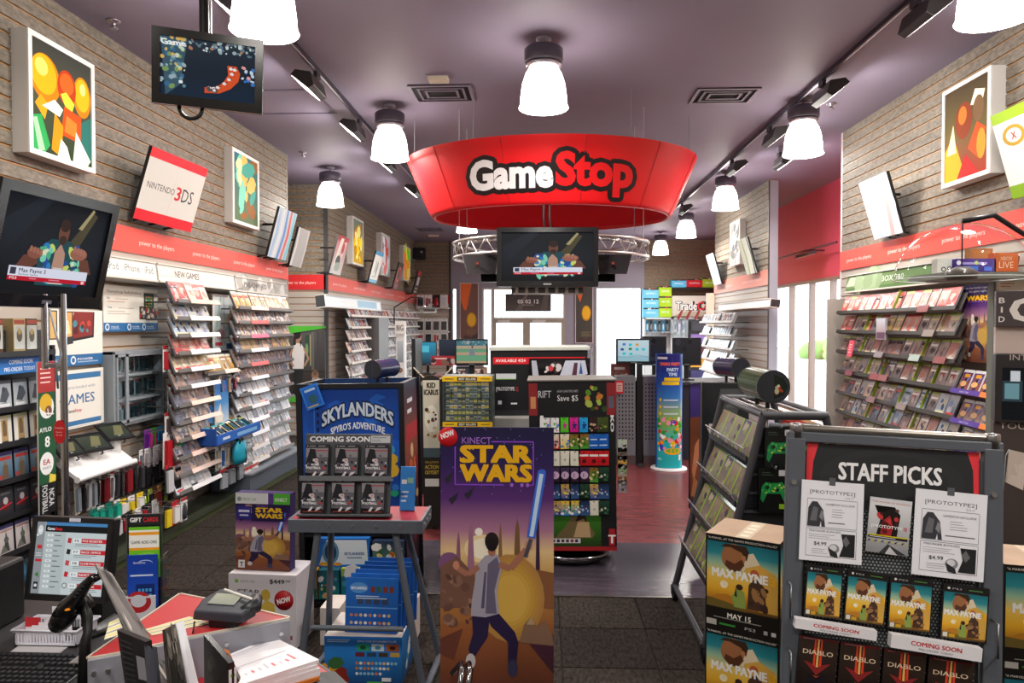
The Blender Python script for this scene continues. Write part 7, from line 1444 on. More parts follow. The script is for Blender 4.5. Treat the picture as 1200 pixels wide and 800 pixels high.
A.poly([(.06, .30), (.10, .58), (.22, .68), (.40, .66), (.60, .66), (.78, .68), (.90, .56), (.94, .28), (.86, .22), (.72, .42), (.28, .42), (.14, .22)], '#1e8a48'); A.blobs(26, .12, .42, .88, .64, g, .02, .05, 1, 6); A.ell(.28, .56, .07, .045, '#16301c', 10); A.ell(.62, .50, .06, .04, '#16301c', 10); A.rect(.66, .82, .28, .13, '#d0d0d4'); A.rect(.68, .08, .18, .11, '#8ab82a'); A.lines(.1, .88, .4, 2, .05, '#3a4a40', .4)
merge(padm, A); padm = padm.mesh('controller_box'); padm.materials.append(finish('gloss'))
for i, (px, py) in enumerate(((896, 553), (889, 600), (929, 556), (922, 604))):
    q = PY(px, py, YN2 - .03); o = link('controller_box', padm, None, Fm(q, (1, 0, 0), ZUP)); tag(o, ['upper left', 'lower left', 'upper right', 'lower right'][i] + ' black box with a green game controller on the rack end', 'box', 'controller boxes on the rack end')
    part('peg_hook', B().tube([(.077, .235, -.05), (.077, .235, .03), (.077, .25, .035)], .004, 6, '#c8ccd0'), 'metal', o)
sl2 = Vector((.30, 0, ZR - .08)).normalized()
gm = []
for c, c2 in (('#6a5c50', '#94826e'), ('#544858', '#8a7464'), ('#6a6450', '#94866a'), ('#8a7868', '#544c5a')):
    b = B(); b.box(0, 0, -.05, .165, .19, 0, '#7fb022'); A = Art(.165, .19); A.rect(0, 0, 1, 1, c, c2); A.blobs(6, .15, .2, .85, .8, ['#75704e', '#a89884', '#4a3e4c', '#7f8a46'], .06, .14, 1.4, 6); A.rect(.9, 0, .1, 1, '#86b428'); merge(b, A); m = b.mesh('green_edged_pack'); m.materials.append(finish('gloss')); gm.append(m)
for k, z in enumerate((1.10, .86, .62, .38)):
    l = xs(z)[0] - .06
    tr_ = thing('wire_basket', '%s sloping wire basket from the top on the left side of the A frame rack' % ordinal(k), 'basket', T(l, YN2, z))
    b = B(); b.box(-.005, .01, -.03, .005, YF2 - YN2 - .01, .0, '#26272b'); part('lip', b, 'satin', tr_); part('top_wire', tub((-.02, -.01, .045), (-.02, YF2 - YN2 + .01, .045), .004, '#c8c8cc'), 'metal', tr_)
    part('floor_plate', B().box(0, .01, -.03, .14, YF2 - YN2 - .01, -.024, '#1c1d20'), 'satin', tr_)
    for i in range(9): y = .02 + i * .105; part('wire', B().tube([(.12, y, -.02), (0, y, -.02), (-.02, y, .045)], .003, 5, '#9a9ca0'), 'metal', tr_)
    for i in range(5):
        M = Fm((l + .01, YF2 - .03 - i * .166, z - .018), (0, -1, 0), (.40, 0, .92)); o = link('green_edged_pack', gm[(i + k) % 4], None, M @ T(0, 0, .0)); tag(o, 'green edged box in the %s basket of the A frame rack, %s from far end' % (ordinal(k), NTH[i]), 'box', 'green edged packs, %s basket' % ordinal(k))
def topper(c0, c1, r, lab, stand, zt, face):
    ax = (Vector(c1) - Vector(c0)); 
    t = thing('rack_topper', lab, 'topper', T(*c0)); Mi = T(*(-Vector(c0))); b = B(); a_, b_ = Vector(c0) - Vector(c0), ax
    part('drum', B().cyl(a_, b_, r, n=28, col=stand, caps=False), 'gloss', t); n = ax.normalized()
    part('end_disc', B().cyl(-n * .006, Vector((0, 0, 0)), r * 1.02, n=28, col='#2c2f36'), 'satin', t); part('end_disc', B().cyl(ax, ax + n * .006, r * 1.02, n=28, col='#2c2f36'), 'satin', t)
    u = Vector((-n.y, n.x, 0)); F = Fm(-n * .0065 - u * r - ZUP * r, u, ZUP)
    if (F.to_3x3() @ Vector((0, 0, 1))).dot(-n) < 0: F = Fm(-n * .0065 + u * r - ZUP * r, -u, ZUP)
    A = Art(2 * r, 2 * r)
    if face: A.poly([(.5, .12), (.5, .88), (.8, .76), (.94, .5), (.8, .24)], '#1c2a22'); A.blobs(8, .55, .3, .75, .6, ['#c8c0a0', '#a84a2c', '#e0d8c0'], .04, .08); A.rect(.5, .1, .01, .8, '#4a4e56')
    else: A.ell(.5, .5, .46, .46, '#262a34', 24); A.rect(.495, .05, .01, .9, '#4a5060')
    part('end_picture', A, 'gloss', t, F)
    for k in (.25, .75): p = ax * k; part('post', B().cyl((p.x, p.y, -r), (p.x, p.y, zt - c0[2]), .012, n=8, col='#1c1c20'), 'satin', t)
q = PY(906, 453, 3.95); topper(tuple(q), tuple(PY(882, 447, 4.32)), .088, 'dark green cylinder topper standing on the A frame rack', '#3a4a2c', ZR + .02, True)
q = PY(868, 431, 6.0); topper(tuple(q), tuple(PY(846, 429, 6.35)), .082, 'dark violet cylinder topper behind the green one', '#34304a', PY(868, 450, 6.0).z, False)
q = PY(437, 433, 4.75); topper(tuple(q), tuple(PY(459, 430, 4.98)), .063, 'dark blue cylinder topper above the toy display, in the left middle', '#2a3458', H1, False)

# ---- black display with orange edge behind it
D8 = 6.0; Mq = Fm((PY(822, 460, D8).x, D8, 0), (1, 0.0, 0), ZUP); w8 = PY(878, 460, D8).x - PY(822, 460, D8).x; H8 = PY(840, 448, D8).z; z0 = PY(820, 592, D8).z
t = thing('display_cabinet', 'tall black glossy display with a violet and copper side poster by the A frame rack', 'display', Mq)
part('body', B().box(0, z0, -.1, w8, H8, 0, '#26282c'), 'gloss', t, bev=.004)
zf_ = lambda py: PY(840, py, D8).z
A = Art(w8, H8 - z0, z=.001); A.poly([(.05, .3), (.4, .95), (.9, .95), (.5, .4)], '#4a4e50'); A.ell(.5, .5, .3, .14, '#3a3e42'); A.rect(.16, .58, .17, .085, '#c8c0b8'); A.rect(.20, .60, .09, .045, '#1c1c1e'); A.rect(.08, .22, .3, .22, '#4a6a94', '#7a9ac0'); part('print', A, 'gloss', t, T(0, z0, 0))
part('chrome_corner', B().cyl((-.006, z0, .004), (-.006, H8, .004), .01, n=8, col='#a8acb0'), 'metal', t)
pm_ = Fm((-.11, z0, .10), (.11, 0, -.10), (0, 1, 0)); A = Art(.13, H8 - z0); A.grad([(0, '#141216'), (.05, '#3a3070'), (.06, '#4a2c20'), (.35, '#8a4a2c'), (.6, '#6a3822'), (.72, '#7a4028'), (.73, '#3a2c70'), (.95, '#4a3a8a'), (1, '#141216')]); A.poly([(.2, .3), (.5, .5), (.9, .55), (.9, .4), (.4, .2)], '#c8805a'); A.poly([(.1, .1), (.4, .25), (.8, .2), (.5, .08)], '#b0704a')
part('side_poster', merge(B().box(0, 0, -.012, .14, H8 - z0, 0, '#17171a'), A), 'print', t, pm_); 
for x in (.0, w8 - .04): part('post', B().box(x, .08, -.06, x + .03, z0, -.03, '#26282c'), 'satin', t); part('caster', B().cyl((x, .035, -.045), (x + .03, .035, -.045), .035, n=14, col='#141416'), 'satin', t)
part('foot_bar', B().box(-.03, .08, -.12, w8, .11, .06, '#2c2e32'), 'satin', t)

# ---- column standee, perforated stands, counter with screens in the middle
D9 = 8.95; c = PY(786, 548, D9); Hc_ = PY(786, 415, D9).z; z9 = .02
t = thing('column_standee', 'tall blue to turquoise party game column standing on a white disc', 'standee', T(c.x, D9 + .15, 0))
part('base_disc', B().lathe([(0, .02), (.22, .02), (.225, .01), (.225, 0), (0, 0)], 36, '#e8e8ea'), 'satin', t)
part('column', B().lathe([(.165, .02), (.165, Hc_)], 36, '#2a5ab8', sx=1, sy=.6), 'gloss', t)
A = Art(.40, Hc_ - .02); A.grad([(0, '#1ca8b0'), (.25, '#28b8bc'), (.38, '#7ab04a'), (.5, '#8aa878'), (.62, '#3a7ac0'), (.75, '#2450b0'), (.9, '#28308a'), (1, '#2a2870')]); A.rect(.0, .955, .4, .02, '#d8d8e8'); A.text('MARIO PARTY', .5, .90, .028, '#e86a4a', w=.72, bold=.06); A.text('PARTY', .58, .85, .03, '#c8e0f8', w=.4, bold=.05); A.text('TIME', .58, .81, .028, '#c8e0f8', w=.3, bold=.05); A.rect(.3, .765, .55, .03, '#f0c820'); A.rect(.22, .73, .6, .03, '#f0c820')
for k in range(3): A.circ(.16, .60 - k * .06, .05, '#e8c040'); A.rect(.28, .592 - k * .06, .5, .012, '#c8d8e8')
A.blobs(60, .06, .16, .92, .44, ['#e8c020', '#d82a3a', '#f0e8e0', '#8a2a8a', '#2a9a3a', '#e89ab0', '#f0a020', '#3a4ac8', '#ffffff'], .03, .09, 1, 9); A.ell(.6, .15, .3, .03, '#e8a818', 14); A.ell(.6, .155, .24, .02, '#6ab848', 12); A.text('Wii', .14, .07, .025, '#dff4f4', w=.14); A.rect(.8, .07, .1, .05, '#e8f0f0')
def cyl_map(v):
    a = (v.x / .40 - .5) * 2.3 ; a = a + 0.0
    return Vector((.1655 * math.sin(a) + v.z * math.sin(a), -.6 * (.1655 * math.cos(a)) - v.z * math.cos(a), .02 + v.y))
# slice the print finely so that it wraps round the column
bm = bmesh.new(); lay_c = bm.verts.layers.float_color.new('Col'); vs_ = [bm.verts.new(v) for v in A.v]
for v, c_ in zip(vs_, A.c): v[lay_c] = c_
for f in A.f:
    try: bm.faces.new([vs_[i] for i in f])
    except Exception: pass
for k in range(1, 16): bmesh.ops.bisect_plane(bm, geom=bm.verts[:] + bm.edges[:] + bm.faces[:], plane_co=(.40 * k / 16, 0, 0), plane_no=(1, 0, 0))
for v in bm.verts: v.co = cyl_map(v.co)
m_ = bpy.data.meshes.new('wrap'); bm.to_mesh(m_); bm.free(); m_.materials.append(finish('gloss')); link('wrap_print', m_, t)

DK = '#22252c'
t = thing('sales_counter', 'dark rear sales counter with screens, behind the card spinner', 'counter', T(0, 0, 0)); 
part('body', B().box(-1.5, 9.9, 0, -.2, 10.6, 1.05, '#2a2c34'), 'satin', t); part('worktop', B().box(-1.55, 9.85, 1.05, -.15, 10.65, 1.09, '#6a3a3c'), 'satin', t)
t = thing('sales_counter', 'dark counter carrying the blue lit screen right of the middle', 'counter', T(0, 0, 0))
part('body', B().box(.75, 9.7, 0, 2.5, 10.4, 1.0, '#2c2e36'), 'satin', t); part('worktop', B().box(.7, 9.65, 1.0, 2.55, 10.45, 1.04, '#3c3e44'), 'satin', t)
def monitor(name, px0, px1, pyt, pyb, y, lab, artf, desk, c='#15161a', kind='screen'):
    M, w, h = front(px0, px1, pyt, pyb, y); t = thing(name, lab, 'monitor', M); bz_ = w * .05
    part('housing', B().box(0, 0, -.05, w, h, 0, c), 'satin', t, bev=.004); A = Art(w - 2 * bz_, h - 2.4 * bz_, z=.001); artf(A); part('screen', A, kind, t, T(bz_, bz_ * 1.4, 0))
    z = desk - M.translation.z
    part('neck', B().box(w * .42, z + .015, -.07, w * .58, h * .3, -.045, c), 'satin', t); part('base', B().box(w * .28, z, -.15, w * .72, z + .018, .08, c), 'satin', t, bev=.004); part('badge', B().box(w * .42, bz_ * .4, 0, w * .58, bz_ * .8, .003, '#c8ccd0'), 'metal', t); return t
def ball(A): A.rect(0, 0, 1, .2, '#5a8a6a'); A.rect(0, .1, 1, .5, '#6aa07c'); A.rect(0, .0, 1, .09, '#b89a7a'); A.rect(0, .36, 1, .12, '#b89a80'); A.rect(0, .48, 1, .16, '#6a9a7a'); A.rect(0, .64, 1, .13, '#b8a088'); A.rect(0, .77, 1, .23, '#4a7a84'); A.blobs(20, 0, .8, 1, .98, ['#8aa0a8', '#3a5a64', '#a8b0a8'], .02, .05); A.poly([(.42, .32), (.46, .62), (.58, .66), (.62, .34)], '#7a848c'); A.ell(.53, .72, .03, .05, '#3a4048')
monitor('monitor', 533, 572, 397, 428, 9.8, 'monitor showing a green sports field beside the best sellers case', ball, 1.09)
def cyan(A):
    A.grad([(0, '#a8c8d4'), (1, '#c8dce4')]); A.rect(0, .0, 1, .25, '#98c0cc'); A.line([(0, .22), (.3, .16), (.6, .3), (1, .2)], .01, '#5a94a8')
    for x, y, c in ((.2, .8, '#5a78c8'), (.4, .78, '#2ac0d0'), (.62, .78, '#d8a848'), (.4, .58, '#2a8a3a'), (.62, .56, '#2ac0d0'), (.82, .56, '#2ac0d0'), (.2, .36, '#2ac0d0'), (.42, .34, '#2ac0d0'), (.14, .56, '#3a4a9a')): A.rect(x - .05, y - .05, .1, .11, c)
monitor('monitor', 722, 762.5, 396.5, 426, 9.6, 'monitor with a pale blue screen of turquoise icons right of the middle', cyan, 1.04)
dark = lambda A: (A.grad([(0, '#23262c'), (1, '#2c3038')]), A.blobs(6, .1, .1, .9, .9, ['#3a3e48', '#1c1e24'], .05, .15))
monitor('monitor', 753, 781, 394, 428, 10.1, 'dark screen behind the pale blue monitor', dark, 1.04, kind='gloss'); monitor('monitor', 788, 822, 395.5, 428, 10.0, 'dark screen with loose cables right of the blue carton column', dark, 1.04, kind='gloss')
def bluew(A): A.grad([(0, '#2a3a48'), (1, '#3a98b8')]); A.rect(.1, .55, .5, .3, '#58c0d8')
monitor('monitor', 490, 512, 400, 428, 10.3, 'small dark monitor with a cyan window at the left of the rear counter', bluew, 1.09); monitor('monitor', 514.5, 534, 397.5, 426, 10.2, 'small dark blue monitor behind the sports screen', lambda A: A.grad([(0, '#1c2430'), (1, '#3a4a60')]), 1.09, kind='gloss')
for i, (px0, px1, pyt, pyb, y, c, lab) in enumerate(((505, 534, 417, 428, 9.9, '#b8303c', 'red and white card propped under the rear monitors'), (552, 571, 430, 441, 9.85, '#a88a7a', 'small brown figure boxes under the sports monitor'), (716, 741, 426, 446, 9.8, '#8a4a44', 'dark red photo card under the pale blue monitor'), (534, 551, 430, 441, 9.85, '#3a4854', 'dark blue case standing under the sports monitor'))):
    cbox('counter_card', lab, px0, px1, pyt, pyb, y, c, lambda A: (A.rect(.04, .04, .92, .92, c), A.rect(.15, .65, .5, .15, '#e8e0dc'), A.blobs(8, .1, .1, .9, .6, ['#d8c8c0', '#3a2c30', '#8a6a5a'], .05, .12)), d=.03, cat='card')
M_, w_, h_ = front(486, 531, 430, 475, 7.6); M_.translation.z = 0; Hk = PY(508, 428, 7.6).z
t = thing('curved_kiosk', 'black curved game kiosk with a round crest, left of the best sellers case', 'kiosk', M_)
part('body', B().box(.02, 0, -.4, w_ - .02, Hk - .16, 0, '#17171b'), 'satin', t, bev=.01)
b = B(); pts = [(w_ * k / 12, Hk - .02 - .15 * math.sin(math.pi * k / 12)) for k in range(13)]; b.prism([(0, Hk - .32)] + [(w_, Hk - .32)] + pts[::-1], -.02, .02, '#1a1a1e'); part('front_panel', b, 'satin', t); part('rim_light', B().tube([(x, y, .02) for x, y in pts], .008, 6, '#c8b8a0'), 'satin', t)
part('side_post', B().box(-.02, Hk - .3, -.4, .02, Hk + .28, .02, '#1c1c20'), 'satin', t)
A = Art(w_, .3); A.circ(.3, .5, .11, '#b8a8b0', 16); A.circ(.3, .5, .07, '#c84a3a', 12); A.rect(.48, .42, .2, .14, '#8a8478'); part('crest', A, 'print', t, T(0, Hk - .34, .021))
for px, py, lab in ((725, 560, 'grey perforated stand left of the blue column'), (762, 560, 'grey perforated stand behind the blue column')):
    M, w, h = front(*((723, 745) if px < 740 else (754, 773)), 441, 535, 9.35); zb = M.translation.z; M.translation.z = 0; t = thing('perforated_stand', lab, 'stand', M); H = zb + h
    part('panel', B().box(0, .12, -.3, w, H, 0, '#7c7e84'), 'satin', t); hb = B()
    nx_ = int(w / .042); ny_ = int((H - .35) / .05)
    for i in range(nx_):
        for j in range(ny_): x = .025 + i * .042; y = .32 + j * .05; hb.add([(x, y, .001), (x + .016, y, .001), (x + .016, y + .024, .001), (x, y + .024, .001)], [(0, 1, 2, 3)], '#26272c')
    part('perforation', hb, 'matte', t, stuff=True); part('base', B().box(-.0, 0, -.3, w + .0, .12, .03, '#5a4a4c'), 'satin', t)
t = thing('counter_post', 'black square post between the two perforated stands', 'post', T(PY(749.5, 500, 9.35).x, 9.35, 0)); part('shaft', B().box(-.035, 0, 0, .035, .08, 1.3, '#1b1b1f'), 'satin', t); part('foot_plate', B().box(-.04, -.2, 0, .04, .1, .02, '#3a3538'), 'satin', t)
cbox('price_card', 'small red framed price card on the left perforated stand', 721, 731, 446, 461, 9.3, '#c8303a', lambda A: (A.rect(.15, .15, .7, .7, '#d8b8b0'), A.lines(.25, .6, .5, 3, .15, '#8a3a3a')), d=.01, cat='card')
for px0, px1, c, art_c, x_, lab in ((539, 561, '#7a5044', 1, 0, 'orange and brown poster with a gold oval left of the entrance'), (674, 695, '#4a443e', 0, 0, 'dark brown poster with a gold oval right of the entrance')):
    M_, w_, h_ = front(px0, px1, 331.5, 399 if art_c else 402, YB - .03)
    def op(A, k=art_c):
        A.rect(0, 0, 1, 1, '#d8ccc8'); A.rect(.04, .01, .92, .98, c); 
        if k: A.poly([(.04, .99), (.64, .99), (.58, .9), (.48, .75), (.44, .64), (.32, .52), (.2, .55), (.04, .72)], '#f06a1c')
        else: A.poly([(.1, .95), (.5, .95), (.4, .8), (.28, .68), (.1, .8)], '#e0682c')
        A.ell(.62, .36 if k else .5, .26, .13, '#c8860c', 20); A.ell(.62, .365 if k else .505, .22, .11, '#f4b81c', 20); A.lines(.35, .18, .6, 3, .03, '#8a7a4a', .3); A.poly([(.04, .01), (.3, .1), (.6, .06), (.96, .14), (.96, .01)], '#4a3430')
    poster(lab, M_, w_, h_, op)
M_, w_, h_ = front(469, 474, 376, 443, 13.9); M_.translation.z = 0; M_, w_, h_ = front(464.5, 474.5, 376, 447, 13.9); hb_ = M_.translation.z; M_.translation.z = 0
t = thing('white_kiosk', 'slim white and silver kiosk lettered big at the far left racks', 'kiosk', M_); H_ = hb_ + h_
part('body', B().box(0, 0, -.2, w_, H_ - .25, 0, '#e2dfdc'), 'satin', t, bev=.004); part('sign', B().box(-.01, H_ - .25, -.05, w_ + .02, H_, .02, '#e8e2dc'), 'satin', t); A = Art(w_, .22); A.text('BIG', .5, .25, .5, '#4a4642', w=.8, bold=.02); part('lettering', A, 'print', t, T(0, H_ - .24, .021)); A = Art(w_ * .7, .42); A.grad([(0, '#6a6c70'), (1, '#a8acb0')]); part('screen', A, 'gloss', t, T(w_ * .15, H_ - .8, .001)); part('dial', B().cyl((w_ * .5, H_ - .95, 0), (w_ * .5, H_ - .95, .02), .05, n=14, col='#8a6a5a'), 'satin', t)
for px0, px1, pyt, pyb, y, lab in ((497, 512, 540, 610, 5.75, 'dark media stand left of the purple banner, upper pair of baskets'),):
    t = thing('leaning_rack', 'low dark side rack with leaning games right of the toy display', 'rack', T(-.72, 5.0, 0))
    part('frame', B().box(0, 0, 0, .03, .6, .9, '#17171b').box(0, .57, 0, .3, .6, .3, '#17171b'), 'satin', t)
    for k in range(2):
        part('ledge', B().box(.0, .05, .28 + k * .28, .12, .55, .30 + k * .28, '#222226').box(.11, .05, .28 + k * .28, .12, .55, .33 + k * .28, '#222226'), 'satin', t)
        for i in range(5): o = link('leaning_game', VAR['go'][i % 6], None, Fm((-.72 + .1, 5.08 + i * .09, .305 + k * .28), (.25, .95, 0), (-.35, 0, .9))); tag(o, 'thin case on the %s ledge of the low side rack, %s one' % (['lower', 'upper'][k], NTH[i]), 'game case', 'cases on the low side rack, %s ledge' % ['lower', 'upper'][k])

# ============================================================ TILL COUNTER IN FRONT
ZD, ZL = .78, 1.05
t = thing('till_desk', 'dark desk carrying the till screen and keyboard', 'desk', T(0, 0, 0))
dk = [(-2.6, 1.3), (-1.1, 1.3), (-1.14, 1.75), (-1.12, 2.35), (-1.55, 2.7), (-2.6, 2.7)]; part('worktop', B().prism(dk, ZD - .03, ZD, '#2b292b'), 'satin', t); part('front_panel', B().box(-2.55, 2.62, 0, -1.6, 2.66, ZD - .03, '#3a3638'), 'satin', t); part('side_panel', B().box(-1.19, 1.4, 0, -1.15, 2.2, ZD - .03, '#3a3638'), 'satin', t)
# raised red ledge
P_ = lambda px, py, z=ZL: PZ(px, py, z)
pts = [P_(103, 771), P_(150, 763), P_(222, 746), P_(339, 724), P_(272, 708), P_(211, 696)]
t = thing('counter_ledge', 'raised counter ledge with a red top and grey metal edge at the bottom left', 'counter', T(0, 0, 0))
n = len(pts); b = B().add([tuple(p) for p in pts] + [(p.x, p.y, ZL - .02) for p in pts], [tuple(range(n)), tuple(range(2 * n - 1, n - 1, -1))] + [(i, n + i, n + (i + 1) % n, (i + 1) % n) for i in range(n)], '#b5262c'); part('red_top', b, 'satin', t)
def wall_strip(ps, z0, z1, c, th=.012):
    b = B()
    for p, q in zip(ps, ps[1:]):
        d = (q - p).normalized(); nn = Vector((d.y, -d.x, 0)) * th
        b.hexa([(p.x, p.y, z0), (q.x, q.y, z0), (q.x, q.y, z1), (p.x, p.y, z1)], [(p.x + nn.x, p.y + nn.y, z0), (q.x + nn.x, q.y + nn.y, z0), (q.x + nn.x, q.y + nn.y, z1), (p.x + nn.x, p.y + nn.y, z1)], c)
    return b
part('metal_front', wall_strip(pts[:4], .80, ZL - .002, '#8b8d97'), 'satin', t); part('edge_trim', wall_strip(pts[:4] + [pts[4], pts[5], pts[0]], ZL - .002, ZL + .003, '#c8c0b0', .004), 'satin', t)
part('lower_panel', wall_strip([pts[3] + Vector((-.03, -.01, 0)), pts[4] + Vector((-.01, -.03, 0)), pts[5] + Vector((0, -.04, 0)), pts[0] + Vector((.03, .01, 0))], .0, ZL - .02, '#6a3236'), 'satin', t)
for p, q, f in ((0, 1, .15), (0, 1, .5), (2, 3, .35), (2, 3, .9)):
    c = pts[p].lerp(pts[q], f); d = (pts[q] - pts[p]).normalized(); nn = Vector((d.y, -d.x, 0)); part('bolt', B().cyl(Vector((c.x, c.y, ZL - .03)) + nn * .012, Vector((c.x, c.y, ZL - .03)) + nn * .018, .005, n=10, col='#c8c8cc'), 'metal', t)
# lower red surface
ZW = .95
q4 = [PZ(190, 900, ZW), PZ(480, 900, ZW), PZ(397, 796, ZW), PZ(372, 778, ZW), PZ(350, 774, ZW), PZ(240, 792, ZW), PZ(190, 802, ZW)]
t = thing('work_counter', 'lower red counter top with papers at the bottom edge', 'counter', T(0, 0, 0))
n = len(q4); part('red_top', B().add([tuple(p) for p in q4] + [(p.x, p.y, ZW - .03) for p in q4], [tuple(range(n)), tuple(range(2 * n - 1, n - 1, -1))] + [(i, n + i, n + (i + 1) % n, (i + 1) % n) for i in range(n)], '#a3232a'), 'satin', t)
part('side_panel', wall_strip([q4[1], q4[2], q4[3], q4[4], q4[5]], 0, ZW - .03, '#7a2a2e'), 'satin', t); part('edge_trim', wall_strip(q4[1:5], ZW - .03, ZW + .001, '#3a3436', .006), 'satin', t)
# till monitor
MP = Fm(PY(29, 702, 2.33), (.994, -.09, 0), (.045, .16, .985)); wp, hp = .292, .272
t = thing('till_screen', 'black till monitor showing a menu with red function key bars', 'monitor', MP)
part('housing', B().box(0, 0, -.045, wp, hp, -.006, '#111113'), 'satin', t, bev=.006)
b = B(); f = .017; b.box(0, 0, -.006, wp, f * 1.2, .004, '#141416').box(0, hp - f, -.006, wp, hp, .004, '#141416').box(0, f * 1.2, -.006, f * .8, hp - f, .004, '#141416').box(wp - f * .8, f * 1.2, -.006, wp, hp - f, .004, '#141416'); part('bezel', b, 'satin', t)
A = Art(wp - 1.6 * f, hp - 2.2 * f); A.rect(0, 0, 1, 1, '#c4ced0'); A.rect(.12, .95, .88, .05, '#4a84b8'); A.rect(0, .0, .115, 1, '#8e9296'); A.rect(.12, .86, .86, .09, '#18181a'); A.text('Game', .145, .885, .04, '#e8e4e4', w=.105, bold=.04, align='l'); A.text('Stop', .255, .885, .04, '#d82a34', w=.1, bold=.04, align='l'); A.rect(.115, 0, .3, .86, '#b4bebf')
A.ell(.055, .88, .035, .07, '#d8dcdc'); A.blobs(4, .02, .78, .09, .92, ['#e8ecec', '#b8c0c0'], .01, .02); A.rect(.03, .62, .065, .05, '#c02a34'); A.rect(.02, .44, .09, .035, '#c02a34'); A.lines(.02, .55, .08, 2, .03, '#d0d4d4', .4); A.poly([(.03, .26), (.08, .3), (.09, .22)], '#3a7a3a'); A.rect(.03, .06, .06, .1, '#26282a'); A.circ(.06, .11, .02, '#d8d8d8')
for i, s in enumerate(('F1', 'F2', 'F3', 'F4', 'F5', 'F6', 'F7', 'F9', 'F10', 'F11', 'F12')): y = .80 - i * .071; A.rect(.16, y - .005, .08, .035, '#dfe4e4'); A.text(s, .20, y + .003, .02, '#26282a', w=.03); A.rect(.26, y + .005, random.uniform(.05, .12), .012, '#5a6062')
for i, (k, s, c) in enumerate((('F5', 'POS REGISTER', '#b8303a'), ('F7', 'BACK OFFICE', '#26282a'), ('F8', 'CLOSE POLLING', '#c04a50'), ('F11', 'RESET POS', '#c02a34'), ('F12', 'CLOCK', '#6a6e70'))):
    y = .72 - i * .155; A.rect(.53, y, .1, .06, '#e8ecec'); A.text(k, .58, y + .012, .035, '#1c1c1e', w=.06, bold=.02); A.rect(.645, y, .34, .062, '#c0272f'); A.text(s, .66, y + .016, .03, '#f0e0e0', w=.20 + .01 * len(s) * .6, bold=.02, align='l'); A.lines(.56, y - .02, .38, 2, .025, '#8a9294', .4)
    if i < 4: A.poly([(.45, y), (.50, y - .01), (.51, y + .06), (.46, y + .07)], c)
    else: A.circ(.475, y + .03, .035, '#4a4e50'); A.circ(.475, y + .03, .026, '#d0d4d4')
part('screen', A, 'screen', t, T(.8 * f, 1.2 * f, -.0055))
part('sticker', B().box(wp * .47, hp - f * .8, .004, wp * .61, hp - f * .1, .005, '#c8ccdc'), 'print', t); Mi = MP.inverted(); cc = MP @ Vector((wp * .55, .05, -.05))
part('stand_neck', B().hexa([Mi @ Vector((cc.x - .05, cc.y - .01, ZD)), Mi @ Vector((cc.x + .08, cc.y - .01, ZD)), Mi @ Vector((cc.x + .06, cc.y + .02, cc.z + .1)), Mi @ Vector((cc.x - .03, cc.y + .02, cc.z + .1))], [Mi @ Vector((cc.x - .05, cc.y + .1, ZD)), Mi @ Vector((cc.x + .08, cc.y + .1, ZD)), Mi @ Vector((cc.x + .06, cc.y + .06, cc.z + .1)), Mi @ Vector((cc.x - .03, cc.y + .06, cc.z + .1))], '#0f0f11'), 'satin', t)
part('stand_base', B().lathe([(0, .02), (.1, .018), (.12, .0), (0, 0)], 24, '#0f0f11'), 'satin', t, Mi @ T(cc.x + .02, cc.y - .02, ZD))
# black device at the left edge
q = PY(0, 745, 2.1); t = thing('receipt_printer', 'black receipt printer cut off at the left edge', 'printer', T(0, 0, 0)); a_ = PY(-40, 752, 2.0); 
part('body', B().box(a_.x - .3, 2.2, ZD, PY(31, 720, 2.45).x, 2.45, ZD + .21, '#1a1a1c'), 'satin', t, bev=.012); part('label', B().box(-2.4, 2.196, ZD + .14, -1.82, 2.199, ZD + .17, '#c8d820'), 'print', t); part('sticker', B().box(PY(31, 720, 2.45).x, 2.25, ZD + .03, PY(31, 720, 2.45).x + .001, 2.3, ZD + .07, '#d8d8dc'), 'print', t)
# basket
b0, b1 = PZ(17, 757, ZD), PZ(97, 753, ZD); t = thing('plastic_basket', 'white slotted plastic basket of slips under the till screen', 'basket', T(b0.x, b0.y, ZD))
wb = b1.x - b0.x; hb2 = .052; WC = '#dcdce6'; b = B(); b.box(0, 0, 0, wb, .11, .005, WC)
for y in (0, .107): b.box(-.004, y - .002, hb2 - .008, wb + .004, y + .004, hb2, WC); b.box(0, y, 0, wb, y + .003, .012, WC)
for x in (0, wb - .003): b.box(x, 0, 0, x + .003, .11, hb2, WC)
ns = 20
for i in range(ns): x = i * wb / ns; b.box(x, 0, .012, x + wb / ns * .5, .003, hb2 - .008, WC); b.box(x, .107, .012, x + wb / ns * .5, .11, hb2 - .008, WC)
part('slotted_body', b, 'satin', t); part('rim', B().tube([(-.006, -.004, hb2), (wb + .006, -.004, hb2), (wb + .006, .115, hb2), (-.006, .115, hb2)], .004, 6, WC, closed=True), 'satin', t)
o = solid('till_roll', 'white card standing in the white basket behind the scanner', 'paper', B().box(0, 0, 0, .065, .003, .095, '#d8d8e4'), 'print', T(b0.x + .075, b0.y + .07, ZD + .006)); o = solid('leaflet', 'small red and white leaflet in the left of the basket', 'paper', B().box(0, 0, 0, .05, .003, .07, '#c02a30').box(.002, -.001, .0, .048, 0, .04, '#e4dfe0'), 'print', T(b0.x + .006, b0.y + .04, ZD + .006))
for i in range(3): solid('paper_slip', 'paper slip in the white basket, %s of three' % ['nearest', 'middle', 'farthest'][i], 'paper', B().box(0, 0, 0, .09, .001, .052 + i * .004, '#dcd8de'), 'print', T(b0.x + .04 + i * .012, b0.y + .018 + i * .014, ZD + .006) @ Matrix.Rotation(-.12, 4, 'X'))
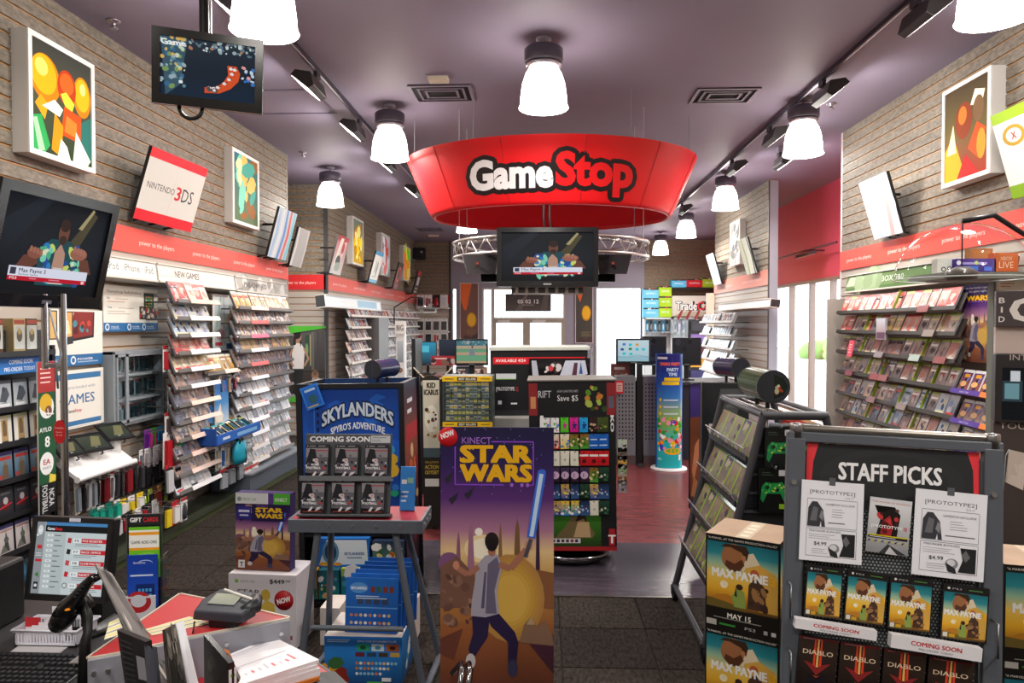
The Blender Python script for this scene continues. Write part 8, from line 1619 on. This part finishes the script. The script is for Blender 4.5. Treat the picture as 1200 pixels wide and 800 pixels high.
# scanner on its stand
q0 = PY(82, 722, 1.95); 
sc_ = thing('barcode_scanner', 'black handheld barcode scanner leaning on its stand before the till screen', 'scanner', T(0, 0, 0)); K2 = '#0f0f11'
pth = [PY(72, 722, 1.97), PY(80, 712, 1.95), PY(90, 700, 1.93), PY(99, 687, 1.92), PY(108, 678, 1.92), PY(117, 674, 1.93)]
part('body', B().tube(pth, [.026, .027, .020, .015, .013, .011], 14, K2), 'gloss', sc_); part('head', B().tube([PY(68, 731, 1.99), PY(74, 724, 1.97), PY(83, 712, 1.95)], [.026, .031, .025], 14, K2), 'gloss', sc_); part('status_light', B().lathe([(0, .005), (.005, .003), (.007, 0), (0, -.002)], 10, '#f08a1c', tuple(PY(79, 714.5, 1.915))), 'screen', sc_)
for i in range(4): c = PY(88 + i * 3, 699 - i * 4, 1.905); part('button_rib', B().box(c.x - .004, c.y - .002, c.z - .002, c.x + .004, c.y + .002, c.z + .002, '#2c2c30'), 'satin', sc_)
st = [PY(97, 703, 1.97), PY(102, 722, 1.97), PY(103, 740, 1.95), PY(100, 752, 1.94), Vector((PY(98, 757, 1.93).x, 1.93, ZD + .02))]
part('stand_arm', B().tube(st, [.014, .015, .012, .014, .018], 12, K2), 'satin', sc_); part('stand_base', B().box(st[-1].x - .09, st[-1].y - .07, ZD, st[-1].x + .05, st[-1].y + .07, ZD + .012, K2), 'satin', sc_, bev=.004)
part('holder', B().tube([PY(92, 707, 1.98), PY(101, 703, 1.98), PY(108, 711, 1.98)], [.012, .02, .012], 10, K2), 'satin', sc_)
# keyboard and papers
k0 = PZ(-42, 800, ZD); kk = thing('keyboard', 'black computer keyboard at the bottom left corner', 'keyboard', Fm((PZ(101, 790, ZD).x - .40, 1.83, ZD), (1, .0, 0), (0, 1, .02)))
part('case', B().box(0, 0, 0, .40, .30, .014, '#121214'), 'satin', kk, bev=.004)
km = B().add([(0, 0, 0), (.0155, 0, 0), (.0155, .0155, 0), (0, .0155, 0), (.002, .002, .008), (.0135, .002, .008), (.0135, .0135, .008), (.002, .0135, .008)], [(4, 5, 6, 7), (0, 1, 5, 4), (1, 2, 6, 5), (2, 3, 7, 6), (3, 0, 4, 7)], '#1e1e22').mesh('key'); km.materials.append(finish('satin'))
for r_ in range(11):
    for i in range(21):
        if r_ == 8 and i % 7 == 6: continue
        link('key', km, kk, T(.008 + i * .0185, .012 + r_ * .024 + (.008 if r_ > 7 else 0), .0142))
for x, y, w, d, r, c, lab in ((-.0, 0, .16, .10, .1, '#b8b4b6', 'white sheet of paper lying under the basket'), (.06, -.05, .13, .07, -.05, '#a8a4a6', 'grey slip of paper above the keyboard')):
    q = PZ(5 + x * 400, 769, ZD); solid('paper_sheet', lab, 'paper', B().box(0, 0, 0, w, d, .001, c), 'print', T(q.x, q.y + y + .0, ZD + .0008 + x * .02) @ Matrix.Rotation(r, 4, 'Z'))
solid('grey_slab', 'flat grey metal box end right of the keyboard', 'box', B().box(0, 0, 0, .09, .06, .03, '#8a8684'), 'satin', T(PZ(80, 788, ZD).x, PZ(80, 788, ZD).y, ZD + .0), bev=.002)
# gift card leaflet holder on the ledge side
MH = Fm(PY(145, 725, 2.25), (.98, .18, 0), ZUP)
zd = ZD - MH.translation.z
t = thing('leaflet_holder', 'clear tiered leaflet holder headed gift cards beside the till screen', 'holder', MH)
part('back_plate', B().box(0, zd, -.05, .105, .325, -.045, '#2a2c30'), 'satin', t); part('front_lips', B().box(0, -.02, .03, .125, .10, .033, '#ffffff').box(.12, zd, -.05, .124, .2, .035, '#ffffff'), 'clear', t); part('base', B().box(-.005, zd, -.08, .13, zd + .02, .05, '#8a2428'), 'satin', t)
for x in (-.002, .103): part('frame_wire', B().cyl((x, zd + .02, -.044), (x, .325, -.044), .003, n=6, col='#8a8e94'), 'metal', t)
A = Art(.105, .035); A.rect(0, 0, 1, 1, '#202226'); A.text('GIFT', .24, .3, .42, '#f0f0f0', w=.34, bold=.04); A.text('CARDS', .68, .3, .42, '#c82a30', w=.44, bold=.04); part('header', merge(B().box(0, 0, -.003, .105, .035, 0, '#202226'), A), 'print', t, T(0, .29, -.042))
def leaf(name, y0, y1, z, lab, artf, c):
    o = solid(name, lab, 'leaflet', B().box(0, 0, -.006, .092, y1 - y0, 0, c), 'print', MH @ T(.008, y0, z)); A = Art(.092, y1 - y0); artf(A); part('print', A, 'print', o)
leaf('leaflet', .12, .285, -.03, 'green and orange leaflets in the top tier of the holder', lambda A: (A.rect(0, 0, 1, 1, '#6cc024'), A.rect(0, .55, 1, .4, '#f0f0ea'), A.rect(0, .85, 1, .06, '#f0a020'), A.rect(0, .55, 1, .05, '#f0a020'), A.text('GAME ADD-ONS', .5, .68, .06, '#4a5a5a', w=.86, bold=.02), A.ell(.6, .45, .3, .06, '#88d040')), '#6cc024')
leaf('leaflet', .03, .20, -.012, 'deep blue leaflets in the middle tier of the holder', lambda A: (A.grad([(0, '#1c50b8'), (1, '#1438a0')]), A.ell(.6, .85, .25, .06, '#a8c0e8'), A.ell(.6, .84, .25, .055, '#1640a4'), A.text('GameStop', .4, .84, .04, '#e8f0fa', w=.4), A.rect(.1, .6, .75, .03, '#c8d8f0'), A.rect(.28, .05, .62, .4, '#10286a'), [A.rect(.36 + (i % 4) * .12, .1 + (i // 4) * .1, .08, .06, '#4aa0e0') for i in range(12)]), '#1438a0')
leaf('leaflet', -.05, .075, .012, 'white and red swirl leaflets in the lowest tier of the holder', lambda A: (A.rect(0, 0, 1, 1, '#e4dfe4'), A.ell(.45, .85, .42, .28, '#c8242c', 22), A.ell(.45, .88, .26, .16, '#e4dfe4', 20), A.rect(0, .95, 1, .05, '#e4dfe4'), A.text('POWERUP', .5, .3, .08, '#4a4a50', w=.6), A.rect(.6, .02, .3, .14, '#c03a3a')), '#e4dfe4')
# yellow striped sheets, flyer on the ledge
for (c4, lab, z) in ((((122, 749), (146, 741), (139, 724), (128, 729)), 'yellow and green striped slip left of the flyers', ZD + .18), (((178, 744), (247, 730), (222, 722), (170, 737)), 'white and yellow price sheet lying on the red ledge', ZL + .002)):
    ps = [PZ(x, y, z) for x, y in c4]; b = B(); b.hexa([p for p in ps], [p - Vector((0, 0, .001)) for p in ps], '#dcd8c8'); o = solid('price_sheet', lab, 'paper', b, 'print')
    s = B()
    for k in range(5): f0, f1 = .1 + k * .18, .17 + k * .18; s.add([ps[0].lerp(ps[3], f0) + ZUP * .0006, ps[1].lerp(ps[2], f0) + ZUP * .0006, ps[1].lerp(ps[2], f1) + ZUP * .0006, ps[0].lerp(ps[3], f1) + ZUP * .0006], [(0, 1, 2, 3)], '#e0d040' if k % 2 == 0 else '#8a8a80')
    part('print', s, 'print', o)
# payment terminal
q = PZ(228, 722, ZL); MT = Fm(PZ(225, 737, ZL), (.985, -.12, 0), (.12, .985, 0)) @ Matrix.Scale(.80, 4); t = thing('card_terminal', 'dark grey card payment terminal on the red ledge with a curled cable', 'terminal', MT)
sh = [(0, 0), (.17, 0), (.185, .05), (.16, .11), (.02, .12), (-.01, .06)]
b = B(); n = len(sh); vs = [(x, y, .028 + .010 * (y / .12)) for x, y in sh] + [(x * .94 + .006, y, .058 + .028 * (y / .12)) for x, y in sh]; b.add(vs, [tuple(range(n))[::-1], tuple(range(n, 2 * n))] + [(i, (i + 1) % n, n + (i + 1) % n, n + i) for i in range(n)], '#34363e'); part('body', b, 'satin', t, bev=.006)
part('foot', B().box(.04, .02, 0, .13, .1, .034, '#202228'), 'satin', t, bev=.006); A = Art(.09, .055); A.rect(0, 0, 1, 1, '#8a9086', '#a8ac9a'); part('display', merge(B().box(0, 0, -.002, .09, .055, 0, '#5a5c5c'), A), 'gloss', t, T(.03, .035, .0685) @ Matrix.Rotation(.23, 4, 'X'))
part('side_grip', B().tube([(.15, .03, .05), (.175, .06, .06), (.16, .1, .07)], [.018, .024, .018], 12, '#202228'), 'satin', t); part('stylus', B().cyl((.05, .1, .09), (.17, .055, .083), .004, n=8, col='#d8d4cc'), 'satin', t)
Mi = MT.inverted(); cab = [PZ(228, 728, ZL + .02), PZ(226, 742, ZL + .0), PZ(224, 756, .98), PZ(238, 764, .90)]; part('cable', B().tube([Mi @ Vector(p) for p in cab], .0028, 6, '#101012'), 'satin', t)
cab = [PZ(264, 722, ZL + .03), PZ(278, 731, ZL + .01), PZ(283, 741, ZL - .02), PZ(272, 752, ZL - .06), PZ(258, 753, ZL - .04)]; part('cable', B().tube([Mi @ Vector(p) for p in cab], .0028, 6, '#101012'), 'satin', t)
# paper stack
c4 = [PZ(270, 806, ZW + .05), PZ(374, 776, ZW + .05), PZ(322, 747, ZW + .05), PZ(262, 770, ZW + .05)]
for k in range(6):
    z = ZW + .001 + k * .009; r = Matrix.Rotation(random.uniform(-.05, .05), 4, 'Z'); ctr = sum(c4, Vector()) / 4; ps = [(r @ (p - ctr)) + ctr + Vector((random.uniform(-.004, .004), 0, 0)) for p in c4]; ps = [Vector((p.x, p.y, z)) for p in ps]
    o = solid('paper_sheet', ['lowest', 'second', 'third', 'fourth', 'fifth', 'topmost'][k] + ' paper of the loose stack on the lower red counter', 'paper', B().hexa([p + ZUP * .008 for p in ps], ps, '#e4e0e4' if k != 1 else '#c8702a'), 'print', None, 'papers stacked on the lower red counter')
s = B(); lt = lambda u, v: ps[0].lerp(ps[1], u).lerp(ps[3].lerp(ps[2], u), v) + ZUP * .0086
for (u0, u1, v, c) in [(.1, .9, .9, '#a8a4b4'), (.1, .8, .84, '#c8c4cc'), (.1, .85, .5, '#b8b4c0')]: s.add([lt(u0, v), lt(u1, v), lt(u1, v + .015), lt(u0, v + .015)], [(0, 1, 2, 3)], c)
for k in range(9): u = .08 + k * .09; h = random.uniform(.06, .2); s.add([lt(u, .2), lt(u + .03, .2), lt(u + .02, .2 + h), lt(u - .01, .2 + h)], [(0, 1, 2, 3)], '#d86a70' if k in (0, 2, 5, 7, 8) else '#c4bcc6')
part('print', s, 'print', o)
# flyers and cases standing at the bottom
def standing(name, lab, c4, d4, col, cat, artf=None, th=.004, kind='print'):
    """thin sheet through four sight lines at given depths (bl, br, tr, tl)"""
    P = [PY(x, y, d) for (x, y), d in zip(c4, d4)]; u = (P[1] - P[0]); v = (P[3] - P[0]); n = u.cross(v).normalized()
    o = solid(name, lab, cat, B().hexa(P, [p - n * th for p in P], col), kind)
    if artf:
        A = Art(1, 1, z=0, step=.0001); artf(A); b = B()
        def mp(w): return (P[0].lerp(P[1], w.x)).lerp(P[3].lerp(P[2], w.x), w.y) + n * (.0006 + w.z)
        b.v = [mp(w) for w in A.v]; b.f = A.f; b.c = A.c; b.sm = A.sm; part('print', b, 'print', o)
    return o
standing('display_card', 'curved grey picture card leaning at the bottom left, the tallest there', ((178, 800), (208, 800), (131, 672), (112, 661)), (1.55, 1.62, 1.78, 1.72), '#6a6664', 'card', lambda A: (A.grad([(0, '#5a5656'), (.5, '#4a4644'), (1, '#a8a4a0')]), A.blobs(26, .1, .1, .9, .9, ['#3a3634', '#8a8480', '#c0bab4', '#2a2826'], .06, .16, .5)), .003)
standing('folder', 'black ring folder standing at the bottom left', ((148, 812), (178, 818), (171, 752), (137, 738)), (1.52, 1.46, 1.46, 1.54), '#151517', 'folder', lambda A: (A.rect(.06, 0, .05, 1, '#2a2a2e'), [A.rect(.1, .05 + i * .09, .4, .02, '#3a3a40') for i in range(10)], A.rect(.62, .3, .3, .4, '#8a8a90')), .012)
standing('folder', 'grey backed folder right of the black ring folder', ((176, 815), (190, 815), (184, 758), (172, 756)), (1.45, 1.47, 1.48, 1.46), '#4a4e58', 'folder', None, .01)
standing('game_case', 'game case with a white spine and red lettering leaning at the bottom', ((222, 815), (235, 812), (215, 727), (206, 730)), (1.50, 1.52, 1.56, 1.55), '#e4e4ea', 'game case', lambda A: (A.rect(0, 0, 1, 1, '#e4e6ec'), A.rect(.2, .35, .6, .03, '#c82a3a'), [A.rect(.25, .38 + i * .045, .5, .032, '#c02a38') for i in range(7)]), .012, 'gloss')
standing('game_case', 'dark covered face of the leaning case beside the white spine', ((200, 815), (221, 815), (205, 731), (193, 737)), (1.44, 1.49, 1.545, 1.50), '#2a2826', 'game case', lambda A: (A.grad([(0, '#2a2624'), (1, '#4a4440')]), A.blobs(16, .1, .3, .9, .9, ['#8a8478', '#5a544c', '#1c1a18'], .08, .2, .6)), .006, 'gloss')
standing('game_case', 'black game case with a green logo dot on its white spine end', ((240, 820), (268, 822), (268, 777), (239, 744)), (1.50, 1.44, 1.44, 1.52), '#141416', 'game case', lambda A: (A.grad([(0, '#1c1c1a'), (1, '#0f0f10')]), A.blobs(12, .2, .2, .8, .8, ['#2c2c28', '#3a3a36'], .06, .14)), .012, 'gloss')
standing('spine_label', 'white spine end of the black game case at the bottom', ((268, 822), (277, 820), (277, 782), (268, 785)), (1.44, 1.455, 1.455, 1.44), '#dfe2e8', 'case', lambda A: (A.rect(0, 0, 1, 1, '#dfe2e8'), A.ell(.5, .8, .3, .07, '#5aa83a')), .004)
standing('game_case', 'brown spined case behind the black one at the bottom', ((276, 820), (292, 820), (268, 762), (262, 760)), (1.52, 1.56, 1.62, 1.6), '#2a211a', 'game case', lambda A: A.grad([(0, '#3a2c1c'), (.8, '#2a2018'), (1, '#c8702a')]), .012, 'gloss')
standing('counter_card', 'black card edge on the lower counter at the bottom edge', ((300, 812), (420, 812), (392, 786), (345, 790)), (1.62, 1.62, 1.72, 1.72), '#1c1a1c', 'card', None, .003)
# bundle boxes beyond the counter
D10 = 3.95; a_, b_ = PY(267, 720, D10), PY(353, 720, D10)
zt_ = PY(310, 672, D10).z; x0_, x1_ = PY(268, 700, D10).x, PY(349, 700, D10).x; hB2 = zt_ - .0
def bundle(z0, z1, lab, full):
    o = solid('console_box', lab, 'box', B().box(0, 0, -.26, x1_ - x0_, z1 - z0, 0, '#d2cdd2'), 'card', Fm((x0_, D10, z0), (1, -.06, 0), ZUP), bev=.003); A = Art(x1_ - x0_, z1 - z0); A.rect(0, 0, 1, 1, '#dad6dc')
    A.circ(.12, .9, .03, '#8ab84a'); A.text('XBOX 360', .28, .88, .04, '#8a9a8a', w=.22); A.text('STAR', .3, .72, .07, '#5a5a62', w=.34, bold=.03); A.text('WARS', .3, .63, .07, '#5a5a62', w=.34, bold=.03); A.rect(.14, .705, .33, .006, '#5a5a62')
    A.poly([(.38, .2), (.46, .55), (.56, .66), (.68, .6), (.70, .3), (.62, .15)], '#d0b24a'); A.ell(.55, .72, .07, .08, '#c8a840'); A.poly([(.46, .52), (.36, .35), (.3, .2), (.36, .2), (.5, .42)], '#b89a3a'); A.rect(.5, .2, .2, .12, '#1c1a1c')
    A.text('$449', .72, .88, .06, '#2a2a2e', w=.22, bold=.02); A.text('99', .88, .90, .035, '#2a2a2e', w=.07); A.rect(.78, .1, .06, .12, '#8a8a9a'); A.rect(.88, .12, .06, .06, '#a03a3a'); A.rect(.06, .05, .6, .04, '#b8b4b8')
    part('front_print', A, 'print', o); c = o; st_ = part('round_sticker', B().lathe([(0, .002), (.055, .002), (.055, 0), (0, 0)], 28, '#b01820'), 'print', c, T((x1_ - x0_) * .82, (z1 - z0) * .66, .001)); A = Art(.11, .11, z=.0022); A.text('NOW', 0, -.12, .26, '#f4f0f0', w=.74, bold=.05); B2 = B(); B2.v = A.v; B2.f = A.f; B2.c = A.c; B2.sm = A.sm; part('lettering', B2, 'print', st_, Matrix.Rotation(.3, 4, 'Z')); return o
bundle(max(zt_ - .43, 0.0), zt_, 'white console carton with a gold figure and a red sticker, below the purple one', 1)
if zt_ - .43 > .05: solid('console_box', 'lower white console carton priced 449 under the first', 'box', B().box(0, 0, -.26, x1_ - x0_, zt_ - .432, 0, '#d2cdd2'), 'card', Fm((x0_, D10 + .01, 0), (1, -.06, 0), ZUP))
zk0 = zt_ + .002; w_k = PY(340, 640, D10 + .05).x - PY(274, 640, D10 + .05).x; h_k = PY(300, 578, D10 + .05).z - zk0
o = solid('game_carton', 'large purple and amber game carton with a green top corner, on the console box', 'box', B().box(0, 0, -.07, w_k, h_k, 0, '#3a2a5a'), 'card', Fm((PY(275, 660, D10 + .05).x, D10 + .06, zk0), (1, -.08, 0), (0, .03, 1)))
A = Art(w_k, h_k); A.rect(0, 0, 1, 1, '#2a1c4a'); A0 = Art(w_k, h_k * .90, z=A.z); sw_poster(A0, small=True); merge(A, A0); A.z = A0.z; A.rect(0, .86, 1, .14, '#e0e2e4'); A.rect(.6, .86, .1, .14, '#5a3a8a'); A.rect(.7, .86, .3, .14, '#58b838'); A.text('XBOX 360', .25, .90, .04, '#6aa86a', w=.26); A.text('KINECT', .84, .90, .045, '#e8f4e8', w=.22, bold=.02); A.circ(.07, .92, .04, '#8a9a9a'); A.rect(.03, .66, .26, .17, '#2c2c8a'); A.rect(.06, .75, .2, .03, '#d8d8f0'); A.rect(.08, .70, .16, .02, '#c8c8e8'); A.rect(.06, .03, .12, .1, '#e0e0e0'); A.text('T', .12, .045, .06, '#1c1a1c', w=.06, bold=.04)
A.rect(.30, .64, .60, .22, '#241848'); A.text('KINECT', .5, .825, .02, '#9a6ad8', w=.2); A.text('STAR', .62, .755, .06, '#f0c020', w=.5, bold=.055); A.text('WARS', .62, .68, .06, '#f0c020', w=.5, bold=.055)
part('front_print', A, 'print', o)
